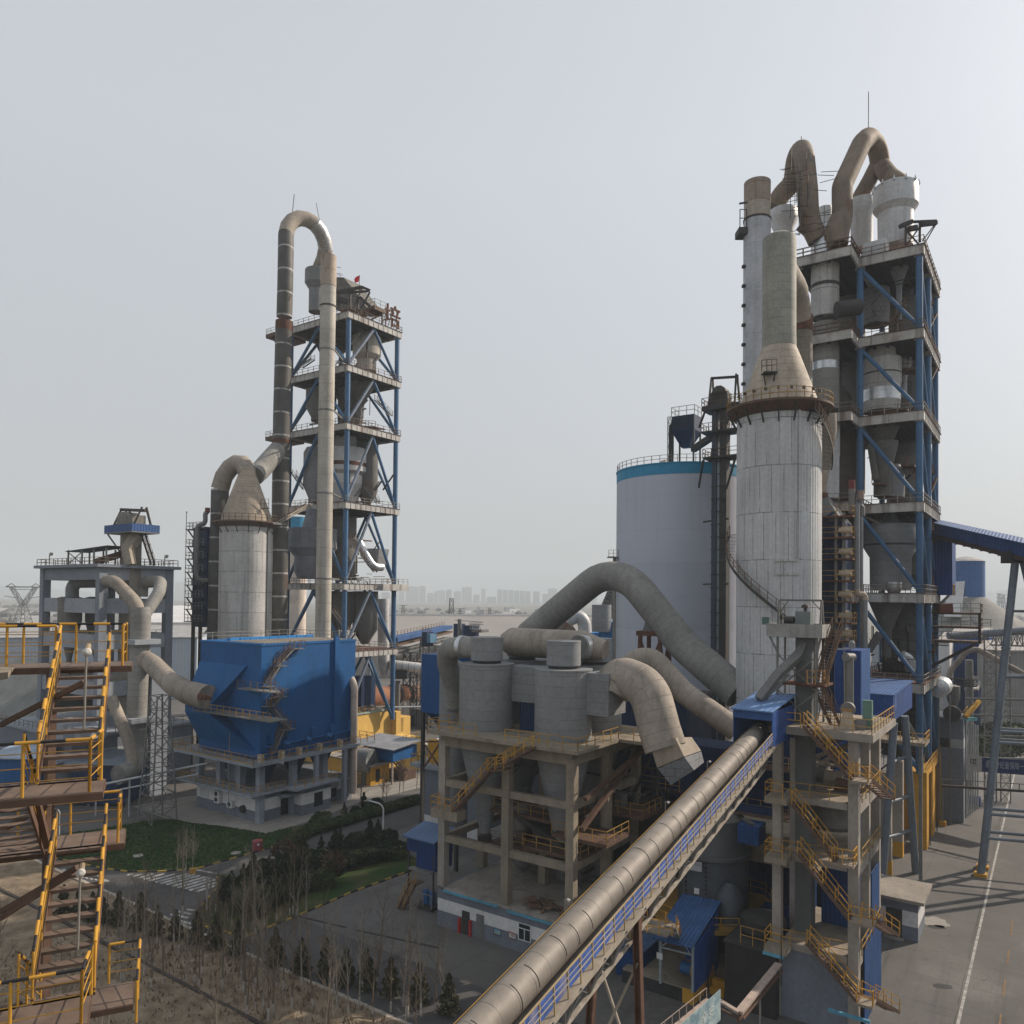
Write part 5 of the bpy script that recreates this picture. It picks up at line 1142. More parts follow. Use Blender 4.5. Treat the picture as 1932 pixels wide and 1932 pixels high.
# inlet boxes between them
T = Thing('inlet_duct', 'flat sided grey inlet ducts between the mill frame cyclones', 'duct', mF(-7.5, 3, ZD))
T.part('inlet_box', bx(-9.8, -5.2, 4.0, 6.2, 21.8, 25.25), cyc_c)
T.part('inlet_box', bx(-.6, 1.8, 3.2, 6.6, 21.4, 25.2), cyc_c)
T.part('dark_chute', bx(-8.6, -6.4, 4.4, 6, ZD+.3, 22.3), blue_d)
zc = 27.4
dcap = lambda a_, b_: mF(a_, b_, zc)
solo('header_duct', MB().tube([mF(-13.6, 8.6, 27.3), mF(-12.6, 8.6, 27.3), mF(-3.5, 8.0, 27.3), mF(-1.2, 8.2, 27.0)], [.95, 1.5, 1.5, .9], 26), duct_t, 'long level tan header duct behind the round cyclone caps', 'duct')
elb = [mF(-12.8, 3.6, 26.8), at(cF(460, 822), 79.0), at(cF(345, 838), 80.5), at(cF(345, 950), 81.5), at(cF(395, 1100), 82.5), at(cF(400, 1250), 83)]
T = Thing('elbow_duct', 'grey elbow duct with a silver band leaving the outer cyclone cap and turning down', 'duct', mF(-16, 8, 20))
T.part('duct_body', MB().tube(fil(elb, 2.2, 5), 1.12, 22), duct_g); e0 = at(cF(440, 822), 79.15); e1 = at(cF(470, 822), 78.85)
T.part('silver_band', MB().tube([e0, e1], 1.16, 22), silv)
T = Thing('link_duct', 'short grey duct with a silver collar between two cyclone caps', 'duct', mF(-3, 7, 26))
p = at(cF(1290, 825), 74.5); q = at(cF(1375, 825), 76); T.part('duct_body', MB().tube([p, q], 1.15, 22), duct_g); T.part('silver_band', MB().tube([p+(q-p)*.12, p+(q-p)*.62], 1.19, 22), silv)
dn = at(cF(390, 1300), 84); solo('rear_bin', MB().lathe(dn[:2], [(1.6, 6), (1.6, 24.6), (.2, 25.2)], 26), cyc_c, 'pale grey cylinder rising beside the outer cyclone behind the elbow', 'bin')
# big arched outlet duct to the right front
pt = [mF(1.2, 4.8, 23.3), at(cF(1590, 1030), 71), at(cF(1800, 1110), 69), at(cF(1880, 1420), 68), at(cF(1925, 1560), 67.5)]
pth = fil(pt, 4.8, 9)
T = Thing('outlet_duct', 'large tan arched outlet duct bending down beside the mill frame', 'duct', at(cF(1925, 1700), 67.5))
T.part('duct_body', MB().tube(pth, [1.7]*2+[1.85]*(len(pth)-2), 28), duct_t)
e0 = pth[-1]; hp = MB(); d0 = 67.2
def quad_px(L, d, th): return MB().slab([at(cO(*p), d) for p in L], V3(X[0]*.2-A[0]*0, th, 0))
tr = MB(); c0 = at(cO(640, 180), d0); c1 = at(cO(735, 455), d0)
tr.hexa([at(cO(488, 532), d0-.6), at(cO(790, 408), d0-1.4), at(cO(978, 342), d0+1.2), at(cO(650, 470), d0+1.8), at(cO(395, 230), d0-.6), at(cO(690, 200), d0-1.4), at(cO(872, 190), d0+1.2), at(cO(570, 200), d0+1.8)])
T.part('square_foot', tr, mat('duct_foot_tan', (.36, .31, .25), .8, streak=.5))
ft = MB(); ft.hexa([at(cO(640, 725), d0-.5), at(cO(900, 560), d0-1.2), at(cO(1010, 470), d0+1.1), at(cO(760, 640), d0+1.6), at(cO(495, 540), d0-.55), at(cO(792, 415), d0-1.3), at(cO(980, 350), d0+1.1), at(cO(655, 478), d0+1.7)])
T.part('expansion_joint', ft, mat('joint_grey', (.20, .21, .23), .6, seam=(.8, .8, .05, .8)))
# giant inverted V duct behind
gv = [at(cF(930, 735), 113), at(cF(1572, 205), 102), at(cT(700, 560), 95), at(cT(1360, 1130), 90)]
pth = fil(gv, 6.5, 7); rs_ = np.linspace(1.95, 2.0, len(pth))
T = Thing('crossover_duct', 'giant inverted V crossover duct spanning in front of the white silo', 'duct', gv[0])
T.part('duct_body', MB().tube(pth, list(rs_), 34), duct_g)
sd2 = [at(cT(-20, 860), 84), at(cT(130, 700), 83.5), at(cT(330, 715), 83), at(cT(700, 1130), 80), at(cT(1180, 1470), 77.5), at(cT(1330, 1570), 77)]
solo('cross_duct', MB().tube(fil(sd2, 5, 5), 1.18, 26), duct_t, 'middle sized tan duct sloping down under the giant crossover duct', 'duct')
tr = at(cT(335, 640), 98); T = Thing('duct_support', 'rust brown steel trestle holding up the crossover duct', 'support', (tr[0], tr[1], 19)); f = Fr(tr)
zt = zof(tr, cT(0, 430)[1])
lg = MB()
for a_ in (-1.35, 1.35):
    for b_ in (-1.3, 1.3): T.part('leg', MB().bar(f(a_*1.15, b_*1.15, 19), f(a_, b_, zt), .42), rustm)
br = MB()
for s_ in (-1, 1): br.bar(f(-1.35, -1.3, 20 if s_ > 0 else zt-.4), f(1.35, -1.3, zt-.4 if s_ > 0 else 20), .2); br.bar(f(1.35, -1.3, 20 if s_ > 0 else zt-.4), f(1.35, 1.3, zt-.4 if s_ > 0 else 20), .2)
T.part('cross_brace', br, rustm); T.part('cap_beam', MB().box(f, -1.8, 1.8, -1.6, 1.6, zt, zt+.6), rustm)
T.part('saddle', MB().hexa([f(-1.2, -1, zt+.6), f(1.2, -1, zt+.6), f(1.2, 1, zt+.6), f(-1.2, 1, zt+.6), f(-.5, -1, zt+2.8), f(1.1, -1, zt+1.9), f(1.1, 1, zt+1.9), f(-.5, 1, zt+2.8)]), steel_g)
# blue hall under the ducts, with its roof gear
hb = at(cT(640, 900), 101); f = Fr(hb); hz_ = 18.8
T = Thing('bag_filter_hall', 'long dark blue bag filter hall under the crossover duct', 'building', (hb[0], hb[1], 0))
T.part('wall', MB().box(f, -20, 1.0, 0, 9, 6, hz_), blue_d); T.part('roof', MB().box(f, -20.3, 1.3, -.3, 9.3, hz_, hz_+.4), steel_d)
T.part('hopper', MB().hexa([f(-3, 2, 2), f(-1, 2, 2), f(-1, 5, 2), f(-3, 5, 2), f(-7, 0, 6), f(1, 0, 6), f(1, 9, 6), f(-7, 9, 6)]), blue_d)
for a_ in (-19, -10, -5, .7): T.part('leg', MB().bar(f(a_, .3, 0), f(a_, .3, 6), .4), steel_d)
T.part('railing', MB().rail([f(-20, -.1, hz_+.4), f(1.2, -.1, hz_+.4)], 1.1, 1.5, .08), rail_g)
T.part('roof_pipe', MB().rod(f(-20, 2, hz_+1.2), f(-5, 2, hz_+1.5), .4, 10), steel_g)
for a_ in (-16.5, -12.5): T.part('roof_cabinet', MB().box(f, a_, a_+1.5, 1, 2.2, hz_+.4, hz_+3), greenp)
# blue hopper bin left of the frame
hb = at(cF(270, 1310), 92); f = Fr(hb); z0 = zof(hb, cF(0, 1310)[1]); z1 = zof(hb, cF(0, 882)[1])
T = Thing('hopper_bin', 'plain bright blue hopper bin on slim dark legs beside the mill frame', 'bin', (hb[0], hb[1], 0))
T.part('bin_body', MB().box(f, -2.6, 3.2, 0, 5, z0, z1), mat('bin_blue', (.008, .07, .22), .55, corr=.9, var=.08)); T.part('cone', MB().hexa([f(1.6, 2, z0-4), f(2.4, 2, z0-4), f(2.4, 3, z0-4), f(1.6, 3, z0-4), f(-1.8, 0.02, z0), f(3.2, 0.02, z0), f(3.2, 5, z0), f(-1.8, 5, z0)]), blue_d)
for a_, b_ in ((-2.4, .2), (3, .2), (-2.4, 4.8), (3, 4.8)): T.part('leg', MB().bar(f(a_, b_, 0), f(a_, b_, z0), .38), steel_d)
cb = MB(); cb.bar(f(-2.4, .2, z0-7), f(1, .2, z0-2.5), .18); cb.bar(f(-2.4, .2, z0-3.6), f(1, .2, z0-7.), .16); cb.bar(f(-2.4, .2, z0-3.6), f(2.6, .2, z0-2.9), .2); T.part('cross_brace', cb, brownp)
solo('ochre_panel', MB().box(Fr(at(cF(205, 1420), 108)), 0, 3.6, 0, 1, 5, 12), yel_o, 'plain ochre wall panel glimpsed under the blue hopper bin', 'panel')
# grey control house behind the frame
ch = gnd(cG(150, 500)); f = Fr(ch); zt = zof(ch, cF(0, 1690)[1])
T = Thing('control_house', 'tall grey house with a railed flat roof behind the mill frame', 'building', (ch[0], ch[1], 0))
T.part('wall', MB().box(f, 0, 12, 0, 12, 1.8, zt), greyw); T.part('wall', MB().box(f, -.02, 12, -.02, 12, 0, 1.8), white); T.part('roof', MB().box(f, -1.4, 12.6, -.8, 12.6, zt, zt+.5), concg)
T.part('railing', MB().rail([f(-1.3, 12, zt+.5), f(-1.3, -.7, zt+.5), f(12, -.7, zt+.5)], 1.2, 1.3, .08), yel_d); T.part('window', MB().box(f, 3.2, 6.4, -.05, -.0, 5, 9), winm)
T.part('downpipe', MB().rod(f(.5, -.12, 0), f(.5, -.12, zt), .12, 6), rail_g)
# small blue raised cabin at the outer corner of the frame
cbn = at(cG(170, 880), 80); f = Fr(cbn); za = zof(cbn, cG(0, 690)[1]); zb = zof(cbn, cG(0, 592)[1]); zl = zof(cbn, cG(0, 800)[1])
T = Thing('raised_cabin', 'dark blue raised cabin with a lighter blue roof at the mill frame corner', 'cabin', (cbn[0], cbn[1], 0))
T.part('upper_wall', MB().box(f, -2.0, 1.9, -.4, 2.4, za, zb), mat('cabin_blue', (.008, .04, .15), .55, corr=.3)); T.part('wall', MB().box(f, -.7, 1.9, -.35, 2.3, zl, za), mat('cabin_blue', (.01, .04, .2)))
T.part('roof', MB().hexa([f(a_, b_, zb+.05+k*.15+(b_+.7)*.2) for k in (0, 1) for a_, b_ in ((-2.3, -.8), (2.1, -.8), (2.1, 2.7), (-2.3, 2.7))]), mat('cabin_roof_blue', (.10, .17, .31), .5, corr=.4, var=.15)); T.part('canopy', MB().box(f, -1.2, 1.8, -1.1, -.4, zl-.05, zl+.08), steel_g)
for a_ in (-1.8, 1.6): T.part('leg', MB().bar(f(a_, -.3, 0), f(a_, -.3, za), .14), steel_d)
stair(T, f(-1.3, -.5, 2.3), f(-1.7, -1.9, 0), X, .7, brownp, yel_d); T.part('platform', MB().box(f, -1.7, -.5, -.5, .7, 2.2, 2.3), brownp)
for a_ in (.2, 1.1): T.part('tank', MB().lathe(f(a_, .2, 0)[:2], [(.36, .4), (.36, 1.7), (.1, 1.8)], 16), mat('tank_blue', (.03, .12, .3), .5))
T.part('pump_skid', MB().box(f, -.5, 1.7, -.7, .8, .1, .4), steel_d); T.part('pipe_frame', MB().rail([f(-.5, -.7, .4), f(1.7, -.7, .4)], 1.3, 1.1, .06, (1.,)), rail_g)

# ================================================================== SILO GROUP
sc = at((1283, 1127), 133); rS = 11.0; zt = 54.0
sc = sc+0; f = Fr(sc)
T = Thing('white_silo', 'huge white rendered silo with a cyan top band', 'silo', (sc[0], sc[1], 0))
T.part('wall', MB().lathe(sc[:2], [(rS, 0), (rS, zt-1.9)], 96), siloM)
T.part('cyan_band', MB().lathe(sc[:2], [(rS*1.003, zt-1.9), (rS*1.003, zt-.25), (rS*1.012, zt-.2), (rS*1.012, zt), (.1, zt+.3)], 96), cyan)
ring = [V3(sc[0]+(rS-.1)*math.cos(a), sc[1]+(rS-.1)*math.sin(a), zt) for a in np.linspace(0, 2*math.pi, 49)]
T.part('railing', MB().rail(ring, 1.2, 1.5, .08), rail_g)
T.part('side_ladder', MB().bar(V3(sc[0]-rS-.5, sc[1]-1, zt-15), V3(sc[0]-rS-.5, sc[1]-1, 10), .5, .3), rail_g); T.part('side_platform', MB().cbox(V3(sc[0]-rS-.8, sc[1]-1, zt-15), 1.8, 1.8, .2).rail([V3(sc[0]-rS-1.6, sc[1]-1.8, zt-14.8), V3(sc[0]-rS+0, sc[1]-1.8, zt-14.8)], 1.1, .9, .07), rail_g)
df = at(cL(655, 630), 127); f = Fr(df); z0 = zt+.2
T = Thing('dust_filter', 'dark blue dust filter with a hopper standing on the silo roof', 'filter', (df[0], df[1], z0))
zh = zof(df, cL(0, 475)[1]); z1 = zof(df, cL(0, 375)[1])
T.part('body', MB().box(f, -1.95, 1.95, -1.5, 1.8, zh, z1), blue_d); T.part('hopper', MB().hexa([f(-.7, -.4, zh-2.6), f(.7, -.4, zh-2.6), f(.7, .7, zh-2.6), f(-.7, .7, zh-2.6), f(-1.95, -1.5, zh), f(1.95, -1.5, zh), f(1.95, 1.8, zh), f(-1.95, 1.8, zh)]), blue_d)
for a_, b_ in ((-1.8, -1.3), (1.8, -1.3), (-1.8, 1.6), (1.8, 1.6)): T.part('leg', MB().bar(f(a_, b_, z0), f(a_, b_, zh), .25), steel_d)
T.part('railing', MB().rail([f(-2, 1.6, z1), f(-2, -1.5, z1), f(2, -1.5, z1), f(2, 1.6, z1)], 1.5, 1.3, .09), rail_g)
rb = MB()
for k in range(12): rb.box(f, -1.85+k*.33, -1.78+k*.33, -1.58, -1.5, zh+.1, z1-.1)
T.part('stiffener', rb, steel_d); T.part('clean_pipe', MB().tube(fil([f(-2.6, -.5, z0), f(-2.6, -.5, zh+1.2), f(-2, -.5, zh+1.8)], .6, 4), .26, 10), steel_d)
lt_ = MB().lattice(f(-2.3, -1.4, z0), f(-2.3, -1.4, z1), X, .6, 8, .07); T.part('ladder', lt_, steel_d)
solo('roof_fan', MB().tube([f(-4.4, 0, z0+.6), f(-3.4, 0, z0+.6)], [.6, .75], 16), cream, 'small round cream fan on the silo roof beside the dust filter', 'fan')
# bucket elevator beside the silo
be = at(cL(882, 1000), 116); f = Fr(be)
T = Thing('bucket_elevator', 'tall dark twin leg bucket elevator in front of the white silo', 'elevator', (be[0], be[1], 0))
zp = zof(be, cL(0, 305)[1]); zp2 = zof(be, cL(0, 470)[1]); zp3 = zof(be, cL(0, 640)[1])
for a0, a1, mm in ((-1.15, -.42, mat('elevator_blue_grey', (.045, .06, .085), .6, streak=.3)), (.06, 1.15, steel_d)): T.part('leg_casing', MB().box(f, a0, a1, -.8, .8, 0, zp), mm)
rb = MB(); lm = mat('ladder_pale', (.30, .36, .40), .6)
T.part('ladder_strip', MB().box(f, -.41, .05, -.5, -.35, 0, zp3), lm)
for k in range(30): rb.box(f, -1.25, 1.25, -.93, -.83, 1.5+k*1.9, 1.62+k*1.9)
T.part('casing_clamp', rb, steel_d)
for z, w_ in ((zp, 2.5), (zp2, 2.6), (zp3, 2.3)):
    o = T.part('platform', MB().box(f, -w_, w_+.8, -1.5, 2, z-.7 if z == zp else z-.3, z), steel_d); T.part('platform_rail', MB().rail([f(-w_, 1.9, z), f(-w_, -1.45, z), f(w_+.75, -1.45, z), f(w_+.75, 1.9, z)], 1.2, 1.3, .09), rail_r, o)
zh = zof(be, cL(0, 178)[1]); hd = MB(); hd.box(f, -1.4, 1.3, -1., 1., zp, zh-1.0); hd.tube([f(-.05, -1., zh-1.1), f(-.05, 1., zh-1.1)], 1.15, 10); T.part('head_casing', hd, mat('elevator_head', (.075, .07, .065), .7, streak=.4))
gn = MB(); za = zof(be, cL(0, 110)[1])
for s_ in (-1.5, 2.5):
    for b_ in (-1.2, 1.2): gn.bar(f(s_, b_, zp), f(s_*.95, b_*.2, za), .26)
gn.bar(f(-1.6, 0, za), f(2.6, 0, za-.4), .28, .35); T.part('hoist_frame', gn, steel_d)
for a0, z, z2 in ((-2.2, zp3, zp3-4.5), (2.8, zp3, zp3-5), (-1.8, zp, zp-3), (2.4, zp, zp-3)): T.part('strut', MB().bar(f(a0, -1.5, z-.4), f(1.1 if a0 > 0 else -3.2, -.7, z2), .24), steel_d)
for y in (1052, 1475):
    z = zof(be, cL(0, y)[1]); T.part('stay_bar', MB().bar(f(-3.4, 2, z), f(1.5, -1, z), .25), steel_d)
solo('air_slide', MB().bar(at(cL(700, 590), 123), at(cL(850, 490), 118), .9, .9), steel_d, 'dark sloping air slide between the elevator and the dust filter', 'conveyor')
# things between the long shed and the ducts
T = Thing('belt_gallery', 'low blue roofed belt gallery on a steel truss in front of the long shed', 'conveyor', at(cW(640, 340), 185))
p = at(cW(520, 330), 178); q = at(cW(1100, 190), 215); T.part('roof', MB().bar(p+Z*1.3, q+Z*1.3, 3, 1.0), mat('gallery_blue', (.03, .09, .24), .6, corr=.6)); T.part('floor', MB().bar(p, q, 3, .5), brownp); T.part('truss', MB().lattice(p-Z*2, q-Z*2, A, 2.6, 16, .25), steel_g)
T.part('railing', MB().rail([p+Z*1.8-A*1.5, q+Z*1.8-A*1.5], 1.0, 2, .09), rail_r)
for t in (.3, .75): c = p+(q-p)*t; T.part('trestle', MB().lattice(V3(c[0], c[1], 0), c-Z*3, X, 2.4, 6, .25), steel_d)
tb_ = at(cW(880, 340), 186); f = Fr(tb_); z0 = zof(tb_, cW(0, 345)[1]); z1 = zof(tb_, cW(0, 195)[1])
T = Thing('transfer_bin', 'small blue transfer bin with a railed top on the belt gallery', 'bin', (tb_[0], tb_[1], 0))
T.part('body', MB().box(f, -1.5, .2, 0, 2.4, z0, z1), blue_d); T.part('body', MB().box(f, .25, 1.4, -.2, 2.2, z0+1, z1-.4), mat('bin_pale_blue', (.12, .25, .38), .6)); T.part('railing', MB().rail([f(-1.5, 0, z1), f(1.4, 0, z1)], 1.0, .6, .09), rail_r)
T.part('chute', MB().tube([f(-1.2, -.5, z1-1), f(-1.8, -.5, z0-3)], .25, 8), steel_g); T.part('frame_leg', MB().lattice(f(0, 1, 0), f(0, 1, z0), X, 2, 8, .2), steel_g)
dc = at(cS(580, 400), 190); f = Fr(dc); z0 = zof(dc, cS(0, 402)[1]); z1 = zof(dc, cS(0, 300)[1])
T = Thing('dust_collector', 'dark blue twin box dust collector with a row of pulse pipes', 'filter', (dc[0], dc[1], z0))
T.part('body', MB().box(f, -1.7, -.4, 0, 3, z0-2, z1), blue_d); T.part('body', MB().box(f, 1.4, 4, 0, 3, z0-2, z1-.3), blue_d)
T.part('vent_stack', MB().tube([f(.25, 0, z0-2), f(.25, 0, z1+1.2)], .5, 12), steel_g)
pp = MB()
for k in range(6): pp.tube(fil([f(3.7+k*.62, 0, z1+.5), f(3.5+k*.62, -.3, z1+.1), f(3.9+k*.62, -.3, z1-1.2)], .2, 3), .09, 6)
pp.bar(f(-1.6, .5, z1+.9), f(7.2, .5, z1+.6), .15); pp.bar(f(3, .5, z1), f(7.2, .5, z1), .15); T.part('pulse_pipe', pp, rail_g); T.part('pulse_box', MB().box(f, 4, 7, 0, 3, z1-1.9, z1-1.2), steel_g); T.part('support', MB().lattice(f(0, 2, 0), f(0, 2, z0-2), X, 2.4, 6, .2), steel_d)
T = Thing('crusher_frame', 'dark clutter of walkways and steel below the belt gallery', 'platform', at(cS(330, 520), 188))
f = Fr(at(cS(330, 520), 188)); z_ = at(cS(330, 520), 188)[2]
T.part('walkway', MB().box(f, -6, 8, 0, 3, z_-3, z_-2.6), brownp); T.part('railing', MB().rail([f(-6, 0, z_-2.6), f(8, 0, z_-2.6)], 1.3, 1.2, .1), rail_r); T.part('leg', MB().lattice(f(-3, 1, 0), f(-3, 1, z_-3), X, 2.4, 5, .25), steel_g); T.part('drum', MB().tube([f(-9, -1, z_-2), f(-6.5, -1, z_-2)], .9, 12), steel_p)
# blue works beyond the giant duct
wk = at(cF(1440, 740), 160); f = Fr(wk); z1 = zof(wk, cF(0, 640)[1])
T = Thing('filter_works', 'bright blue works house with railings beyond the crossover duct', 'building', (wk[0], wk[1], 0))
T.part('wall', MB().box(f, 0, 12, 0, 10, 0, z1), blue_l); T.part('railing', MB().rail([f(-4, 0, z1-2.4), f(0, 0, z1), f(12, 0, z1)], 1.2, 1.4, .1), rail_g)
T.part('hopper_roof', MB().hexa([f(-6, -1, z1-5), f(.5, -1, z1-5), f(.5, 6, z1-5), f(-6, 6, z1-5), f(-4, 0, z1-2.4), f(0, 0, z1-2.4), f(0, 5, z1-2.4), f(-4, 5, z1-2.4)]), blue_l)
sb_ = at(cF(1460, 610), 158); T.part('vent_stack', MB().lathe(sb_[:2], [(2.0, z1-2), (2.0, zof(sb_, cF(0, 518)[1]))], 20), cyc_c)
solo('silver_elbow', MB().tube(fil([at(cF(1200, 640), 150), at(cF(1290, 595), 150), at(cF(1335, 640), 150), at(cF(1340, 720), 150)], 3, 5), 1.3, 18), cyc_w, 'silver elbow duct seen under the arm of the crossover duct', 'duct')
solo('tan_elbow', MB().tube(fil([at(cF(1080, 740), 128), at(cF(1170, 690), 128), at(cF(1225, 720), 128), at(cF(1225, 800), 128)], 2, 5), 1.4, 16), duct_r, 'small rusty tan elbow duct above the cyclone caps', 'duct')
T = Thing('inclined_gallery', 'steep grey inclined gallery leaning at the side of the white silo', 'conveyor', at(cF(1510, 620), 175)); T.part('frame', MB().lattice(at(cF(1500, 620), 175), at(cF(1580, 430), 175), A, 3.4, 8, .35), steel_g); T.part('cover', MB().bar(at(cF(1490, 560), 176), at(cF(1570, 400), 176), 2.5, 2.5), cyc_d)
# ================================================================== RIGHT PREHEATER TOWER
rN = at((1735, 1300), 100); LV2 = [78.7, 67.7, 56.9, 45.0, 33.1, 21.4]
RT, rF = preheater('preheater_tower', 'tall open preheater tower with blue columns and silver topped cyclones beside the stair tower', rN, -7.2, 0, 0, 16.9, LV2, 9.8, .43, bluec, bluec, blueg,
    [(-7.2, .6, -.6, 17.5), (-15.0, -7.25, -5.2, 17.4)], [((0, 0), (0, 8.45), 'D'), ((0, 8.45), (0, 16.9), 'D'), ((-7.2, 0), (0, 0), 'D')],
    [(0, 0), (-7.2, 0), (0, 8.45), (0, 16.9), (-7.2, 16.9), (-14.3, -4.4), (-14.3, 16.4)])
for z in LV2[:3]:
    RT.part('edge_rail', MB().rail([rF(-14.9, -5.1, z), rF(-7.3, -5.1, z), rF(-7.3, -.6, z)], 1.1, 1.5, .07), rail_r)
for q in (((650, 1690), (1100, 1490)),): pass
stair(RT, at(cX(1090, 1500), 104), at(cX(925, 1690), 104), A, .9, brownp, rail_r)
stair(RT, at(cI(1345, 1050), 105), at(cI(1415, 1160), 106), A, .9, brownp, rail_r)
for x0, x1, y, d in ((1310, 1410, 1045, 104), (1290, 1360, 640, 101), (1305, 1420, 345, 106), (1100, 1205, 1180, 104)):
    p = at(cI(x0, y), d); q = at(cI(x1, y), d); q[2] = p[2]; w = MB(); w.hexa([p-Z*.25, q-Z*.25, q+A*3-Z*.25, p+A*3-Z*.25, p, q, q+A*3, p+A*3]); o = RT.part('inner_platform', w, brownp); RT.part('platform_rail', MB().rail([p, q], 1.1, 1.2, .07), rail_r, o)
zg = MB()
for k in range(14):
    z = 78-k*4.; zg.bar(rF(-.5+.9*(k % 2), 14, z), rF(-.5+.9*((k+1) % 2), 10, z-4), .5, .2)
RT.part('rear_stair', zg, brownp)
KX = .1823; KI = .2604
# cyclones on the top deck
Tc, c1 = vessel(cX, 988, 106, [(2, 268), (212, 284), (217, 300), (217, 500), (172, 562), (168, 915)], cyc_w, 'wide silver cyclone at the outer end of the upper deck under the twin branch duct', k=KX, n=40)
sp = MB()
for k in range(12):
    a = k*math.pi/6; r = 217*KX/FP*106; q = V3(c1[0]+r*math.cos(a), c1[1]+r*math.sin(a), zof(c1, cX(0, 292)[1])); sp.tube([q-Z*.2, q+Z*.55], [.2, .03], 4)
Tc.part('lifting_lug', sp, cyc_w)
vessel(cX, 640, 112, [(2, 405), (124, 415), (128, 425), (128, 545), (108, 630), (108, 930)], cyc_w, 'silver cyclone on the upper deck between the duct leg and the wide cyclone', k=KX)
vessel(cH, 512, 112, [(2, 822), (104, 835), (108, 845), (108, 930), (78, 990), (78, 1130)], cyc_w, 'silver cyclone on the upper deck beside the tall plain stack')
vessel(cX, 258, 118, [(75, 500), (78, 520), (78, 830)], cyc_w, 'silver cyclone half hidden behind the scaffolded duct', k=KX)
vessel(cX, 1025, 105, [(112, 1042), (112, 1060), (30, 1285), (27, 1660)], cyc_c, 'pale cone and dip pipe hanging under the upper deck', 'cone_vessel', k=KX)
vessel(cX, 1125, 112, [(75, 1180), (75, 1300), (30, 1420), (26, 1620)], cyc_c, 'small pale cone hanging behind the dip pipe', 'cone_vessel', k=KX)
for (y0, y1, lab) in ((1005, 1640, 'upper pale riser cylinder between the two highest decks'), (1700, 2590, 'riser cylinder with a silver band below the second deck'), ):
    vessel(cX, 258, 104.6, [(138, y0), (138, y1)], clad2 if y0 < 1100 else duct_g, lab, 'riser_vessel', k=KX, extra=((139.5, 2105, 2185, silv),) if y0 > 1100 else ((140, 1295, 1330, steel_d),))
vessel(cI, 790, 104, [(74, 690), (74, 980), (70, 1000), (70, 1300)], cyc_w, 'pale riser cylinder behind the spiral stair of the big conditioning tower', 'riser_vessel', k=KI)
vessel(cI, 915, 109, [(62, 790), (62, 1300)], mat('riser_brown', (.12, .095, .08), .8, rust=.3), 'dark brown riser between the blue columns', 'riser_vessel', k=KI)  # dark brown riser shell with some rust
vessel(cX, 790, 109, [(126, 1345), (126, 1712)], mat('refractory_grid', (.20, .20, .20), .75, seam=(.7, .7, .07, .9), var=.2), 'grey gridded vessel behind the diagonal brace on the second storey', 'vessel', k=KX)
RT_d = solo('dark_cross_duct', MB().tube([at(cX(380, 1550), 101), at(cX(620, 1520), 101)], 1.05, 16), steel_d, 'short dark cross duct ending in a round black mouth by the blue column', 'duct')
vessel(cI, 1000, 112, [(112, 300), (112, 462), (46, 565), (46, 650)], cyc_d, 'dark drum cyclone half hidden behind the blue column on the third storey', k=KI)
vessel(cI, 1170, 106, [(60, 105), (92, 140), (95, 278), (132, 288), (132, 452), (126, 500), (126, 600), (120, 668)], clad2, 'large grey drum cyclone with a silver band on the third storey', k=KI, extra=((133, 395, 405, steel_d), (127.5, 510, 595, silv)))
vessel(cI, 1330, 110, [(58, 185), (58, 320), (25, 420), (22, 560)], cyc_w, 'small pale cyclone beside the outer blue column on the third storey', k=KI)
vessel(cI, 1180, 106, [(126, 742), (72, 875), (102, 885), (102, 905), (62, 1080), (62, 1280)], cyc_d, 'dark cone cyclone with a flange on the fourth storey', k=KI)
vessel(cI, 1240, 107, [(60, 1050), (90, 1130), (90, 1290)], cyc_c, 'pale chute vessel low on the fourth storey', 'chute_vessel', k=KI)
vessel(cI, 1235, 106, [(30, 1380), (60, 1470), (183, 1488), (185, 1500), (185, 1640), (138, 1722), (136, 1955)], cyc_c, 'broad pale drum cyclone on the fifth storey of the stair side tower', k=KI, extra=((186, 1625, 1640, steel_d),))
vessel(cV, 530, 106, [(120, 590), (100, 640), (36, 800), (30, 1000)], cyc_d, 'dark cone hanging inside the lowest open storey', 'cone_vessel', k=.2603)
sb_ = at(cV(585, 480), 102.5); solo('silver_valve', MB().lathe(sb_[:2], [(.7, zof(sb_, cV(0, 530)[1])), (.95, zof(sb_, cV(0, 505)[1])), (.95, zof(sb_, cV(0, 450)[1])), (.1, zof(sb_, cV(0, 448)[1]))], 16), silv, 'small silver clad valve drum on the fifth deck', 'valve')
solo('silver_bend', MB().tube(fil([at(cV(640, 985), 106), at(cV(690, 1010), 106), at(cV(715, 1090), 106)], 1.5, 5), .8, 14), silv, 'ribbed aluminium bend behind the lowest diagonal brace', 'duct')
for p, q, r, lab in (((cV(480, 820)), cV(400, 950), .5, 'sloping dark chute pipe'), (cI(1090, 900), cI(1130, 1160), .45, 'leaning dark pipe'), (cI(1290, 100), cI(1230, 190), .6, 'slanting grey chute')):
    solo('chute_pipe', MB().tube([at(p, 105), at(q, 105)], r, 10), cyc_d, lab+' inside the stair side tower', 'pipe')
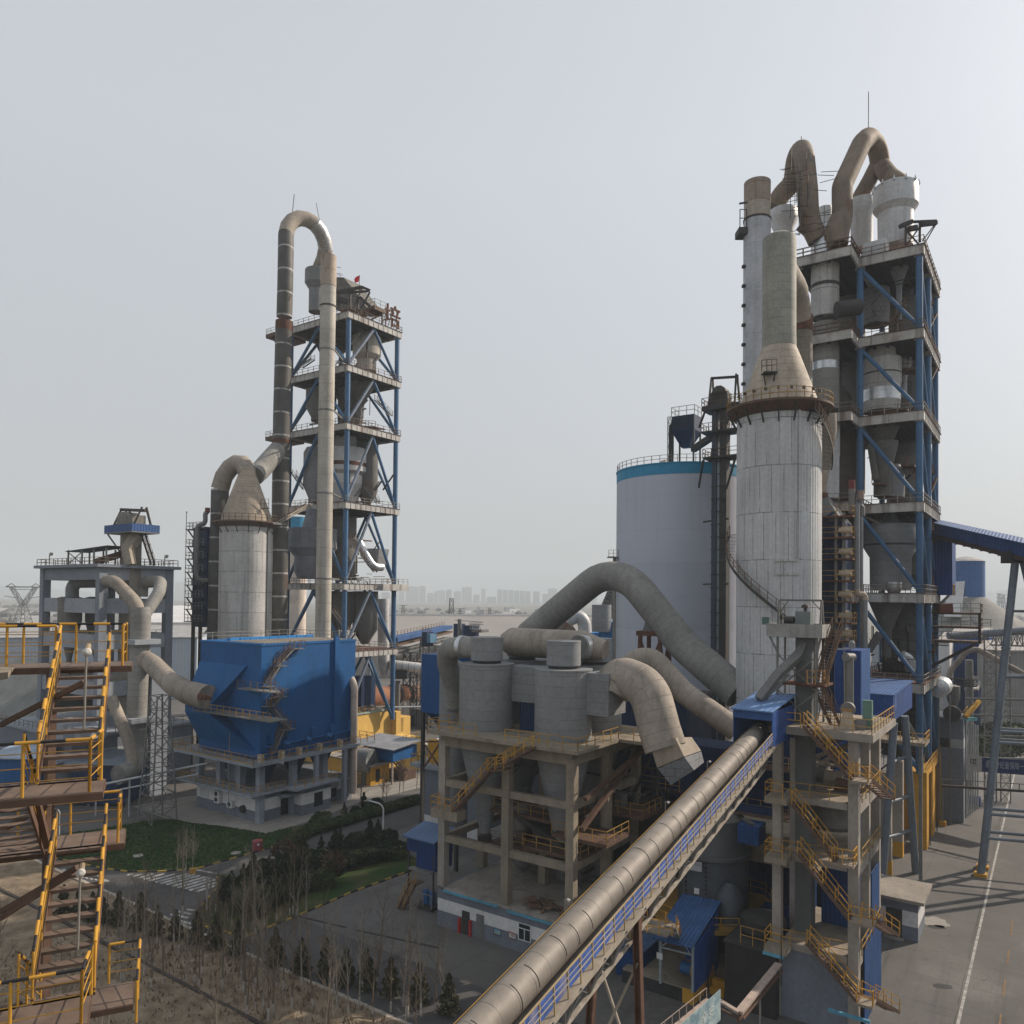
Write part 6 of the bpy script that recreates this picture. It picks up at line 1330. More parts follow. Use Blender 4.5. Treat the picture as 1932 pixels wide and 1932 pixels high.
for k, (a_, b_, r, z0, z1) in enumerate(((-3.4, 13, 2.3, 57.5, 76.5), (-11, 10, 2.6, 58, 77), (-11, 10, 2.6, 46, 56), (-3.6, 13.2, 2.4, 34, 55), (-11, 4, 2.6, 22, 44), (-3.6, 12, 2.9, 22, 32))):
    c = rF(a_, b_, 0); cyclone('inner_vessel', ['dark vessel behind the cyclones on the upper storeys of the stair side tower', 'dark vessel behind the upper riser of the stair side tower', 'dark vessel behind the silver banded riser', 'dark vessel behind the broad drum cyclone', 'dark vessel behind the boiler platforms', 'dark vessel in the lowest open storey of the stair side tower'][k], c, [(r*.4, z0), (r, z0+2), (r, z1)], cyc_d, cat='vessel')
tg = MB(); rq = random.Random(9)
for k in range(170):
    z = rq.choice(LV2+[21.4, 21.4, 33.1])-rq.uniform(.5, 9) if k < 100 else rq.uniform(8, 31); p = rF(rq.uniform(-7, -.5), rq.uniform(2, 15), z); d_ = [X, A, Z, X*.7+Z*.7, A*.7-Z*.7][rq.randrange(5)]; tg.bar(p, p+d_*rq.uniform(1, 4), rq.choice([.08, .14, .22]))
RT.part('steelwork', tg, steel_d)
RT.part('dark_backing', MB().box(rF, -6.8, -.8, 14.5, 14.7, 9, 32), steel_d)  # added dark sheet, stands in for the gloom inside the lower storeys
# the two hooded ducts on top
def path_h(L): return [at(cH(x, y), d) for x, y, d in L]
rD = 80*.2344/FP*104
T = Thing('forked_duct', 'rust tan duct arching over the upper deck and forking to two cyclones', 'duct', at(cH(940, 1080), 103))
arch = path_h([(935, 1075, 102.5), (985, 880, 103), (983, 640, 104), (1140, 295, 107), (1195, 240, 109), (1270, 330, 111), (1290, 470, 112)])
pth = fil(arch, 2.6, 4); T.part('arch', MB().tube(pth, [rD*1.12]+[rD]*(len(pth)-1), 22), duct_r)
T.part('branch', MB().tube(fil(path_h([(1285, 430, 112), (1200, 600, 112.5), (1105, 765, 113)]), 2, 4), rD*.82, 18), duct_r); T.part('branch', MB().tube(fil(path_h([(1290, 470, 112), (1370, 570, 109), (1440, 615, 107), (1445, 680, 106.5)]), 2.0, 4), rD*.95, 18), duct_r)
T.part('base_boot', MB().tube(path_h([(960, 1120, 102), (935, 1010, 102.5), (975, 900, 103)]), [rD*.85, rD*1.25, rD*1.06], 18), duct_r)
T.part('lightning_rod', MB().rod(at(cH(1195, 235), 109), at(cH(1196, -120), 109), .06, 5), steel_d)
T = Thing('arched_duct', 'rust stained arched duct wrapped in scaffolding beside the plain stack', 'duct', at(cH(740, 1000), 102))
arch = path_h([(790, 1075, 104.4), (735, 960, 104.4), (712, 850, 104.2), (705, 680, 104.2), (680, 420, 106), (655, 335, 108), (608, 420, 110), (590, 610, 111), (500, 700, 112), (430, 810, 112.5)])
T.part('arch', MB().tube(fil(arch, 2.4, 4), rD*1.02, 22), duct_r); T.part('lightning_rod', MB().rod(at(cH(655, 330), 108), at(cH(655, 240), 108), .06, 5), steel_d)
sc_ = at(cX(250, 800), 104.6); T = Thing('silver_cone', 'shiny aluminium clad cone joining the ducts on the upper deck', 'duct', sc_)
T.part('cladding', MB().lathe(sc_[:2], [(138*KX/FP*104, 78.6), (125*KX/FP*104, zof(sc_, cX(0, 800)[1])), (85*KX/FP*104, zof(sc_, cX(0, 690)[1]))], 26), silv)
T.part('side_branch', MB().tube([at(cX(150, 740), 104.4), at(cX(20, 640), 104.4)], [1.2, 1.2], 18), duct_r)
scf = MB(); rq = random.Random(4)
for k in range(17):
    x = rq.uniform(540, 860); y = rq.uniform(620, 1080); d = rq.uniform(100, 104)
    scf.bar(at(cH(x, y), d), at(cH(x+rq.uniform(-6, 6), y-rq.uniform(150, 420)), d), .07)
for k in range(34):
    x = rq.uniform(480, 830); y = rq.uniform(480, 1090); d = rq.uniform(100, 104); scf.bar(at(cH(x, y), d), at(cH(x+rq.uniform(60, 150), y+rq.uniform(-40, 10)), d), .06)
solo('scaffolding', scf, steel_d, 'untidy pole scaffolding around the rusty arched duct', 'scaffolding')
T = Thing('jib_hoist', 'dark steel jib hoist overhanging the upper deck corner', 'hoist', rF(-1, 2, 78.8)); h_ = MB()
for p, q, w in (((1030, 690), (1165, 635), .5), ((1165, 640), (1410, 630), .28), ((1240, 640), (1240, 850), .3), ((1095, 690), (1095, 880), .28), ((1250, 670), (1415, 650), .5), ((1415, 640), (1265, 840), .13), ((1412, 655), (1280, 880), .13), ((1100, 730), (1235, 880), .16), ((1235, 700), (1100, 880), .16), ((1120, 715), (1210, 700), .6)): h_.bar(at(cX(*p), 102), at(cX(*q), 102), w)
T.part('frame', h_, steel_d)
gp = at(cX(770, 925), 103); solo('deck_cabin', MB().box(Fr(gp), -1.5, 1.5, 0, 2, gp[2]-.6, gp[2]+1.2), cyc_w, 'small pale cabin behind the rail of the upper deck', 'cabin')
# plain stack
sb = at(cH(298, 1200), 105); rs = 104*.2344/FP*105; zt = zof(sb, cH(0, 615)[1])
T = Thing('chimney_stack', 'tall plain pale grey stack with a rust streaked top', 'chimney', (sb[0], sb[1], 0))
zr = zof(sb, cH(0, 920)[1]); T.part('shaft', MB().lathe(sb[:2], [(rs*1.04, 0), (rs*1.03, zr-.1)], 36), stackr); T.part('joint', MB().lathe(sb[:2], [(rs*1.07, zr-.1), (rs*1.07, zr+.15)], 36), steel_d)
T.part('top_ring', MB().lathe(sb[:2], [(rs, zr+.15), (rs, zof(sb, cH(0, 790)[1]))], 36), mat('stack_mid_tan', (.40, .35, .295), .75, streak=.4)); T.part('top_ring', MB().lathe(sb[:2], [(rs, zof(sb, cH(0, 790)[1])), (rs*1.01, zt), (rs*.95, zt), (rs*.95, zt-2)], 36), mat('stack_rust_top', (.33, .27, .22), .8, streak=1., scol=(.16, .065, .03), rust=.6, seam=(40, 2.4, .1, .7)))
z_ = zof(sb, cH(0, 1020)[1]); T.part('side_platform', MB().cbox(V3(sb[0]-rs-.4, sb[1], z_-.5), 1.2, 2, .9), steel_d); T.part('platform_rail', MB().rail([V3(sb[0]-rs-.9, sb[1]-1, z_+.4), V3(sb[0]-rs, sb[1]-1, z_+.4)], 2.4, .9, .1).bar(V3(sb[0]-rs-1, sb[1]-1, z_+3.6), V3(sb[0]-rs+.1, sb[1]-1, z_+3.8), .2), steel_d)
for k in range(16): T.part('ladder_bracket', MB().cbox(V3(sb[0]-rs-.15, sb[1]-.4, z_-5-k*2.7), .5, .5, .35), steel_d)

# ---------------- big conditioning tower with cone
ct = at(cI(425, 900), 88); rC = 293*KI/FP*88
T = Thing('conditioning_tower', 'massive pale ribbed cylinder tower with a tan cone and spiral stairs', 'tower', (ct[0], ct[1], 0))
zp = zof(ct, cI(0, 657)[1]); zn = zof(ct, cI(0, 205)[1]); rn = 121*KI/FP*88
T.part('drum', MB().lathe(ct[:2], [(rC, 0), (rC, zp-.3)], 72), clad)
prof = [(rC*.97, zp+.1)]
for k in range(1, 7): t = k/7; prof.append((rC*.97+(rn-rC*.97)*t+.0*t, zp+.1+(zn-zp)*t))
prof.append((rn, zn)); T.part('cone', MB().lathe(ct[:2], prof, 48), mat('cone_cladding_tan', (.42, .36, .29), .75, seam=(1.7, .95, .06, .7), streak=.5, scol=(.25, .185, .13), var=.2))
T.part('ring_platform', MB().lathe(ct[:2], [(rC, zp-1.1), (rC*1.06, zp-1.0), (rC*1.25, zp-.2), (rC*1.27, zp-.15), (rC*1.27, zp+.1), (rC*.9, zp+.1)], 72), brownp)
vt = -ct[:2]/np.linalg.norm(ct[:2]); rt = np.array([-vt[1], vt[0]])     # towards the camera / to the right as seen
if proj(V3(ct[0]+rt[0], ct[1]+rt[1], 40))[0] < proj(V3(ct[0], ct[1], 40))[0]: rt = -rt
def onC(phi, R, z): d = vt*math.cos(phi)+rt*math.sin(phi); return V3(ct[0]+d[0]*R, ct[1]+d[1]*R, z)
ring = [onC(a, rC*1.25, zp+.1) for a in np.linspace(0, 2*math.pi, 41)]; T.part('ring_rail', MB().rail(ring, 1.15, 1.2, .07), yel_d)
for a in np.linspace(0, 2*math.pi, 19)[:-1]: T.part('platform_rib', MB().bar(onC(a, rC, zp-2.2), onC(a, rC*1.2, zp-.35), .16), steel_d)
def helix(name, p0, p1, z0, z1, n):
    tr = MB(); hr = MB(); pr = None
    for i in range(n+1):
        t = i/n; ph = p0+(p1-p0)*t; z = z0+(z1-z0)*t; dl = .016
        q = [onC(ph-dl, rC+.1, z), onC(ph+dl, rC+.1, z), onC(ph+dl, rC+1.15, z), onC(ph-dl, rC+1.15, z)]; tr.hexa([a-Z*.04 for a in q]+q)
        e = onC(ph, rC+1.15, z)
        if i % 4 == 0: hr.bar(e, e+Z*1.1, .07)
        if pr is not None: hr.bar(pr+Z*1.1, e+Z*1.1, .07); hr.bar(pr+Z*.55, e+Z*.55, .05); tr.bar(pr-Z*.1, e-Z*.1, .06, .3)
        pr = e
    o = T.part(name, tr, steel_d); T.part('handrail', hr, rail_r, o)
helix('spiral_stair', .70, 1.75, zp-1.0, zof(ct, cI(0, 1085)[1]), 46)
helix('spiral_stair', -1.9, .12, zof(ct, cI(0, 1540)[1]), zof(ct, cJ(0, 395)[1]), 52)
ch_ = MB(); z0 = zof(ct, cI(0, 1740)[1])
for k in (0, 1): ch_.hexa([onC(.36+k*.09, rC-.1, z0), onC(.40+k*.09, rC-.1, z0), onC(.40+k*.09, rC+.18, z0), onC(.36+k*.09, rC+.18, z0), onC(.36+k*.09, rC-.1, zp-1), onC(.40+k*.09, rC-.1, zp-1), onC(.40+k*.09, rC+.18, zp-1), onC(.36+k*.09, rC+.18, zp-1)])
T.part('cable_duct', ch_, clad)
fr_ = MB()
for y in (1755, 1850):
    z = zof(ct, cI(0, y)[1])
    for k in range(5): fr_.bar(onC(-.08+k*.11, rC+.06, z), onC(.03+k*.11, rC+.06, z), .16, .22)
for ph in (-.08, .14): fr_.bar(onC(ph, rC+.06, zof(ct, cI(0, 1850)[1])), onC(ph, rC+.06, zof(ct, cI(0, 1755)[1])), .12)
T.part('panel_frame', fr_, clad2)
cg = MB(); zc_ = zof(ct, cI(0, 445)[1]); e = V3(*(ct[:2]+vt*(rC*.72)-rt*1.0), zc_); cg.cbox(e, 1.5, 1.2, .15)
cg.rail([e+V3(*(-rt*.8+vt*.6), .15), e+V3(*(rt*.8+vt*.6), .15)], 1.3, .5, .07); cg.bar(e+V3(*(-rt*.6+vt*.5), 0), e+V3(*(-rt*.3), -1.8), .1); cg.bar(e+V3(*(rt*.6+vt*.5), 0), e+V3(*(rt*.3), -1.8), .1); T.part('inspection_cage', cg, steel_d)
for k in range(9):
    q = onC(-1.2+k*.3, rC*1.0, zp+1.35); T.part('spray_nozzle', MB().bar(q, q+Z*.3, .3), steel_d)
# gooseneck over its top
zt_ = zof(ct, cH(0, 1062)[1]); rg_ = 132*.2344/FP*88
T = Thing('gooseneck_duct', 'grey green gooseneck duct rising from the tan cone and folding down behind', 'duct', (ct[0], ct[1], zn))
gm = mat('gooseneck_green_grey', (.30, .30, .265), .75, seam=(2.2, 1.0, .05, .6), streak=.5, scol=(.22, .17, .125), var=.18)
T.part('rising_leg', MB().lathe(ct[:2], [(rn, zn), (rg_, zn+1.5), (rg_, zt_-.25), (rg_*.97, zt_), (rg_*.6, zt_+.45), (.05, zt_+.6)], 36), gm)
fo = at(cH(655, 1500), 95.5); fl_ = V3(fo[0], fo[1], 0); rf_ = 1.32
pth = fil([V3(ct[0], ct[1], zt_-3.2), V3(fl_[0], fl_[1], zt_-3.6), V3(fl_[0], fl_[1], zt_-14)], 6.5, 7); T.part('falling_leg', MB().tube(pth, [rf_*1.25]+[rf_*1.1]*3+[rf_]*(len(pth)-4), 26), duct_t)
dn = lambda y: V3(fl_[0], fl_[1], zof(fl_, cH(0, y)[1]))
T.part('downpipe', MB().tube([pth[-1], dn(1690)], rf_, 26), duct_t); T.part('rust_band', MB().tube([dn(1690), dn(1815)], rf_*1.05, 26), rustm); T.part('downpipe', MB().tube([dn(1815), V3(fl_[0], fl_[1], 47)], rf_, 26), gm)
tf = MB().tube([at(cI(770, 690), 94), at(cI(782, 800), 94), at(cI(780, 880), 94), at(cI(760, 1080), 94), at(cI(745, 1200), 94), at(cI(745, 1260), 94)], [70*KI/FP*94, 62*KI/FP*94, 52*KI/FP*94, 34*KI/FP*94, 26*KI/FP*94, 26*KI/FP*94], 22)
T = Thing('funnel_duct', 'tan tapering funnel duct dropping behind the spiral stair', 'duct', at(cI(745, 1280), 94)); T.part('shell', tf, duct_t); T.part('bellows', MB().tube([at(cI(745, 1255), 94), at(cI(745, 1290), 94)], .6, 16), rustm)

# ---------------- waste heat boiler on this side
wb = at(cV(45, 500), 92.5); f = Fr(wb); w1 = 2.4
T = Thing('boiler', 'dark blue boiler stacked with platforms and cream soot blower drums', 'boiler', (wb[0], wb[1], 0))
ys = [-20, 130, 283, 437, 586, 738, 866]; zs_ = [zof(wb, cV(0, y)[1]) for y in ys]
T.part('casing', MB().box(f, -1.5, w1, .6, 6, 12, zs_[0]-.5), blue_d); T.part('top_hopper', MB().hexa([f(-1.5, .6, zs_[0]-.5), f(w1, .6, zs_[0]-.5), f(w1, 6, zs_[0]-.5), f(-1.5, 6, zs_[0]-.5), f(-.8, 1.5, zs_[0]+3), f(.2, 1.5, zs_[0]+3), f(.2, 3, zs_[0]+3), f(-.8, 3, zs_[0]+3)]), mat('hopper_dust', (.14, .15, .16), .8, streak=.4))
for k, z in enumerate(zs_):
    o = T.part('platform', MB().box(f, -1.5, 3.9, -.9, 2, z-.2, z), rustm); T.part('platform_rail', MB().rail([f(-1.4, -.85, z), f(3.8, -.85, z), f(3.8, 1.9, z)], 1.15, 1.6, .07), yel_d, o)
    if k:
        q = f(2.5, -.1, z+.8); dm = MB().tube([q, q+X*1.15], .45, 14); dm.bar(q-X*.3+Z*.1, q, .5); dm.cbox(q+X*.6+Z*-.8, .4, .5, .5); T.part('soot_blower', dm, cream)
        T.part('brace', MB().bar(f(-1.4, .2, z+.3), f(1.6, .2, z+3.2), .25), blue_d); T.part('wall_strap', MB().box(f, w1+.02, w1+.1, 1, 5, z+1, z+1.4), steel_g)
for a_ in (1.9, 2.8): T.part('column', MB().bar(f(a_, -.2, 10), f(a_, -.2, zs_[0]+.4), .28), steel_g)
pm = mat('steam_pipe_grey', (.20, .21, .22), .6, streak=.3)
for x, y0, y1, d, r in ((315, -110, 520, 91, .34), (348, -150, 1150, 92, .2), (375, 540, 1020, 91, .30)):
    solo('steam_pipe', MB().tube([at(cV(x, y1), d), at(cV(x, y0), d)], r, 12), pm, {315: 'fat vertical steam pipe in front of the soot blower drums', 348: 'thin vertical steam pipe behind the fat one', 375: 'vertical steam pipe below the cream elbow'}[x], 'pipe')
solo('pipe_elbow', MB().tube(fil([at(cV(315, 500), 91), at(cV(318, 540), 91), at(cV(372, 540), 91), at(cV(375, 580), 91)], .6, 4), .36, 12), mat('elbow_cream', (.36, .30, .24), .7, streak=.3), 'cream pipe elbow joining the vertical steam pipes', 'pipe')
tv = at(cI(955, 1165), 92); T = Thing('vent_stack', 'short rust capped vent pipes above the soot blower platforms', 'vent', V3(tv[0], tv[1], tv[2]-4))
for x, y0, y1, mm in ((955, 1160, 1225, mat('vent_red', (.16, .04, .035))), (1020, 1235, 1300, mat('vent_pink', (.27, .20, .18), .7)), (955, 1225, 1400, steel_g)): T.part('pipe', MB().tube([at(cI(x, y1), 92), at(cI(x, y0), 92)], .38, 12), mm)
T.part('bend', MB().tube(fil([at(cI(985, 1400), 92), at(cI(985, 1330), 92), at(cI(1030, 1350), 92), at(cI(1030, 1420), 92)], .5, 4), .3, 10), steel_g)

# ================================================================== CONCRETE STAIR TOWER
tN = gnd((1456, 1911)); tF = Fr(tN); TA, TB = 6.2, 9.25; TD = 22.3
bx = lambda *a: MB().box(tF, *a)
T = Thing('stair_tower', 'open concrete stair tower with yellow zigzag stairs beside the pipe conveyor', 'tower', (tN[0], tN[1], 0)); ST = T
def ont(px, b_):
    r = ray(*px); o = tF(0, b_, 0); t = ((o-CAM)@A)/(r@A); return CAM+r*t
for a_, b_, w in ((.33, .33, .33), (TA-.33, .33, .36), (.35, 5.0, .3), (TA-.35, 4.8, .3), (TA-.33, TB-.33, .33), (.33, TB-.33, .33)):
    T.part('column', bx(a_-w, a_+w, b_-w, b_+w, 0, TD-.6), conc)
T.part('deck', bx(-.25, TA+1.1, -.5, TB+.3, TD-.55, TD), conc); T.part('deck_floor', bx(-.2, TA+1.05, -.45, TB+.2, TD, TD+.03), walkm)
for z in (17.0, 12.5, 5.75):
    T.part('floor_slab', bx(.7, TA-.75, .02, TB-.7, z-.5, z), conc); T.part('floor_dust', bx(.75, TA-.8, .1, TB-.8, z, z+.03), walkm)
    T.part('edge_beam', bx(TA-.55, TA-.05, .75, TB-.7, z-.9, z+.02), conc)
    T.part('railing', MB().rail([tF(.1, -.6, z), tF(TA-.6, .05, z)], 1.1, 1.4, .06), yel_d)
    T.part('railing', MB().rail([tF(TA+.1, .9, z), tF(TA+.1, TB-.9, z)], 1.1, 1.4, .06), yel_d)
    T.part('left_landing', bx(-.15, 1.5, -1.6, .0, z-.45, z), conc_y); T.part('railing', MB().rail([tF(-.1, .0, z), tF(-.1, -1.55, z), tF(1.2, -1.55, z)], 1.1, 1.2, .06), yel)
T.part('wall', bx(.67, TA-.72, .1, .3, 0, 5.25), mat('tower_wall_blue_grey', (.17, .19, .225), .85, var=.12, streak=.3, scol=(.11, .12, .13)))
T.part('wall', bx(-.02, .03, .7, TB, 0, 5.2), greyw)
bw = mat('tower_blue_sheet', (.010, .052, .17), .55, corr=.35, streak=.25)
T.part('wall_sheet', bx(TA-.02, TA+.06, 2.2, TB-.1, 0, 6.6), bw); T.part('wall_sheet', bx(1.3, 1.4, 3, 8, 6, 11.5), bw); T.part('wall_sheet', bx(TA-.1, TA+.02, 5.2, TB-.7, 6.8, 10.5), bw)
T.part('wall_sheet', bx(2.4, 5, 5.4, 5.5, 5.8, 11.8), bw); T.part('wall_sheet', bx(TA-.5, TA-.35, 4.9, 6.5, 12.6, 21.5), blue_d)
for z, s_ in ((5.2, 0), (2.6, 1)): T.part('sill', bx(-.2+s_*4.9, 1.3+s_*5.7, -1.72, -1.5, z-.1, z+.1) if not s_ else bx(4.5, 7.3, -1.72, -1.5, 2.25, 2.45), led)
T.part('railing', MB().rail([tF(-.15, -.4, TD), tF(2.2, -.4, TD)], 1.1, 1.2, .06), yel); T.part('railing', MB().rail([tF(3.4, -.4, TD), tF(TA+1, -.4, TD), tF(TA+1, TB, TD)], 1.1, 1.2, .06), yel_d); T.part('railing', MB().rail([tF(-.15, -.4, TD), tF(-.15, TB, TD)], 1.1, 1.4, .06), rail_r)
# front flights: (deck top left) -> (landing low right)
FL = [(cJ(335, 1205), cJ(680, 1590)), (cK(250, 340), cK(560, 752)), (cK(292, 700), cK(660, 1175)), (cK(360, 1350), cK(720, 1770))]
for p, q in FL: stair(T, ont(p, -1.5), ont(q, -1.5), A, .95, brownp, yel, rw=.06)
for k, (x0, x1, y, bb) in enumerate(((665, 800, 165, 0), (660, 835, 1185, 0), (720, 835, 1780, 0), (540, 695, 762, 0))):
    p = ont(cK(x0, y), -1.6); q = ont(cK(x1, y), -1.6); q[2] = p[2]; w = MB(); w.hexa([p-Z*.2, q-Z*.2, q+A*1.5-Z*.2, p+A*1.5-Z*.2, p, q, q+A*1.5, p+A*1.5]); o = T.part('stair_landing', w, walkm); T.part('landing_rail', MB().rail([p, q, q+A*(.3 if k < 3 else 1.4)], 1.1, .9, .06), yel, o)
    if k < 3: stair(T, q-X*.95+A*1.4, q+X*.15+A*4.6-Z*2.0, X, .9, brownp, yel, rw=.06)
# shaft and machinery inside
T2 = Thing('lift_shaft', 'grey green elevator casing running up through the stair tower', 'elevator', tF(2.4, 2.6, 0))
hp_ = at(cJ(300, 510), 61.5); f = Fr(hp_); zb = zof(hp_, cJ(0, 558)[1]); zt = zof(hp_, cJ(0, 462)[1]); g = Fr(hp_-X*0)
shaft = mat('shaft_grey_green', (.115, .125, .125), .7, streak=.5)
T2.part('casing', MB().box(f, -.15, 1.1, -.4, .9, .2, zb), shaft)
T2.part('head_platform', MB().box(f, -2.15, 2.0, -1.2, 1.6, zb, zb+.15), steel_d)
pn = mat('parapet_panel', (.30, .30, .285), .7, seam=(.62, 9, .03, .8), streak=.4)
for q in ((-2.15, 2.0, -1.24, -1.18), (-2.15, 2.0, 1.56, 1.62), (-2.2, -2.14, -1.2, 1.6), (1.98, 2.05, -1.2, 1.6)): T2.part('parapet_panel', MB().box(f, *q, zb+.02, zt), pn)
for a_, b_ in ((-1.4, -.9), (1.6, -.9), (-1.4, 1.3), (1.6, 1.3)): T2.part('leg', MB().bar(f(a_, b_, TD), f(a_, b_, zb), .16), steel_g)
st_ = MB()
for a0, a1 in ((-2.0, -1.2), (1.9, 1.5)): st_.bar(f(a0, -1, zb), f(a1, -.9, zb-1.6), .14)
for z0, z1 in ((TD, TD+2.6), (TD+2.6, TD+5.4)):
    st_.bar(f(-1.4, -.9, z0), f(1.6, -.9, z1), .09); st_.bar(f(1.6, -.9, z0), f(-1.4, -.9, z1), .09); st_.bar(f(1.6, -.9, z0), f(1.6, 1.3, z1), .09)
T2.part('cross_brace', st_, steel_g)
T2.part('gear_motor', MB().tube([f(-1.0, -.4, zt+.3), f(-.25, -.4, zt+.3)], .3, 14), steel_d); T2.part('motor_fan', MB().tube([f(-1.3, -.3, zt+.55), f(-1.15, -.3, zt+.55)], .24, 12), steel_d)
T2.part('head_casing', MB().box(f, -.15, 1.0, -.5, .6, zt-.2, zt+1.0), mat('head_green_grey', (.17, .20, .20), .65, streak=.2)); T2.part('vent', MB().lathe(f(.5, 0, 0)[:2], [(.12, zt+1), (.12, zt+1.25), (.34, zt+1.3), (.25, zt+1.5), (.05, zt+1.6)], 14), steel_d)
T2.part('control_box', MB().box(f, -2.6, -2.05, -1.1, -.8, zt-.1, zt+.5), greenp)
gn = MB(); zg_ = zof(hp_, cJ(0, 292)[1])
for a_ in (-1.5, 1.75): gn.bar(f(a_, -.6, zt-.6), f(a_, -.1, zg_), .14); gn.bar(f(a_, .6, zt-.6), f(a_, .1, zg_), .14)
gn.bar(f(-1.5, 0, zg_), f(1.8, 0, zg_), .12, .16); gn.bar(f(-1.4, 0, zg_-.9), f(-.8, 0, zg_), .08); gn.bar(f(1.7, 0, zg_-.8), f(1, 0, zg_), .08); T2.part('hoist_frame', gn, steel_g)
T2.part('mid_platform', MB().box(f, -.9, 2.3, -1.3, 1.4, TD+3.05, TD+3.2), rustm); T2.part('mid_rail', MB().rail([f(-.9, -1.25, TD+3.2), f(.9, -1.25, TD+3.2)], 1.1, .8, .06), rail_r); T2.part('cage_rail', MB().rail([f(1., -1.35, TD+3.2), f(2.2, -1.35, TD+3.2), f(2.2, .4, TD+3.2)], 1.1, .5, .06), yel_d)
stair(T2, f(2.35, .9, zb+.6), f(1.5, -.9, TD+3.3), V3(.8, -.57, 0), .7, brownp, rail_r); stair(T2, f(1.3, -.7, TD+3.0), f(2.5, -.3, TD+.1), V3(.6, -.8, 0), .8, brownp, rail_r)
T2.part('chute', MB().tube([at(cJ(345, 600), 61), at(cJ(300, 690), 61), at(cJ(150, 830), 60), at(cJ(10, 1010), 59.5)], [.35, .48, .44, .42], 4), mat('chute_grey', (.16, .16, .155), .6, streak=.4)); T2.part('brace_pipe', MB().tube([at(cJ(230, 830), 60.3), at(cJ(60, 1005), 60)], .12, 8), steel_g)
# deck machines
fw = at(cJ(655, 1080), 58.5); T2 = Thing('belt_fan', 'round grey fan wheel on a cream stand on the stair tower deck', 'fan', V3(fw[0], fw[1], TD))
T2.part('wheel', MB().tube([fw-A*.15, fw+A*.3], .52, 20), steel_g); T2.part('hub_cover', MB().bar(fw-X*.35-A*.2-Z*.02, fw+X*.35-A*.2-Z*.05, .25, .18), yel_d); T2.part('stand', MB().hexa([V3(fw[0], fw[1], TD)+q for q in (X*-.55-A*.3, X*.55-A*.3, X*.55+A*.3, X*-.55+A*.3)]+[V3(fw[0], fw[1], fw[2]-.1)+q for q in (X*-.3-A*.25, X*.3-A*.25, X*.3+A*.25, X*-.3+A*.25)]), cream)
gc = at(cJ(795, 1100), 58.2); solo('electric_cabinet', MB().box(Fr(gc), -.33, .33, 0, .5, TD+.1, TD+2.2), mat('cabinet_green', (.11, .20, .165), .55, streak=.2), 'upright green electric cabinet on the stair tower deck', 'cabinet')
solo('deck_box', MB().box(Fr(at(cJ(745, 1130), 58)), -.4, .4, 0, .5, TD+.05, TD+.75), steel_g, 'small grey box at the deck rail of the stair tower', 'box')
vs = at(cK(540, 480), 63); T2 = Thing('feed_bin', 'dark round feed bin hanging under the middle floor of the stair tower', 'bin', V3(vs[0], vs[1], 12.6)); T2.part('shell', MB().lathe(vs[:2], [(1.55, 13.6), (1.95, 14.0), (1.95, 16.4)], 28), cyc_d)
for k, (a_, b_, r, z) in enumerate(((3.4, 5.5, .6, 17.05), (4.6, 3.6, .5, 17.05), (2.0, 6.4, .8, 17.05))):
    m_ = MB(); q = tF(a_, b_, z+r); m_.tube([q-X*.7, q+X*.7], r, 12); m_.cbox(tF(a_, b_, z), 1.6, .7, r*.8, -TH); solo('drive_unit', m_, [steel_p, brownp, steel_g][k], ['dusty', 'brown', 'grey'][k]+' drive unit lying on the upper floor of the stair tower', 'machine')
it = MB()
for k in range(12): rq = random.Random(k+60); it.bar(tF(rq.uniform(.8, 2), rq.uniform(3, 8), rq.uniform(17.5, 21)), tF(rq.uniform(3.5, 5.4), rq.uniform(3, 8), rq.uniform(17.5, 21)), .18)
solo('inner_steelwork', it, steel_p, 'tangle of dusty steel members under the stair tower deck', 'steelwork')

# ---------------- hood at the head of the pipe conveyor
hd = at(cT(1285, 1325), 58.0); f = Fr(hd); zr = zof(hd, cT(0, 1318)[1]); zb = zof(hd, cT(0, 1430)[1])
T = Thing('conveyor_hood', 'blue sheet hood with a pale blue roof over the pipe conveyor head', 'hood', V3(hd[0], hd[1], zb))
T.part('roof', MB().hexa([f(a_, b_, zr+.02+k*.1+(b_+.3)*.10) for k in (0, 1) for a_, b_ in ((-.1, -.3), (3.0, -.3), (3.0, 6.2), (-.1, 6.2))]), mat('hood_roof_blue', (.12, .22, .42), .5, corr=.4, var=.15))
T.part('front_fascia', MB().box(f, 0, 2.9, -.05, .0, zb+.1, zr), blue_r); T.part('side_wall', MB().box(f, 2.86, 2.93, .0, 6, zb-1.8, zr), mat('hood_side_blue', (.014, .06, .23), .55, corr=.35)); T.part('side_wall', MB().box(f, 0, .06, .0, 6, zb-1.8, zr), blue_r)
T.part('back_wall', MB().box(f, .0, 2.9, 6, 6.06, zb-2, zr+.5), blue_d)
T.part('fallen_snow_panel', MB().box(f, .8, 2.4, 5, 6.4, zr+.62, zr+.68), white) if False else None
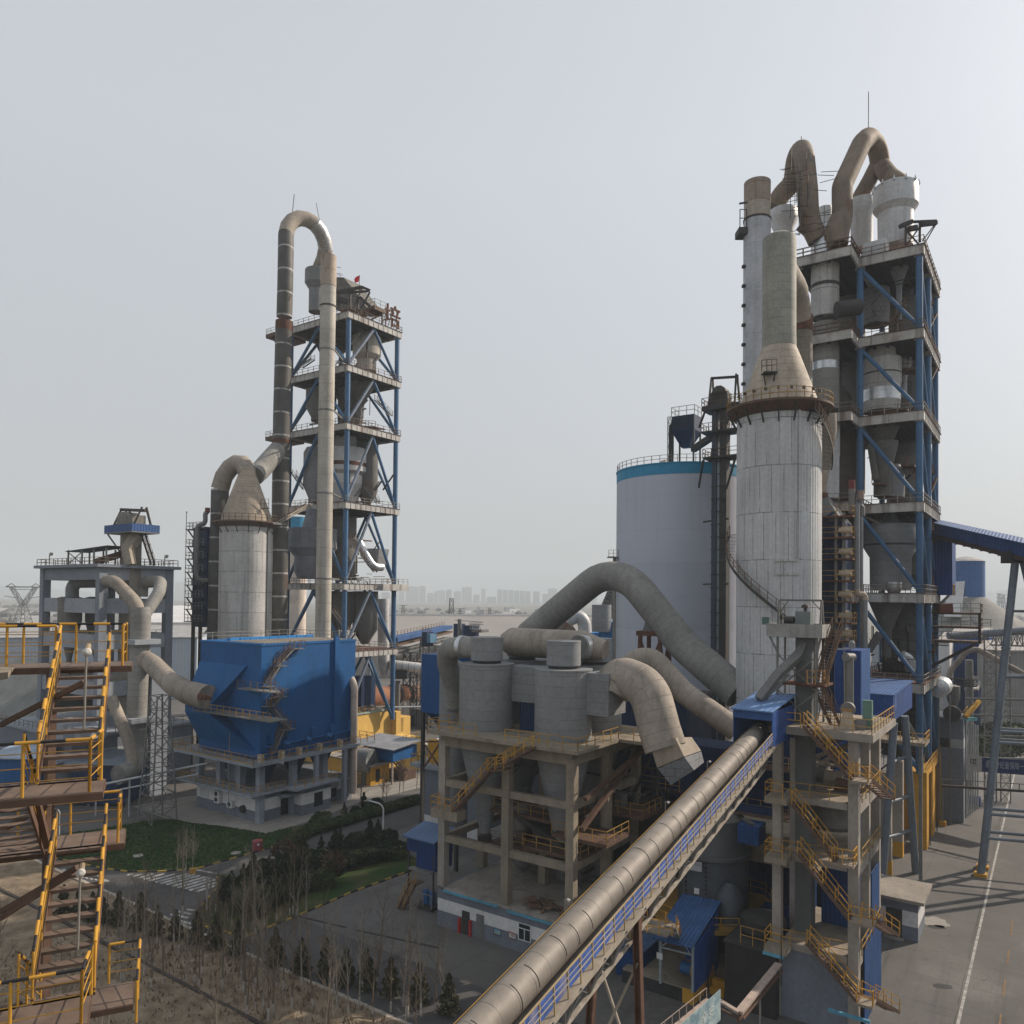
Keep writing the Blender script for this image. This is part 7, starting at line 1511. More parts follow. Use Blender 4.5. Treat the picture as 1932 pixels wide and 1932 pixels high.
# blue transfer house on the other side of the deck
bc = at((1685, 1330), 86); f = Fr(bc); z0 = zof(bc, cJ(0, 1172)[1]); z1 = zof(bc, cJ(0, 985)[1])
T = Thing('transfer_house', 'blue sheet transfer house on grey pipe legs beside the stair tower', 'house', (bc[0], bc[1], 0)); tb = mat('transfer_blue', (.018, .065, .24), .55, corr=.35, streak=.2)
T.part('wall', MB().box(f, -2.3, 0, 0, 14.5, z0, z1), tb); T.part('wall', MB().box(f, -6, -2.3, .2, 8, z0+.2, z1-.05), tb); T.part('roof', MB().hexa([f(a_, b_, z1+.02+k*.1+(b_)*.03) for k in (0, 1) for a_, b_ in ((-6.2, -.1), (.15, -.1), (.15, 14.6), (-6.2, 14.6))]), mat('transfer_roof', (.06, .13, .32), .5, corr=.4)); T.part('stripe', MB().box(f, .0, .03, 1.6, 1.8, z0+1.2, z1-.1).box(f, .0, .03, 4.6, 4.75, z0+1.3, z1-.1), mat('stripe_pale', (.25, .3, .4)))
pl_ = mat('pipe_leg_grey', (.155, .185, .22), .55, streak=.3)
b2 = gnd(cK(1148, 838)); top2 = at(cJ(1068, 1130), 89); b1 = gnd(cK(900, 800)); b1 = gnd((1664, 1665)); top1 = at(cJ(990, 1180), 87)
for p, q in ((top1, b1), (top2, b2)): T.part('leg', MB().tube([p, q], .42, 14), pl_)
for t in (.25, .5, .72): T.part('leg_tie', MB().tube([top1+(b1-top1)*t, top2+(b2-top2)*t], .2, 10), pl_)
# blue upright tower behind the deck with a grey pipe
ub = at(cJ(560, 1100), 72); f = Fr(ub); z1 = zof(ub, cJ(0, 650)[1])
T = Thing('blue_shaft_house', 'narrow deep blue shaft house with a pale edge behind the stair tower stairs', 'house', (ub[0], ub[1], 0)); T.part('wall', MB().box(f, 0, 2.2, 0, 4.6, 0, z1), mat('shaft_blue', (.010, .05, .20), .55, corr=.35, streak=.2)); T.part('wall_panel', MB().box(f, 2.2, 2.26, .2, 4.5, z1-9, z1), blue_r)
sp_ = at(cJ(668, 1000), 70); T.part('vent_pipe', MB().tube([V3(sp_[0], sp_[1], TD-2), at(cJ(668, 700), 70)], .36, 14), steel_g); T.part('vent_mouth', MB().tube([at(cJ(640, 705), 69.8), at(cJ(690, 705), 70.4)], .4, 14), steel_g); sp_ = at(cJ(685, 640), 71); T.part('cap', MB().tube([sp_, at(cJ(685, 600), 71), at(cJ(685, 582), 71)], [.28, .28, .12], 12), cyc_c); T.part('thin_pipe', MB().rod(at(cJ(634, 1040), 70), at(cJ(630, 660), 70), .07, 6).rod(at(cJ(575, 640), 71), at(cJ(680, 650), 71), .07, 6), rail_g)

# ================================================================== YELLOW PIERS AND THE OPEN GROUND
yN2 = gnd(cK(1228, 672)); f = Fr(yN2)
T = Thing('tower_plinth', 'ochre painted plinth piers at the foot of the stair side tower', 'plinth', (yN2[0], yN2[1], 0))
for a0, a1, b0, b1, h in ((-1.9, 0, 0, 2.2, 9.9), (-2.2, -.1, 7, 9.8, 9.9), (-2.2, -.1, 15, 18, 9.9), (-9, -7, 1.0, 3.4, 9.9), (-13.8, -2.4, 7.2, 7.6, 8)): T.part('pier', MB().box(f, a0, a1, b0, b1, 0, h), yel_o)
T.part('beam', MB().box(f, -2.0, -.15, 2.2, 7, 9, 9.9), yel_o); T.part('beam', MB().box(f, -2.0, -.15, 9.8, 15, 9, 9.9), yel_o); T.part('railing', MB().rail([f(-.1, 0, 9.9), f(-.1, 17, 9.9)], 1.1, 1.3, .07), yel)
dp = MB()
for b_ in (2.4, 10): dp.rod(f(.1, b_, 0), f(.1, b_, 9.5), .07, 6)
T.part('downpipe', dp, steel_d)
for (px, b_) in ((1022, 600), (935, 745)):
    g_ = gnd(cK(px, b_+115)); T = Thing('concrete_column', {1022: 'thick grey column with an ochre painted foot near the pipe legs', 935: 'thick grey column with an ochre foot beside the small hut'}[px], 'column', g_); c = Fr(g_); T.part('shaft', MB().box(c, -.55, .55, -.5, .5, 1.9, 12), conc); T.part('painted_foot', MB().box(c, -.56, .56, -.51, .51, 0, 1.9), yel_o)
ix = at(cV(600, 1600), 90); f = Fr(ix); T = Thing('lower_platform', 'dusty walkway platform with yellow rails behind the pipe legs', 'platform', V3(ix[0], ix[1], 0)); T.part('floor', MB().box(f, -6, 3, 0, 4, ix[2]-.4, ix[2]), walkm); T.part('railing', MB().rail([f(-6, 0, ix[2]), f(3, 0, ix[2]), f(3, 4, ix[2])], 1.1, 1.3, .07), yel)
for a_ in (-5.5, 2.5): T.part('leg', MB().bar(f(a_, .3, 0), f(a_, .3, ix[2]-.4), .35), steel_g)
for k, (x, y0, y1) in enumerate(((690, 1440, 1560), (720, 1470, 1600), (700, 1580, 1600))): T.part('cross_pipe', MB().tube([at(cV(x-30, y0), 91), at(cV(x+40, y1), 91)], .18, 8), steel_g)
# hut
hN = gnd(cK(1165, 1345)); f = Fr(hN); zh = zof(hN, cK(0, 1050)[1])
T = Thing('pump_hut', 'small flat roofed grey and white hut with a dark door beside the stair tower', 'hut', (hN[0], hN[1], 0))
for z0, z1, mm in ((0, 1.35, greyw), (1.35, 2.75, white), (2.75, zh, greyw)): T.part('wall', MB().box(f, -3.6, 0, 0, 4.6, z0, z1), mm)
T.part('roof', MB().box(f, -4.2, .6, -.9, 5.2, zh, zh+.3), mat('hut_roof', (.28, .25, .215), .9, var=.2, streak=.2)); T.part('door', MB().box(f, -2.75, -1.35, -.03, .0, .1, 2.75), steel_d); T.part('step', MB().box(f, -2.9, -1.2, -.5, -.03, 0, .12), conc)
wt = MB(); c = gnd(cK(1270, 1200)); 
for k in range(18): a = k/18*2*math.pi; 
def blob(name, cpx, rx, ry, seed, mm):
    c = gnd(cpx); rq = random.Random(seed); pts = []
    for k in range(22): a = 2*math.pi*k/22; s_ = rq.uniform(.7, 1.1); pts.append((c[0]+math.cos(a)*rx*s_, c[1]+math.sin(a)*ry*s_))
    struct(name, flat(pts, .016), mm)
blob('worn_patch', cK(1275, 1190), 1.6, 1.5, 3, padm); blob('damp_patch', cK(1300, 1230), .9, .5, 5, mat('damp', (.05, .05, .052), .5)); blob('damp_patch', cK(1345, 1660), .9, .5, 8, mat('damp', (.05, .05, .052))); blob('damp_patch', cQ(700, 1640), 2.2, 1.2, 9, mat('damp2', (.11, .107, .10), .7))

# ================================================================== CONVEYOR GALLERY AND A-FRAME TRESTLE
gp0 = at(cR(160, 152), 114); gp1 = at(cR(810, 308), 92.5); dg = (gp1-gp0)/np.linalg.norm(gp1-gp0); gp2 = gp1+dg*30
T = Thing('belt_gallery', 'long blue sheet clad belt gallery sloping to the blue columned tower', 'conveyor', gp1)
T.part('cover', MB().bar(gp0+Z*.35, gp2+Z*.35, 2.6, 1.5), blue_r if False else mat('gallery_cover_blue', (.016, .06, .20), .5, corr=.4, streak=.2)); T.part('roof', MB().bar(gp0+Z*1.15, gp2+Z*1.15, 2.9, .12), mat('gallery_roof_blue', (.05, .11, .27), .5, corr=.4)); T.part('floor_truss', MB().bar(gp0-Z*.75, gp2-Z*.75, 2.3, .6), mat('gallery_rust', (.075, .05, .045), .8, rust=.5))
rb = MB()
for k in range(26): q = gp0+dg*(2+k*2.0); rb.bar(q-Z*1.05-V3(dg[1], -dg[0], 0)*1.3, q-Z*1.05+V3(dg[1], -dg[0], 0)*1.3, .18)
T.part('floor_rib', rb, steel_d)
bh = at(cR(250, 430), 111); f = Fr(bh); T = Thing('gallery_head_house', 'tall blue sheet head house under the end of the belt gallery', 'house', (bh[0], bh[1], zof(bh, cR(0, 645)[1]))); z0 = zof(bh, cR(0, 640)[1]); T.part('wall', MB().box(f, -3.0, 1.4, 0, 5, z0, zof(bh, cR(0, 215)[1])), mat('head_house_blue', (.010, .05, .20), .55, corr=.4)); T.part('bracket', MB().bar(f(1, .2, z0), f(-3, .2, z0-4.5), .35), steel_g); T.part('side_rail', MB().rail([f(1.5, 0, z0), f(1.5, 2, z0)], 1.5, 1, .1), yel_d)
T = Thing('rail_balcony', 'rusty railed balcony decks on the outside of the stair side tower', 'platform', at(cR(300, 975), 110)); f = Fr(at(cR(280, 975), 110))
for y in (765, 865, 970): z = zof(at(cR(280, 975), 110), cR(0, y)[1]); o = T.part('deck', MB().box(f, -4, 4.4, 0, 4, z-.3, z), brownp); T.part('deck_rail', MB().rail([f(-4, 0, z), f(4.3, 0, z), f(4.3, 3.9, z)], 1.3, 1.2, .08), rail_g, o)
T.part('post', MB().bar(f(4.2, .1, f.o[2]+at(cR(280, 975), 110)[2]), f(4.2, .1, zof(at(cR(280, 975), 110), cR(0, 765)[1])), .35), steel_d); T.part('strut', MB().bar(f(3.6, .1, at(cR(280, 975), 110)[2]-.3), at(cR(165, 1165), 112), .4), steel_d); T.part('red_tank', MB().bar(at(cR(225, 740), 110), at(cR(320, 735), 110), 1.2, 1.3), mat('tank_rust_red', (.14, .045, .03), .7))
tl = gnd(cK(1618, 862)); tt = at(cR(785, 400), 92)
T = Thing('pipe_trestle', 'tall slate grey A frame pipe trestle carrying the belt gallery', 'trestle', tl); dm = pl_
f2 = tt-tl; right = at(cR(845, 400), 92); d2 = right+(right-tt)*0; foot2 = V3(tl[0]+11.5, tl[1]-3.5, 0)
back = A*3.2
for o_ in (V3(0, 0, 0), back):
    T.part('leg', MB().tube([tl+o_*1.0, tt+o_*.4], .40, 16), dm); T.part('leg', MB().tube([foot2+o_, right+o_*.4], .40, 16), dm); T.part('foot_block', MB().cbox(tl+o_, 1.3, 1.1, .4, -TH), yel_o)
    for t in (.12, .195, .42, .455, .63, .84):
        T.part('cross_tie', MB().tube([tl+o_+(tt+o_*.4-tl-o_)*t, foot2+o_+(right+o_*.4-foot2-o_)*t], .2 if t < .8 else .16, 10), dm)
    rg = MB()
    for t in (.25, .5, .72): p = tl+o_+(tt+o_*.4-tl-o_)*t; d_ = (tt-tl)/np.linalg.norm(tt-tl); rg.tube([p-d_*.08, p+d_*.08], .5, 16)
    T.part('leg_flange', rg, dm)
T.part('cap_beam', MB().cbox(tt+V3(1.2, .6, -.1), 3.6, 2.4, 1.4, -.1), steel_d)

# ================================================================== RIGHT BACKGROUND
dC = at(cR(432, 500), 235); rD_ = 118*KI/FP*235; f = Fr(dC)
T = Thing('clinker_dome', 'grey conical storage dome crowned by a blue sheet drum house', 'dome', (dC[0], dC[1], 0))
zt_ = zof(dC, cR(0, 398)[1]); zm = zof(dC, cR(0, 655)[1]); T.part('drum_house', MB().lathe(dC[:2], [(rD_, zm-3), (rD_, zt_)], 12), mat('drum_blue', (.03, .105, .29), .55, corr=.9)); T.part('drum_roof', MB().lathe(dC[:2], [(rD_*1.04, zt_), (rD_*.5, zt_+1.2), (.1, zt_+1.6)], 24), pale)
ze = zof(dC, cR(0, 880)[1]); re = 415*KI/FP*235; T.part('cone_roof', MB().lathe(dC[:2], [(re*1.5, ze-(zm-ze)*.55), (re, ze), (rD_*1.0, zm)], 48), mat('dome_grey', (.20, .20, .19), .85, streak=.3, var=.15)); T.part('base_wall', MB().lathe(dC[:2], [(re*1.5, 0), (re*1.5, ze-(zm-ze)*.55)], 48), concg)
T.part('white_stair_cover', MB().hexa([at(cR(x_, y_), d) for d in (222, ) for x_, y_ in ((270, 800), (395, 800))]+[at(cR(395, 800), 226), at(cR(270, 800), 226)]+[at(cR(300, 545), 224), at(cR(422, 540), 224), at(cR(422, 540), 228), at(cR(300, 545), 228)]), white); T.part('roof_rail', MB().bar(at(cR(425, 655), 205), at(cR(510, 890), 205), .8), pale)
for args in (((310, 945), (600, 1310), 185, 'blue_hall', 'large deep blue sheet hall behind the tan elbow pipe', mat('hall_blue', (.012, .055, .21), .6, corr=.8)), ((512, 1050), (990, 1500), 172, 'storage_hall', 'dull grey ribbed storage hall behind the A frame trestle', mat('hall_grey', (.24, .24, .23), .8, corr=.8, streak=.2)), ((222, 985), (312, 1215), 178, 'white_house', 'plain white sheet building between the tower and the blue hall', white), ((420, 1330), (520, 1480), 165, 'blue_shed', 'small blue walled shed with a white roof edge below the storage hall', blue_d), ((520, 1480), (760, 1640), 170, 'long_wall', 'long low pale works wall below the storage hall', pale)):
    (x0, y0), (x1, y1), d, nm, lab, mm = args; p = at(cR(x0, y1), d); q = at(cR(x1, y1), d); z1 = zof(p, cR(0, y0)[1]); Th = Thing(nm, lab, 'building', (p[0], p[1], 0)); dx_ = (q-p); dx_[2] = 0
    Th.part('wall', MB().hexa([V3(p[0], p[1], 0), V3(q[0], q[1], 0), V3(q[0], q[1], 0)+A*14, V3(p[0], p[1], 0)+A*14, V3(p[0], p[1], z1), V3(q[0], q[1], z1), V3(q[0], q[1], z1)+A*14, V3(p[0], p[1], z1)+A*14]), mm); Th.part('roof', MB().hexa([V3(p[0], p[1], z1+.02)-A*.4, V3(q[0], q[1], z1+.02)-A*.4, V3(q[0], q[1], z1)+A*14.4, V3(p[0], p[1], z1)+A*14.4, V3(p[0], p[1], z1+.4)-A*.4, V3(q[0], q[1], z1+.4)-A*.4, V3(q[0], q[1], z1+2)+A*14.4, V3(p[0], p[1], z1+2)+A*14.4]), roofb)
    if nm == 'blue_hall':
        w_ = MB(); w_.hexa([at(cR(x_, y_), 184.6)+V3(0, k, 0) for y_ in (1165, 1130) for k, x_ in ((0, 530), (0, 575), (.3, 575), (.3, 530))]); Th.part('window', w_, pale)
el = [at(cR(305, 1260), 128), at(cR(315, 1190), 128), at(cR(435, 1045), 128), at(cR(510, 1030), 128), at(cR(850, 1215), 122), at(cR(1000, 1300), 120)]
solo('elbow_pipe', MB().tube(fil(el, 2, 5), 20*KI/FP*128, 16), duct_t, 'tan lagged pipe rising in an elbow and sloping away over the open ground', 'duct')
solo('level_pipe', MB().tube([at(cR(300, 935), 126), at(cR(420, 930), 126), at(cR(1000, 890), 118)], 26*KI/FP*126, 18), mat('level_pipe_grey', (.20, .215, .25), .6, streak=.3, seam=(40, 3, .05, .5)), 'big slate grey level pipe passing behind the A frame trestle', 'duct')
T = Thing('pipe_bridge', 'light truss pipe bridge under the slate grey level pipe', 'bridge', at(cR(610, 950), 124)); T.part('truss', MB().lattice(at(cR(610, 955), 124), at(cR(1000, 965), 118), A, 2.2, 10, .16), steel_g); T.part('walk_frame', MB().rail([at(cR(390, 880), 125), at(cR(610, 865), 124), at(cR(610, 945), 124)], 1.1, 1.4, .1), steel_g); T.part('lattice_leg', MB().lattice(V3(*at(cR(605, 1300), 124)[:2], 0), at(cR(605, 955), 124), X, 1.6, 14, .14), steel_g)
T.part('lattice_leg', MB().lattice(V3(*at(cR(715, 1300), 124)[:2], 0), at(cR(715, 1080), 124), X, 1.3, 12, .14), steel_g)
sb2 = at(cR(455, 1400), 132); solo('vent_stack', MB().tube([V3(sb2[0], sb2[1], 0), at(cR(452, 1110), 132)], .62, 12), steel_g, 'slim grey vent stack in front of the deep blue hall', 'chimney')
sd3 = at(cR(245, 1310), 112); T = Thing('silver_tank', 'round ribbed silver tank on legs beside the stair side tower', 'tank', V3(sd3[0], sd3[1], 0)); T.part('shell', MB().tube([sd3-A*2, sd3-A*1.7, sd3+A*3], [.8, 1.35, 1.35], 22), silv); 
for s_ in (-.8, .8): T.part('leg', MB().bar(V3(sd3[0]+s_, sd3[1]-1, 0), V3(sd3[0]+s_, sd3[1]-1, sd3[2]-1), .2), steel_g)
# pump house with bands
pN = gnd(cR(412, 1932)); pN = at(cR(412, 1800), 112); f = Fr(pN); zt_ = zof(pN, cR(0, 1540)[1])
T = Thing('cooler_house', 'grey banded house with fans and a small cyclone on its roof', 'building', (pN[0], pN[1], 0)); T.part('wall', MB().box(f, -8, 0, 0, 7, 0, zt_), greyw); T.part('band', MB().box(f, -8.02, .02, -.02, 7, zt_-4.3, zt_-3), mat('band_pale', (.34, .355, .37), .8)); T.part('window', MB().box(f, -3.4, -1.7, -.05, -.02, zt_-4.3, zt_-3), winm)
T.part('roof_rail', MB().rail([f(-8, 0, zt_), f(0, 0, zt_), f(0, 7, zt_)], 1.1, 1.2, .07), yel_d)
fc = at(cR(330, 1500), 112); T.part('fan_ring', MB().tube([fc-A*.5, fc+A*.6], [1.15, 1.15], 18), steel_d); c_ = at(cR(338, 1350), 114); T.part('small_cyclone', MB().lathe(c_[:2], [(.3, zt_), (.35, zof(c_, cR(0, 1460)[1])), (.9, zof(c_, cR(0, 1390)[1])), (.9, zof(c_, cR(0, 1300)[1])), (.2, zof(c_, cR(0, 1290)[1]))], 18), cyc_d)
T.part('yellow_belt', MB().bar(at(cR(425, 1525), 113), at(cR(525, 1410), 116), .5, .5), yel_o); tp = MB()
for k in range(6): q = at(cR(430+k*17, 1900), 114+k); tp.rod(V3(q[0], q[1], .2), V3(q[0], q[1], zt_-.5-k*.3), .12, 8)
T.part('pipe_run', tp, mat('pipe_pale', (.33, .34, .34), .6)); T.part('teal_beam', MB().bar(at(cR(405, 1540), 113), at(cR(500, 1538), 115), .5, .5), mat('teal', (.05, .22, .26), .6)); T.part('upper_truss', MB().lattice(at(cR(240, 1265), 118), at(cR(510, 1280), 118), A, 1.2, 10, .1), steel_d)
bt = at(cR(480, 1780), 121); solo('blue_tank', MB().tube([V3(bt[0], bt[1], 1)-X*1, V3(bt[0], bt[1], 1)+X*1], .8, 16), mat('small_tank_blue', (.015, .06, .22), .5), 'small bright blue tank standing by the banded house', 'tank')
# pipe rack with the banners
g1 = gnd(cK(1415, 372)); g2 = gnd(cK(1503, 378)); T = Thing('pipe_rack', 'lattice legged pipe rack carrying fat grey pipes over the yard', 'pipe rack', g1)
zr = zof(g1, cJ(0, 1440)[1])
for g_ in (g1, g2):
    for k in (0, 1): T.part('leg', MB().bar(g_+A*1.6*k+Z*.5, V3(g_[0], g_[1], zr-1)+A*1.6*k, .22), steel_g); T.part('foot_block', MB().cbox(g_+A*1.6*k, .8, .8, 1.0, -TH), yel_o)
xb = MB()
for k in range(4):
    z0 = .8+k*1.5; xb.bar(V3(g1[0], g1[1], z0), V3(g2[0], g2[1], z0+1.4), .12); xb.bar(V3(g2[0], g2[1], z0), V3(g1[0], g1[1], z0+1.4), .12)
T.part('cross_brace', xb, steel_g)
dp_ = mat('rack_pipe_grey', (.23, .22, .20), .6, streak=.4)
for k, (y, r) in enumerate(((1440, .34), (1478, .42))):
    p = at(cJ(1370, y), 117); q = at(cJ(2100, y+12), 108); T.part('pipe', MB().tube(fil([V3(p[0], p[1], p[2]-5 if k else p[2]-7), p, q], .8, 4), r, 12), dp_)
T = Thing('slogan_banner', 'long blue slogan banner with white Chinese characters and a white logo panel', 'banner', at(cJ(1510, 1525), 112.5))
b0 = at(cJ(1508, 1470), 112.5); b1 = at(cJ(2080, 1513), 107); de = b1-b0; L = np.linalg.norm(de); de /= L; nrm = np.cross(de, Z); hB = 1.15; upv = Z
if nrm[1] > 0: nrm = -nrm
def panel(s0, s1, h0, h1, off): return MB().hexa([b0+de*s_+upv*h_+nrm*o for h_ in (h0, h1) for s_, o in ((s0, off), (s1, off), (s1, off-.03), (s0, off-.03))])
wl = 2.05
T.part('logo_panel', panel(0, wl, -hB, hB, 0), mat('banner_white', (.42, .42, .43), .7, var=.05)); T.part('cloth', panel(wl, L, -hB*.95, hB*.85, 0), mat('banner_blue', (.022, .04, .135), .7, var=.1))
wtx = mat('banner_text', (.40, .43, .50), .7)
for i, chh in enumerate('遵章守纪是保障一个团队'):
    text('character', chh, 1.15, b0+de*(wl+.72+i*.585)+nrm*.03, de*1.0, Z, wtx, None, None, ext=.004, parent=T.o, sx=.5); 
lg_ = MB(); cxx = b0+de*(wl*.48)+Z*.32+nrm*.02
for (x0, x1, z0, z1) in ((-.36, .36, .24, .33), (-.36, .36, -.33, -.24), (-.36, -.27, -.33, .33), (.27, .36, -.33, .33), (-.06, .06, -.22, .16), (.0, .2, .1, .2)): lg_.hexa([cxx+de*a_+Z*b_+nrm*o for b_ in (z0, z1) for a_, o in ((x0, 0), (x1, 0), (x1, .01), (x0, .01))])
T.part('logo', lg_, blk); tx = MB()
for k in range(4): tx.hexa([cxx+de*(-.48+k*.26+a_)+Z*(-.62+b_)+nrm*o for b_ in (0, .12) for a_, o in ((0, 0), (.18, 0), (.18, .01), (0, .01))])
T.part('logo_caption', tx, steel_g)
b0 = at(cJ(1822, 1180), 178); b1 = at(cJ(2000, 1192), 174); de = b1-b0; L = np.linalg.norm(de); de /= L; nrm = np.cross(de, Z); nrm = nrm if nrm[1] < 0 else -nrm; hB = 1.0
T = Thing('slogan_banner', 'smaller farther slogan banner with a white logo panel by the shrubs', 'banner', b0); T.part('logo_panel', panel(0, 2.2, -hB, hB, 0), MATS['banner_white']); T.part('cloth', panel(2.2, L, -hB*.9, hB, 0), MATS['banner_blue'])
cxx = b0+de*1.05+Z*.2+nrm*.03; lg_ = MB()
for (x0, x1, z0, z1) in ((-.36, .36, .24, .33), (-.36, .36, -.33, -.24), (-.36, -.27, -.33, .33), (.27, .36, -.33, .33)): lg_.hexa([cxx+de*a_+Z*b_+nrm*o for b_ in (z0, z1) for a_, o in ((x0, 0), (x1, 0), (x1, .01), (x0, .01))])
T.part('logo', lg_, blk); text('character', '齐', 1.1, b0+de*3.3+nrm*.03, de, Z, wtx, None, None, ext=.004, parent=T.o)
T = Thing('pipe_bridge', 'low thin pipe bridge crossing the open yard on posts', 'bridge', gnd(cK(1342, 500))); p = at(cJ(1338, 1635), 108); q = at(cJ(2100, 1685), 100); T.part('beam', MB().bar(p, q, .5, .3), steel_d); T.part('rail', MB().rail([p+Z*.2, q+Z*.2], .7, 3, .12, (1.,)), steel_g)
g_ = gnd(cK(1342, 495)); T.part('post', MB().bar(g_, V3(g_[0], g_[1], p[2]), .3), steel_g); T.part('foot_block', MB().cbox(g_, .9, .9, .7, -TH), yel_o)
for y, d in ((1003, 118), (1120, 130), (1270, 124)):
    solo('service_line', MB().tube([at(cJ(1505, y), d), at(cJ(2100, y+14), d-6)], .16, 8), steel_g, {1003: 'highest thin service pipe behind the trestle leg', 1120: 'middle thin service pipe behind the trestle leg', 1270: 'lowest thin service pipe behind the trestle leg'}[y], 'pipe')

an = at((1398, 1300), 79.5); f = Fr(an); T = Thing('mill_annex', 'dark blue annex building packed between the mill and the big conditioning tower', 'building', (an[0], an[1], 0))
T.part('wall', MB().box(f, 0, 12, 0, 4, 0, 20.5), blue_d); T.part('roof', MB().box(f, -.3, 12.3, -.3, 4.2, 20.5, 20.8), mat('annex_roof', (.16, .19, .23), .7))
for z in (6.5, 11, 15.5): T.part('walkway', MB().box(f, -.2, 12, -1.6, 0, z-.3, z), brownp); T.part('railing', MB().rail([f(-.2, -1.5, z), f(12, -1.5, z)], 1.1, 1.3, .06), yel_d)

# unseen building added out of view on the right: its shade falls over the open yard
hs0 = Fr((104, 74)); T = Thing('shade_building', 'unseen tall grey building added to shade the open yard', 'building', (104, 74, 0))
T.part('wall', MB().box(hs0, -4, 26, -40, 26, 0, 43), mat('shade_building_wall', (.25, .25, .25), .8, corr=.9, streak=.4)); T.part('roof', MB().box(hs0, -4.6, 26.6, -40.6, 26.6, 43, 43.6), steel_g); T.part('door', MB().box(hs0, -4.05, -4.0, -6, 0, 0, 6), blue_d)
for k in range(5): T.part('window', MB().box(hs0, -4.05, -4.0, -34+k*12, -30+k*12, 12, 16), winm)
# ================================================================== PIPE CONVEYOR IN FRONT
E0 = at((1428, 1384), 58.2); E1 = at((912, 1934), 25.2); Dc = (E1-E0)/np.linalg.norm(E1-E0); E2 = E1+Dc*9; LC = np.linalg.norm(E2-E0)
Sc = np.cross(Dc, Z); Sc /= np.linalg.norm(Sc)
if Sc[0] < 0: Sc = -Sc
Uc = np.cross(Sc, Dc); Uc = Uc if Uc[2] > 0 else -Uc
def cv(t, s, u): return E0+Dc*t+Sc*s+Uc*u
hoodm = mat('conveyor_hood_sheet', (.20, .18, .158), .6, seam=(60, 1.12, .04, .75), streak=.0, var=.16, scale=.5, metal=.1, rust=.08)
T = Thing('pipe_conveyor', 'long dusty tan hooded pipe conveyor running down past the stair tower', 'conveyor', (E1[0], E1[1], 0))
RC = .625
T.part('hood', MB().tube([cv(t, 0, 0) for t in np.linspace(-1, LC, 40)], RC, 40), hoodm)
rb = MB()
for k in range(int(LC/1.12)):
    t = k*1.12+random.Random(k).uniform(-.1, .1)
    if random.Random(k+5).random() < .4: continue
    a0 = random.Random(k+9).uniform(-.3, .6); a1 = random.Random(k+19).uniform(1.5, 2.0); pr = None
    for i in range(9):
        a = a0+(a1-a0)*i/8; q = cv(t, math.sin(a)*(RC+.012), math.cos(a)*(RC+.012))
        if pr is not None: rb.bar(pr, q, .016, .016)
        pr = q
T.part('sheet_lap', rb, mat('lap_dark', (.07, .06, .05), .8))  # thin dark ring lines at the sheet joints
T.part('belt_bed', MB().slab([cv(-1, -.72, -.55), cv(LC, -.72, -.55), cv(LC, 1.42, -.62), cv(-1, 1.42, -.62)], Uc*-.06), walkm)
db = MB(); rq = random.Random(12)
for k in range(30):
    t = rq.uniform(2, LC-2); q = cv(t, rq.uniform(.55, .85), -.5); db.tube([q-Uc*.08, q+Uc*rq.uniform(.02, .12)], [rq.uniform(.15, .5), .05], 7)
T.part('spilt_dust', db, walkm)
T.part('outer_beam', MB().bar(cv(-1, 1.38, -.74), cv(LC, 1.38, -.74), .12, .24), steel_p); T.part('inner_beam', MB().bar(cv(-1, -.72, -.62), cv(LC, -.72, -.62), .1, .3), steel_p)
rl = MB(); n = int(LC/1.05)
for k in range(n+1):
    t = -.6+k*1.05; rl.bar(cv(t, 1.40, -.62), cv(t, 1.40, .46), .05)
rl.bar(cv(-.6, 1.40, .46), cv(LC, 1.40, .46), .05); rl.bar(cv(-.6, 1.40, -.06), cv(LC, 1.40, -.06), .035); T.part('handrail', rl, mat('rail_dust_yellow', (.36, .28, .16), .7, rust=.4))
pn = MB(); pnm = mat('slogan_panel_blue', (.05, .105, .33), .55, var=.35, scale=2.4, streak=.5, scol=(.30, .26, .25))
for k in range(n):
    t0_ = -.55+k*1.05; pn.hexa([cv(t1_+.03, 1.37+o, u) for u in (-.30, .40) for o, t1_ in ((0, t0_), (0, t0_+.95), (.015, t0_+.95), (.015, t0_))])
T.part('rail_panel', pn, pnm)
wr = MB()
for u in (-.02, .2): wr.bar(cv(-.6, 1.42, u), cv(LC, 1.42, u), .025)
T.part('rail_wire', wr, mat('wire_pale', (.33, .32, .33), .5))
yl = MB(); yl.bar(cv(-1, -.82, .05), cv(LC, -.82, .05), .05)
for k in range(12): yl.bar(cv(k*4., -.82, -.6), cv(k*4., -.82, .05), .04)
T.part('edge_handrail', yl, yel_d); T.part('edge_plate', MB().slab([cv(-1, -.75, -.4), cv(LC, -.75, -.4), cv(LC, -1.0, -.42), cv(-1, -1.0, -.42)], Uc*-.05), steel_p)
T.part('bottom_chord', MB().bar(cv(1, .75, -2.35), cv(LC, .75, -2.35), .13, .15), mat('chord_pale', (.32, .285, .24), .8, var=.3, scale=3, rust=.3)); T.part('bottom_chord', MB().bar(cv(1, -.55, -2.35), cv(LC, -.55, -2.35), .13, .15), steel_p)
tr = MB()
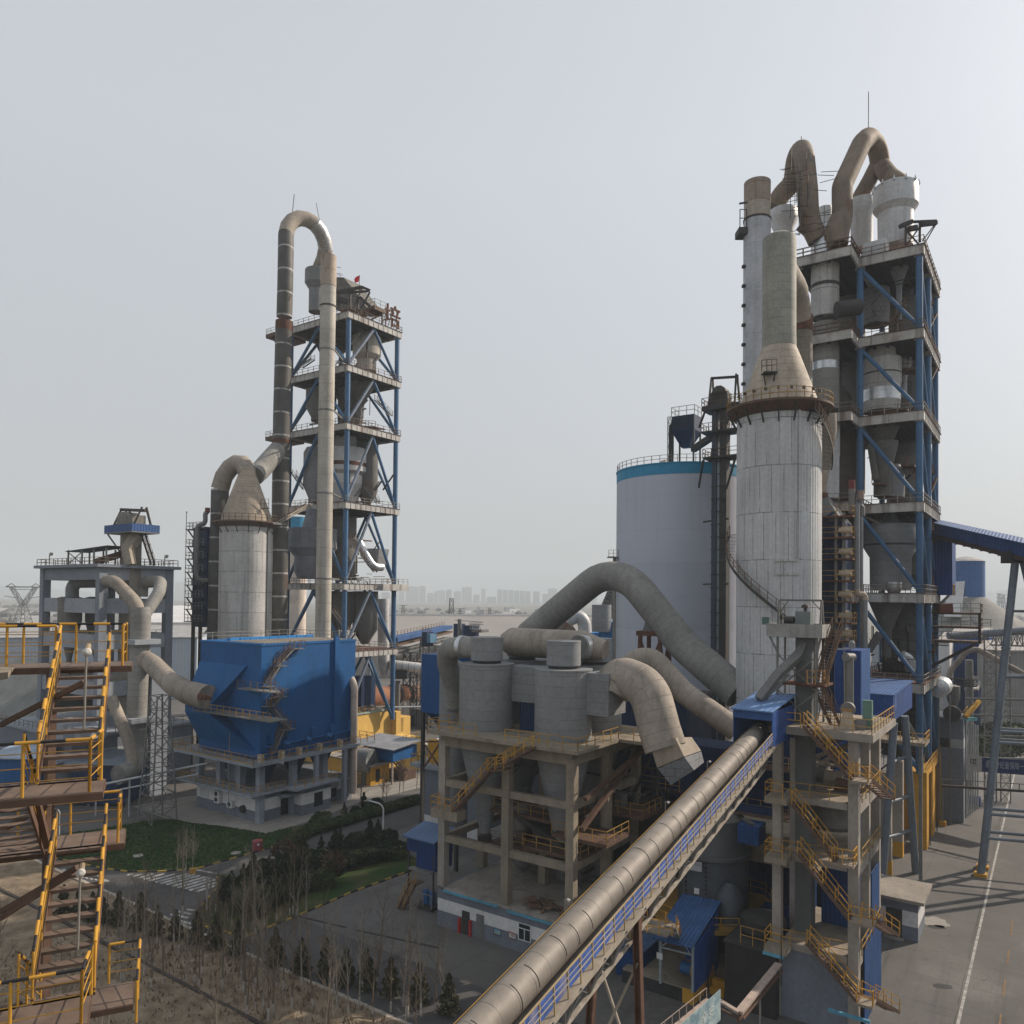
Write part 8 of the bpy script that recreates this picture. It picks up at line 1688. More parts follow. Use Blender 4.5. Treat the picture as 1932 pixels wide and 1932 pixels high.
for k in range(int((LC-2)/2.2)):
    t = 1.2+k*2.2
    for s in (.75, -.55):
        s2 = 1.3 if s > 0 else -.7
        tr.bar(cv(t, s, -2.3), cv(t+1.1, s2, -.75), .07); tr.bar(cv(t+1.1, s2, -.75), cv(t+2.2, s, -2.3), .07); tr.bar(cv(t, s, -2.3), cv(t, s2, -.75), .06)
    tr.bar(cv(t, .75, -2.35), cv(t, -.55, -2.35), .06); tr.bar(cv(t, .75, -2.35), cv(t+2.2, -.55, -2.35), .05); tr.bar(cv(t, 1.5, -.72), cv(t, -.9, -.72), .08)
T.part('truss_web', tr, steel_g)
# small lamps on the conveyor edge
def clamp_(px, d, label, grp):
    p = at(px, d); t = (p-E0)@Dc; b = cv(t, -.9, -.4); Th = Thing('conveyor_lamp', label, 'lamp', b, grp); pl = MB().rod(b, b+Z*.95, .03, 6); pl.cbox(b, .16, .16, .22); pl.bar(b+Z*.95, b+Z*.95+V3(.16, -.02, 0), .03); Th.part('pole', pl, rail_g); Th.part('lamp_head', MB().tube([b+Z*.95+V3(.1, 0, .03), b+Z*.9+V3(.2, -.05, 0)], [.05, .09], 8), lampg)
for px, d in ((cO(1035, 330), 50), (cO(555, 800), 43), (cG(985, 1210), 33)): clamp_(px, d, 'small white lamp on a short pole at the edge of the pipe conveyor', 'lamps along the pipe conveyor')
# trestle under the conveyor
tcol = mat('trestle_rust_brown', (.11, .06, .042), .75, rust=.4, var=.25, scale=1.5)
best = min(np.linspace(5, LC, 400), key=lambda t: abs(proj(cv(t, 1.3, -.8))[0]-1209))
T = Thing('conveyor_trestle', 'rust brown braced trestle standing under the pipe conveyor', 'trestle', (cv(best, 0, 0)[0], cv(best, 0, 0)[1], 0))
tops = [cv(best, 1.1, -.85), cv(best, -.7, -.85)]; feet = [V3(tops[0][0]+.6, tops[0][1]-.3, 0), V3(tops[1][0]-1.1, tops[1][1]+.7, 0)]
for a, b in zip(tops, feet): 
    hb_ = MB(); d_ = Sc*.13; hb_.bar(a+d_, b+d_, .06, .3).bar(a-d_, b-d_, .06, .3).bar(a, b, .22, .05); T.part('leg', hb_, tcol)
xb = MB()
for t0, t1 in ((.12, .42), (.42, .72), (.72, .98)):
    xb.bar(tops[0]+(feet[0]-tops[0])*t0, tops[1]+(feet[1]-tops[1])*t1, .1); xb.bar(tops[1]+(feet[1]-tops[1])*t0, tops[0]+(feet[0]-tops[0])*t1, .1); xb.bar(tops[0]+(feet[0]-tops[0])*t1, tops[1]+(feet[1]-tops[1])*t1, .11)
T.part('cross_brace', xb, steel_p)
solo('pale_conduit', MB().tube([at(cG(990, 1925), 26), at(cG(1250, 1620), 31)], .045, 8), white, 'pale conduit pipe clipped under the conveyor rail', 'pipe')

# ================================================================== ROLLER MILL BEHIND THE CONVEYOR
mc = at(cO(1110, 1400), 70); f = Fr(mc); 
T = Thing('roller_mill', 'dark cylindrical vertical roller mill with a white maker plate', 'mill', (mc[0], mc[1], 0)); mm_ = mat('mill_casing', (.075, .085, .10), .6, streak=.35, scol=(.05, .05, .05), var=.2, seam=(3, 6, .05, .6)); rM = 385*.1693/FP*70
zt_ = zof(mc, cO(0, 1060)[1]); zm_ = zof(mc, cO(0, 1470)[1]); zp_ = zof(mc, cQ(0, 470)[1])
T.part('body', MB().lathe(mc[:2], [(rM, zp_-.5), (rM, zm_)], 14), mm_); T.part('separator', MB().lathe(mc[:2], [(rM*1.02, zm_), (rM*1.05, zm_+.1), (rM*1.05, zm_+.35), (rM*.98, zm_+.45), (rM*.86, zt_)], 36), mat('mill_top', (.10, .105, .11), .65, streak=.4)); T.part('feed_cone', MB().lathe(mc[:2], [(rM*.5, zt_+2.6), (rM*.5, zt_+1.2), (rM*.86, zt_)][::-1], 24), cyc_d)
T.part('base', MB().lathe(mc[:2], [(rM*.8, 0), (rM*.8, zp_-.5)], 14), mat('mill_base', (.06, .055, .05), .85)); T.part('plinth', MB().box(f, -4.5, 4.5, -4.4, 4.4, 0, 1.2), conc_y)
oc = [V3(mc[0]+6.0*math.cos(a), mc[1]+6.0*math.sin(a), zp_) for a in np.linspace(0, 2*math.pi, 9)+.39]; T.part('platform', MB().slab(oc[:-1], Z*.35), yel_d); T.part('platform_rail', MB().rail([p+Z*.35 for p in oc], 1.1, 1.6, .06), yel)
cam_dir = -(mc-CAM); cam_dir[2] = 0; cam_dir /= np.linalg.norm(cam_dir); side_ = np.array([-cam_dir[1], cam_dir[0], 0]); side_ = side_ if side_[0] > 0 else -side_
def onM(x, y, r=1.0): u, v = cO(x, y); s = (u-proj(mc)[0])/FP*68; s = max(-rM*.9, min(rM*.9, s)); q = mc+side_*s+cam_dir*math.sqrt(max(.01, (rM*r)**2-s*s)); return V3(q[0], q[1], zof(q, v))
q = [onM(838, 1650), onM(1016, 1683), onM(1016, 1576), onM(840, 1556)]
nrm_ = np.cross(q[1]-q[0], q[3]-q[0]); nrm_ /= np.linalg.norm(nrm_); nrm_ = nrm_ if nrm_@cam_dir > 0 else -nrm_
q = [p+nrm_*.35 for p in q]
plate = T.part('maker_plate', MB().slab(q, nrm_*.03), mat('plate_white', (.42, .42, .44), .6, var=.08)); ex_ = q[1]-q[0]; ez_ = np.cross(nrm_, ex_)
lc = q[3]*.72+q[2]*.28; lc = lc+(q[0]-q[3])*.36+nrm_*.04; lw = np.linalg.norm(ex_)
T.part('emblem', MB().tube([lc, lc+nrm_*.02], lw*.135, 16), mat('emblem_navy', (.03, .035, .075), .6)); text('plate_text', 'CPSI', lw*.19, q[3]*.22+q[2]*.78-(q[3]-q[0])*.32+nrm_*.045-ex_*.03, ex_, ez_, mat('plate_ink', (.16, .16, .17)), None, None, ext=.003, parent=T.o)
nt_ = onM(920, 1930); T.part('notice', MB().slab([nt_+nrm_*.1, nt_+nrm_*.1+ex_*.3, nt_+nrm_*.1+ex_*.3+Z*.5, nt_+nrm_*.1+Z*.5], nrm_*.02), white)
dt = MB()
for k in range(7): 
    for x in (822, 1036): p = onM(x, 1650+k*48); dt.tube([p, p+cam_dir*.1], .09, 8)
T.part('bolt_row', dt, blk)
for k, (x, y) in enumerate(((1290, 1870),)):
    r_ = onM(x, y+40, 1.02); T.part('roller_housing', MB().lathe((r_+cam_dir*.4)[:2], [(1.15, zp_+.3), (1.15, r_[2]-.3), (.6, r_[2]+.6), (.3, r_[2]+.9)], 16), mm_)
st1_ = at(cQ(690, 300), 62.5); stair(T, V3(*at(cQ(640, 440), 63)[:2], zp_+.3), at(cQ(580, 660), 60.5), X, .9, steel_g, yel, rw=.06)
lp1 = at(cQ(520, 690), 60.5); T.part('stair_landing', MB().cbox(lp1, 2.2, 2.4, .15, -TH), walkm); T.part('landing_rail', MB().rail([lp1+V3(-1.2, -1, .1), lp1+V3(.6, -1.6, .1)], 1.1, .8, .06), yel)
stair(T, lp1+V3(-1.3, .2, 0), gnd(cQ(60, 1060))+Z*.1, A, .8, brownp, yel, rw=.06)
bb_ = at(cO(1500, 1270), 66); T.part('blue_box', MB().box(Fr(bb_), -.9, .9, 0, 2, bb_[2]-.9, bb_[2]+.7), MATS['tower_blue_sheet']); T.part('walkway', MB().box(Fr(at(cO(1450, 1000), 68)), -6, 5, 0, 2.4, at(cO(1450, 1060), 68)[2], at(cO(1450, 1045), 68)[2]), brownp)
T.part('walkway_panel', MB().box(Fr(at(cO(1600, 1000), 67.8)), -3.2, 2, -.05, 0, at(cO(1450, 1045), 67.8)[2], at(cO(1450, 950), 67.8)[2]), blue_d)
T.part('feed_chute', MB().tube([at(cO(1560, 1140), 67), at(cO(1540, 1220), 67)], [1.2, .4], 4), cyc_d)
# darker box and steelwork around
dN = at(cQ(1240, 1180), 61.5); dN[2] = 0; f = Fr(dN); T = Thing('gear_housing', 'dark gear housing box with a small railed top beside the mill', 'housing', dN); z1 = zof(dN, cQ(0, 830)[1]); T.part('wall', MB().box(f, 0, 4.0, 0, 4, 0, z1), mat('soot_black', (.03, .028, .026), .9)); T.part('lid', MB().box(f, -.1, 4.1, -.1, 4, z1, z1+.1), steel_d); T.part('rail', MB().rail([f(1.2, .2, z1+.1), f(3.1, .2, z1+.1)], 1.35, .9, .06), yel_d)
vN = at(cQ(1670, 640), 63); T = Thing('oil_tank', 'grey oil tank and blue screen wall beside the stair tower foot', 'tank', V3(vN[0], vN[1], 0)); T.part('shell', MB().lathe(vN[:2], [(1.6, zof(vN, cQ(0, 700)[1])), (1.8, zof(vN, cQ(0, 690)[1])), (1.8, zof(vN, cQ(0, 560)[1])), (1.0, zof(vN, cQ(0, 530)[1]))], 20), steel_d); sw = gnd(cQ(1600, 1170)); f = Fr(sw); T.part('screen_wall', MB().box(f, -.05, .05, -3.6, 2.5, 0, 5.2), MATS['tower_blue_sheet']); T.part('screen_wall', MB().box(f, 0.06, 5, 2.4, 2.5, 0, 5.2), MATS['tower_blue_sheet'])
# blue shed on its plinth
pN_ = gnd(cQ(890, 1545)); f = Fr(pN_); T = Thing('motor_shed', 'open fronted blue motor shed with a corrugated blue roof on a concrete plinth', 'shed', (pN_[0], pN_[1], 0)); hp0 = 1.15
T.part('plinth', MB().box(f, -6.2, 0, 0, 7, 0, hp0), conc_y); T.part('plinth_face', MB().box(f, -6.22, -.9, -.03, .0, 0, hp0-.12), mat('plinth_black', (.035, .035, .036), .85)); T.part('yellow_end', MB().box(f, -.9, .04, -.04, 0, 0, hp0), yel_o); T.part('yellow_end', MB().box(f, 0, .04, 0, 2.6, 0, hp0), yel_o)
zq = 4.9
def up_(px): p = gnd(px, hp0); return p
pa = up_(cQ(525, 1300)); pb = up_(cQ(885, 1400)); ww = pb-pa
for p, h in ((pa, 3.55), (pb, 3.6)): T.part('post', MB().bar(p, p+Z*h, .18), mat('post_pale', (.27, .31, .33), .7))
bk_ = A*5.2; T.part('side_wall', MB().hexa([pb+X*.12, pb+X*.17, pb+X*.17+bk_, pb+X*.12+bk_, pb+X*.12+Z*3.4, pb+X*.17+Z*3.4, pb+X*.17+bk_+Z*4.8, pb+X*.12+bk_+Z*4.8]), mat('shed_blue', (.020, .075, .26), .55, corr=.35, streak=.15)); T.part('back_wall', MB().hexa([pa+bk_, pb+bk_, pb+bk_+A*.05, pa+bk_+A*.05, pa+bk_+Z*4.4, pb+bk_+Z*4.4, pb+bk_+A*.05+Z*4.4, pa+bk_+A*.05+Z*4.4]), MATS['shed_blue'])
r0 = pa-ww*.22-A*.5+Z*3.55; r1 = pb+ww*.06-A*.5+Z*3.6; T.part('roof', MB().slab([r0, r1, r1+A*6.4+Z*1.6, r0+A*6.4+Z*1.6], Z*.08), mat('shed_roof_blue', (.045, .11, .26), .5, corr=.32, var=.2, scale=.8, rust=.1)); T.part('tie_beam', MB().bar(pa+Z*2.9, pb+Z*2.9, .12).bar(pa+Z*2.9, pa+ww*.25+Z*3.5, .08).bar(pb+Z*2.7, pb-ww*.25+Z*3.5, .08), MATS['post_pale'])
mo = pa*.45+pb*.55+A*2.2+Z*.7; T.part('motor', MB().tube([mo-X*.6, mo+X*.3], .5, 14), MATS['tank_blue']); T.part('guard', MB().tube([mo+X*.35, mo+X*.75], .68, 16), yel_d); T.part('warning_sign', MB().bar(pa-X*.3+Z*2.2-A*.1, pa+X*.2+Z*2.2-A*.1, .03, .5), white)
solo('small_steps', MB().box(Fr(gnd(cQ(1150, 1440))), -.6, .6, 0, .5, 0, .5).box(Fr(gnd(cQ(1150, 1440))), -.6, .6, .5, 1., 0, 1.0).rail([Fr(gnd(cQ(1150, 1440)))(-.6, 0, .3), Fr(gnd(cQ(1150, 1440)))(-.6, 1, 1)], 1, 1, .04), yel_o, 'small ochre steps at the end of the shed plinth', 'steps')
solo('concrete_block', MB().box(Fr(gnd(cQ(1290, 1460))), 0, 2.4, 0, 1.8, 0, .9), conc_y, 'low dusty concrete block near the shed steps', 'block')
bt = gnd(cQ(330, 1290)); f = Fr(bt); T = Thing('low_blue_cabin', 'low dark blue cabin beside the motor shed', 'cabin', bt); T.part('wall', MB().box(f, -2.5, 0, 0, 3, 0, 2.6), MATS['tower_blue_sheet']); T.part('roof', MB().box(f, -2.7, .2, -.2, 3.2, 2.6, 2.7), MATS['cabin_roof_blue'])
# dark equipment under the crossover ducts (seen through the frame and above the mill)
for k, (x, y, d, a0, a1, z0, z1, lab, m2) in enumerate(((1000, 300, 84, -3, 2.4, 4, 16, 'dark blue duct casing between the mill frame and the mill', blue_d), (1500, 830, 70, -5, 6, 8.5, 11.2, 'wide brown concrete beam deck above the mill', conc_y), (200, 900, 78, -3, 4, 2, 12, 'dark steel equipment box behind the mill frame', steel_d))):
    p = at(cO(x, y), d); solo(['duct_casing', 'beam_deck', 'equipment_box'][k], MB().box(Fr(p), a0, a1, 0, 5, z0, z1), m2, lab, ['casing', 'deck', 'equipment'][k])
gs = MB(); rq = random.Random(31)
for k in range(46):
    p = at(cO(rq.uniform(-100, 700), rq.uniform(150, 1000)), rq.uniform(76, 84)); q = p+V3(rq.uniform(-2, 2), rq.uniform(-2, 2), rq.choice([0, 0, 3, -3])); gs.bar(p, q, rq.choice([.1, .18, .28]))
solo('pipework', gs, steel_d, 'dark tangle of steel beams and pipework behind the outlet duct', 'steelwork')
# cable tray with a faded banner
p0 = at(cQ(1840, 1085), 57.5); p1 = gnd(cQ(1400, 1625), 5.6); p2 = gnd(cQ(1175, 1490), 5.8); p3 = gnd(cQ(1110, 1500), 6.2); p4 = gnd(cQ(560, 1960), 6.2)
tm = mat('tray_pinkish', (.36, .29, .25), .8, var=.2, scale=2.5, rust=.2)
T = Thing('cable_tray', 'dusty pinkish covered cable tray leading to the stair tower foot', 'tray', V3(p1[0], p1[1], 0))
T.part('cover', MB().bar(p0, p1, .5, .18), tm); T.part('lower_rail', MB().bar(p0-Z*.7, p1-Z*.5, .1), brownp); T.part('lower_rail', MB().bar(p0-Z*.45+X*.3, p1-Z*.3+X*.3, .1), brownp); T.part('cover', MB().bar(p1, p2, .3, .16), tm); T.part('lower_rail', MB().bar(p1-Z*.4, p2-Z*.5, .12), brownp)
T.part('post', MB().bar(V3(p1[0], p1[1], 0), p1, .14), brownp); pm_ = p0*.5+p1*.5; T.part('post', MB().bar(V3(pm_[0], pm_[1], 0), pm_, .1), rail_g)
T.part('stay_post', MB().rod(p0+Z*2.2+X*.2, p0-Z*1.5+X*.2, .05, 6), steel_d)
T = Thing('banner_walkway', 'narrow pinkish walkway with a torn pale blue banner along its rail', 'walkway', V3(p4[0], p4[1], 0)); T.part('floor', MB().bar(p3, p4, 1.0, .08), tm); dw = (p4-p3)/np.linalg.norm(p4-p3); sw_ = np.cross(dw, Z); sw_ = sw_ if sw_[0] > 0 else -sw_
T.part('handrail', MB().rail([p3-sw_*.45, p4-sw_*.45], .7, .9, .04, (1.,)), tm)
bm_ = mat('banner_faded_blue', (.14, .29, .40), .6, var=.4, scale=1.0, c2=(.34, .42, .42)); T.part('banner_cloth', MB().hexa([p3+sw_*.5-Z*1.0, p4+sw_*.5-Z*1.0, p4+sw_*.53-Z*1.0, p3+sw_*.53-Z*1.0, p3+sw_*.5+Z*.95, p4+sw_*.5+Z*.75, p4+sw_*.53+Z*.75, p3+sw_*.53+Z*.95]), bm_); T.part('post', MB().bar(V3(p3[0], p3[1], 0), p3, .14), brownp)
for i, chh in enumerate('安全'): text('character', chh, .8, p3+dw*(1.35+i*.95)+sw_*.55+Z*.0, dw if np.cross(dw, Z)@sw_ > 0 else -dw, Z, mat('banner_white_ink', (.55, .60, .60)), None, None, ext=.003, parent=T.o)

# ================================================================== YELLOW STAIR NEAR THE CAMERA
TL = at(cU(618, 700), 19.6); TR = at(cU(1120, 700), 19.9); BL = at(cU(385, 1885), 16.0); BR = at(cU(865, 1870), 16.3)
sw = 1.12; run = BL-TL; run[2] = 0; rl_ = np.linalg.norm(run); run /= rl_; sd_ = np.array([-run[1], run[0], 0])
zA1, zB1 = at(cA(600, 1415), 19.6)[2], at(cB(300, 330), 15.9)[2]; zA2 = at(cB(560, 770), 19.6)[2]; zB2 = at(cB(300, 1810), 15.9)[2]
yo = V3(TL[0], TL[1], 0)
def yf(s, r, z): return yo+sd_*s+run*r+Z*z       # s across to the right, r towards the camera
T = Thing('steel_stair', 'rust brown steel stair tower with bright yellow and black striped rails', 'stair', yf(0, 2, 0))
cop = MB()
def striped(p, q, w=.075, L=.42, k0=0):
    p = np.array(p, float); q = np.array(q, float); n = max(1, int(round(np.linalg.norm(q-p)/L))); mb = MB()
    for i in range(n): mb.cm = (i+k0) % 2; mb.tube([p+(q-p)*i/n, p+(q-p)*(i+1)/n], w/2*(1. if (i+k0) % 2 == 0 else .86), 10)
    return mb
def yrail(pts, name='guard_rail', k0=0, posts=True, sp=1.1):
    P = [np.array(p, float) for p in pts]
    for a, b in zip(P[:-1], P[1:]):
        o = T.part('top_rail', striped(a+Z*1.05, b+Z*1.05, k0=k0), [yel, blk]); r = MB()
        for k in (.28, .53, .80): r.rod(a+Z*1.05*k, b+Z*1.05*k, .011, 6)
        T.part('mid_rail', r, yel, o); L = np.linalg.norm(b-a); n = max(1, int(round(L/sp)))
        for i in range(n+1): q = a+(b-a)*i/n; T.part('rail_post', MB().rod(q, q+Z*1.05, .034, 8), yel, o)
PW = -2.6
def plat(name, s0, s1, r0, r1, z):
    mb = MB(); q = [yf(s0, r0, 0), yf(s1, r0, 0), yf(s1, r1, 0), yf(s0, r1, 0)]
    mb.hexa([p+Z*(z-.02) for p in q]+[p+Z*z for p in q]); T.part(name, mb, mat('chequer_plate', (.145, .105, .082), .75, rust=.5, var=.3, scale=1.2, bump=.1))
    fr = MB()
    for a, b in zip(q, q[1:]+q[:1]): fr.bar(a+Z*(z-.09), b+Z*(z-.09), .05, .14)
    fr.bar((q[0]+q[3])/2+Z*(z-.1), (q[1]+q[2])/2+Z*(z-.1), .06, .14); T.part('platform_frame', fr, brownp)
plat('platform', -2.2, sw+.5, -1.5, .0, zA1); plat('platform', PW, sw+.12, rl_, rl_+1.2, zB1); plat('platform', -2.2, sw+.42, -1.4, .0, zA2); plat('platform', PW, sw-.05, rl_, rl_+1.3, zB2)
zC2 = zB2-2.2; plat('platform', -2.2, sw+.7, -1.3, .0, zC2-.1)
def flight(s0, r0, z0, r1, z1, w=None, k0=0):
    w = w or sw; a = yf(s0, r0, z0); b = yf(s0, r1, z1); str_ = MB()
    for k in (0, 1): str_.bar(a+sd_*w*k, b+sd_*w*k, .05, .2)
    T.part('stringer', str_, brownp)
    n = 10; rr_ = (b-a); run2 = rr_.copy(); run2[2] = 0; run2 /= np.linalg.norm(run2)
    for i in range(n+1):
        c = a+rr_*(i/n); mb = MB(); mb.hexa([c+run2*x+sd_*y+Z*z for z in (-.025, .0) for x, y in ((-.13, .02), (.13, .02), (.13, w-.02), (-.13, w-.02))]); mb.hexa([c+run2*x+sd_*y+Z*z for z in (-.07, -.026) for x, y in ((.11, .02), (.13, .02), (.13, w-.02), (.11, w-.02))]); T.part('tread', mb, MATS['chequer_plate'])
    for k in (0, 1):
        p = a+sd_*w*k; q = b+sd_*w*k; o = T.part('top_rail', striped(p+Z*1.05, q+Z*1.05, k0=k0+k), [yel, blk]); r = MB()
        for h in (.28, .53, .80): r.rod(p+Z*1.05*h, q+Z*1.05*h, .013, 6)
        for i in range(4): e = p+(q-p)*i/3; r.rod(e, e+Z*1.05, .028, 8)
        T.part('mid_rail', r, yel, o)
flight(0, 0, zA1, rl_, zB1); flight(0, 0, zA2, rl_, zB2, k0=1); flight(-1.35, rl_, zB1, 0, zA2, 1.1); flight(-1.35, rl_, zB2, 0, zC2, 1.1)
yrail([yf(-2.2, -1.45, zA1), yf(sw+.35, -1.45, zA1)], k0=1); yrail([yf(sw+.35, -1.45, zA1), yf(sw+.3, -.1, zA1)]); yrail([yf(-2.2, -.02, zA1), yf(-.1, -.02, zA1)])
yrail([yf(-2.4, rl_+1.15, zB1), yf(sw-.1, rl_+1.15, zB1)], k0=1); yrail([yf(sw-.1, rl_+1.15, zB1), yf(sw+.05, rl_+.1, zB1)]); yrail([yf(-2.2, -1.35, zA2), yf(sw+.3, -1.35, zA2)]); yrail([yf(sw+.3, -1.35, zA2), yf(sw+.28, -.1, zA2)], k0=1); yrail([yf(-2.6, rl_+1.25, zB2), yf(sw-.15, rl_+1.25, zB2)]); yrail([yf(sw-.15, rl_+1.25, zB2), yf(sw-.05, rl_+.1, zB2)], k0=1); yrail([yf(sw+.1, -1.2, zC2), yf(sw+.85, -1.2, zC2)]); yrail([yf(sw+.85, -1.2, zC2), yf(sw+.8, .6, zC2-.3)])
for p, q in ((cA(0, 1850), cA(640, 1525)), (cB(0, 1180), cB(520, 880)), (cB(0, 1225), cB(490, 915)), (cB(0, 640), cB(330, 450))): T.part('diagonal_brace', MB().bar(at(p, 19), at(q, 18.2), .11, .12), brownp)
for s_, r_ in ((-2.4, -1.3), (-2.4, rl_+1.2), (-.3, -1.4)): T.part('column', MB().bar(yf(s_, r_, 0), yf(s_, r_, zA1+.0), .2), brownp)
T.part('concrete_ledge', MB().hexa([at(cA(-300, 1560), 17.8), at(cA(60, 1500), 17.8), at(cA(108, 1420), 19.0), at(cA(-300, 1420), 19.0)]+[at(cA(-300, 1480), 17.8), at(cA(60, 1450), 17.8), at(cA(108, 1412), 19.0), at(cA(-300, 1412), 19.0)]), conc_y)
T.part('hanger', MB().bar(at(cB(245, 430), 17.8), at(cB(320, 740), 18.8), .14), brownp)
for (p0_, p1_, d, lab) in ((cU(868, 1340), cU(885, 560), 16.6, 'round bulkhead lamp on a pole at the upper stair landing'), (cB(520, 1470), cB(520, 930), 16.4, 'round white globe lamp on a pole at the lower stair landing')):
    a = at(p0_, d); b = at(p1_, d); b = V3(a[0]+.02, a[1], b[2]); Th = Thing('bulkhead_lamp', lab, 'lamp', a); Th.part('pole', MB().rod(a, b, .024, 8), rail_g); Th.part('cap', MB().tube([b+V3(-.02, .12, .2), b+V3(0, .03, .08)], [.05, .07], 10), mat('lamp_cap', (.33, .25, .16), .6)); Th.part('lamp_globe', MB().tube([b+V3(0, .06, .06), b+V3(.02, .0, .05), b+V3(.03, -.07, .04), b+V3(.04, -.12, .04)], [.05, .09, .088, .03], 16), lampg)
solo('lawn_hoop', MB().tube(fil([gnd(cB(395, 750)), gnd(cB(395, 750))+Z*4.6, gnd(cB(395, 750))+Z*4.9+V3(-.6, 0, 0)], .4, 4), .07, 6), white, 'slim white hooked post standing on the lawn edge', 'post')

# ================================================================== PLANTS AND SMALL GROUND THINGS
bark = mat('bark_grey_brown', (.15, .115, .085), .9, var=.25, scale=4); limew = mat('lime_wash', (.36, .33, .30), .9, var=.15, scale=4); barkp = mat('bark_pale', (.24, .21, .17), .9, var=.2, scale=4)
def leafmat(name, col, var=.45):
    M = bpy.data.materials.new(name); M.use_nodes = True; t = M.node_tree; L = t.links.new; P = t.nodes['Principled BSDF']; P.inputs['Roughness'].default_value = .75; P.inputs['Specular IOR Level'].default_value = .15
    n = t.nodes.new('ShaderNodeTexNoise'); n.inputs['Scale'].default_value = 1.6; n.inputs['Detail'].default_value = 4; g = t.nodes.new('ShaderNodeNewGeometry'); L(g.outputs['Position'], n.inputs[0])
    r = t.nodes.new('ShaderNodeValToRGB'); L(n.outputs[0], r.inputs[0]); e = r.color_ramp.elements; e[0].position = .32; e[0].color = (*[c*(1-var) for c in col], 1); e[1].position = .7; e[1].color = (*[c*(1+var) for c in col], 1); L(r.outputs[0], P.inputs['Base Color']); return M
lf_cy = leafmat('cypress_leaf', (.062, .06, .036)); lf_dk = leafmat('dark_evergreen_leaf', (.022, .034, .018)); lf_gr = leafmat('bush_leaf', (.05, .068, .026)); lf_rd = leafmat('russet_leaf', (.075, .052, .036))
def limb(mb, p, d, L, r, rq, depth, up=.25):
    p = np.array(p, float); d = d/np.linalg.norm(d); pts = [p]; n = 3
    for i in range(n): d = d+np.array([rq.uniform(-.1, .1), rq.uniform(-.1, .1), up*.4]); d /= np.linalg.norm(d); pts.append(pts[-1]+d*L/n)
    mb.tube(pts, [r*(1-.75*i/n) for i in range(n+1)], 5 if r > .02 else 4, False)
    if depth:
        for k in range(4):
            t = rq.uniform(.25, .95); i = min(n-1, int(t*n)); q = pts[i]+(pts[i+1]-pts[i])*(t*n-i); a = rq.uniform(0, 6.28); e = d*.9+np.array([math.cos(a), math.sin(a), .3])*rq.uniform(.4, .8); limb(mb, q, e, L*rq.uniform(.28, .5), r*.5, rq, depth-1, up)
def sapling(seed, h, spread, mm, lab, grp, nb=11):
    rq = random.Random(seed); Th = Thing('bare_tree', lab, 'tree', (0, 0, 0), grp); tr = MB(); lean = np.array([rq.uniform(-.05, .05), rq.uniform(-.05, .05), 1.]); pts = [np.zeros(3)]
    for i in range(5): lean = lean+np.array([rq.uniform(-.05, .05), rq.uniform(-.05, .05), 0]); pts.append(pts[-1]+lean/np.linalg.norm(lean)*h/5)
    rad = [.075, .062, .05, .036, .022, .008]; tr.cm = 0; tr.tube(pts, [r*h/6.5 for r in rad], 6, False)
    Th.part('trunk', tr, mm); Th.part('lime_wash', MB().tube([pts[0], pts[0]+(pts[1]-pts[0])*min(1, 1.0/(h/5))], [.083*h/6.5, .078*h/6.5], 7), limew)
    br = MB()
    for k in range(nb):
        t = rq.uniform(.22, .93); i = min(4, int(t*5)); q = pts[i]+(pts[i+1]-pts[i])*(t*5-i); a = rq.uniform(0, 6.28); e = np.array([math.cos(a)*spread, math.sin(a)*spread, 1.]); limb(br, q, e, h*rq.uniform(.16, .34)*(1.15-t*.5), .024*(1.2-t)*h/6.5+.006, rq, 2 if nb < 16 else 2)
    Th.part('crown', br, mm); return Th.o
SP = [sapling(k, 7.6+.35*k, .55+.12*(k % 3), bark if k % 3 else barkp, 'thin bare sapling with a lime washed trunk foot in the brown field', 'bare saplings in the brown field', 12) for k in range(5)]
BT = [sapling(40+k, 7.5, 1.1, bark, 'spreading bare tree on the pale paving near the filter house', 'bare trees along the paving', 20) for k in range(2)]
def puff(mb, c, size, n, rq, shape, ls=.16):
    for k in range(n):
        p = shape(rq)*size+c; d = np.array([rq.gauss(0, 1) for _ in range(3)]); d /= np.linalg.norm(d); e = np.cross(d, [rq.gauss(0, 1) for _ in range(3)]); e /= np.linalg.norm(e); g_ = np.cross(d, e); s_ = ls*rq.uniform(.6, 1.3); mb.face([p-e*s_-g_*s_*.5, p+e*s_-g_*s_*.5, p+e*s_*.6+g_*s_, p-e*s_*.6+g_*s_])
def cone_shape(rq):
    t = rq.random()**.8; rmax = (1-t)**.75*(.75+.35*math.sin(t*21+rq.random()))*min(1, t*8+.45); a = rq.uniform(0, 6.28); r = rmax*math.sqrt(rq.uniform(.25, 1)); return np.array([math.cos(a)*r, math.sin(a)*r, t])
def ball_shape(rq):
    v = np.array([rq.gauss(0, 1) for _ in range(3)]); v /= np.linalg.norm(v); return v*rq.uniform(.7, 1)**.5*(1+.12*math.sin(v[0]*7)*math.sin(v[1]*6))
def cedar_shape(rq):
    t = rq.random(); lay = .5+.5*abs(math.sin(t*15)); rmax = (1-t)**.9*lay+.04; a = rq.uniform(0, 6.28); r = rmax*rq.uniform(.3, 1); return np.array([math.cos(a)*r, math.sin(a)*r, .12+.88*t-.06*r])
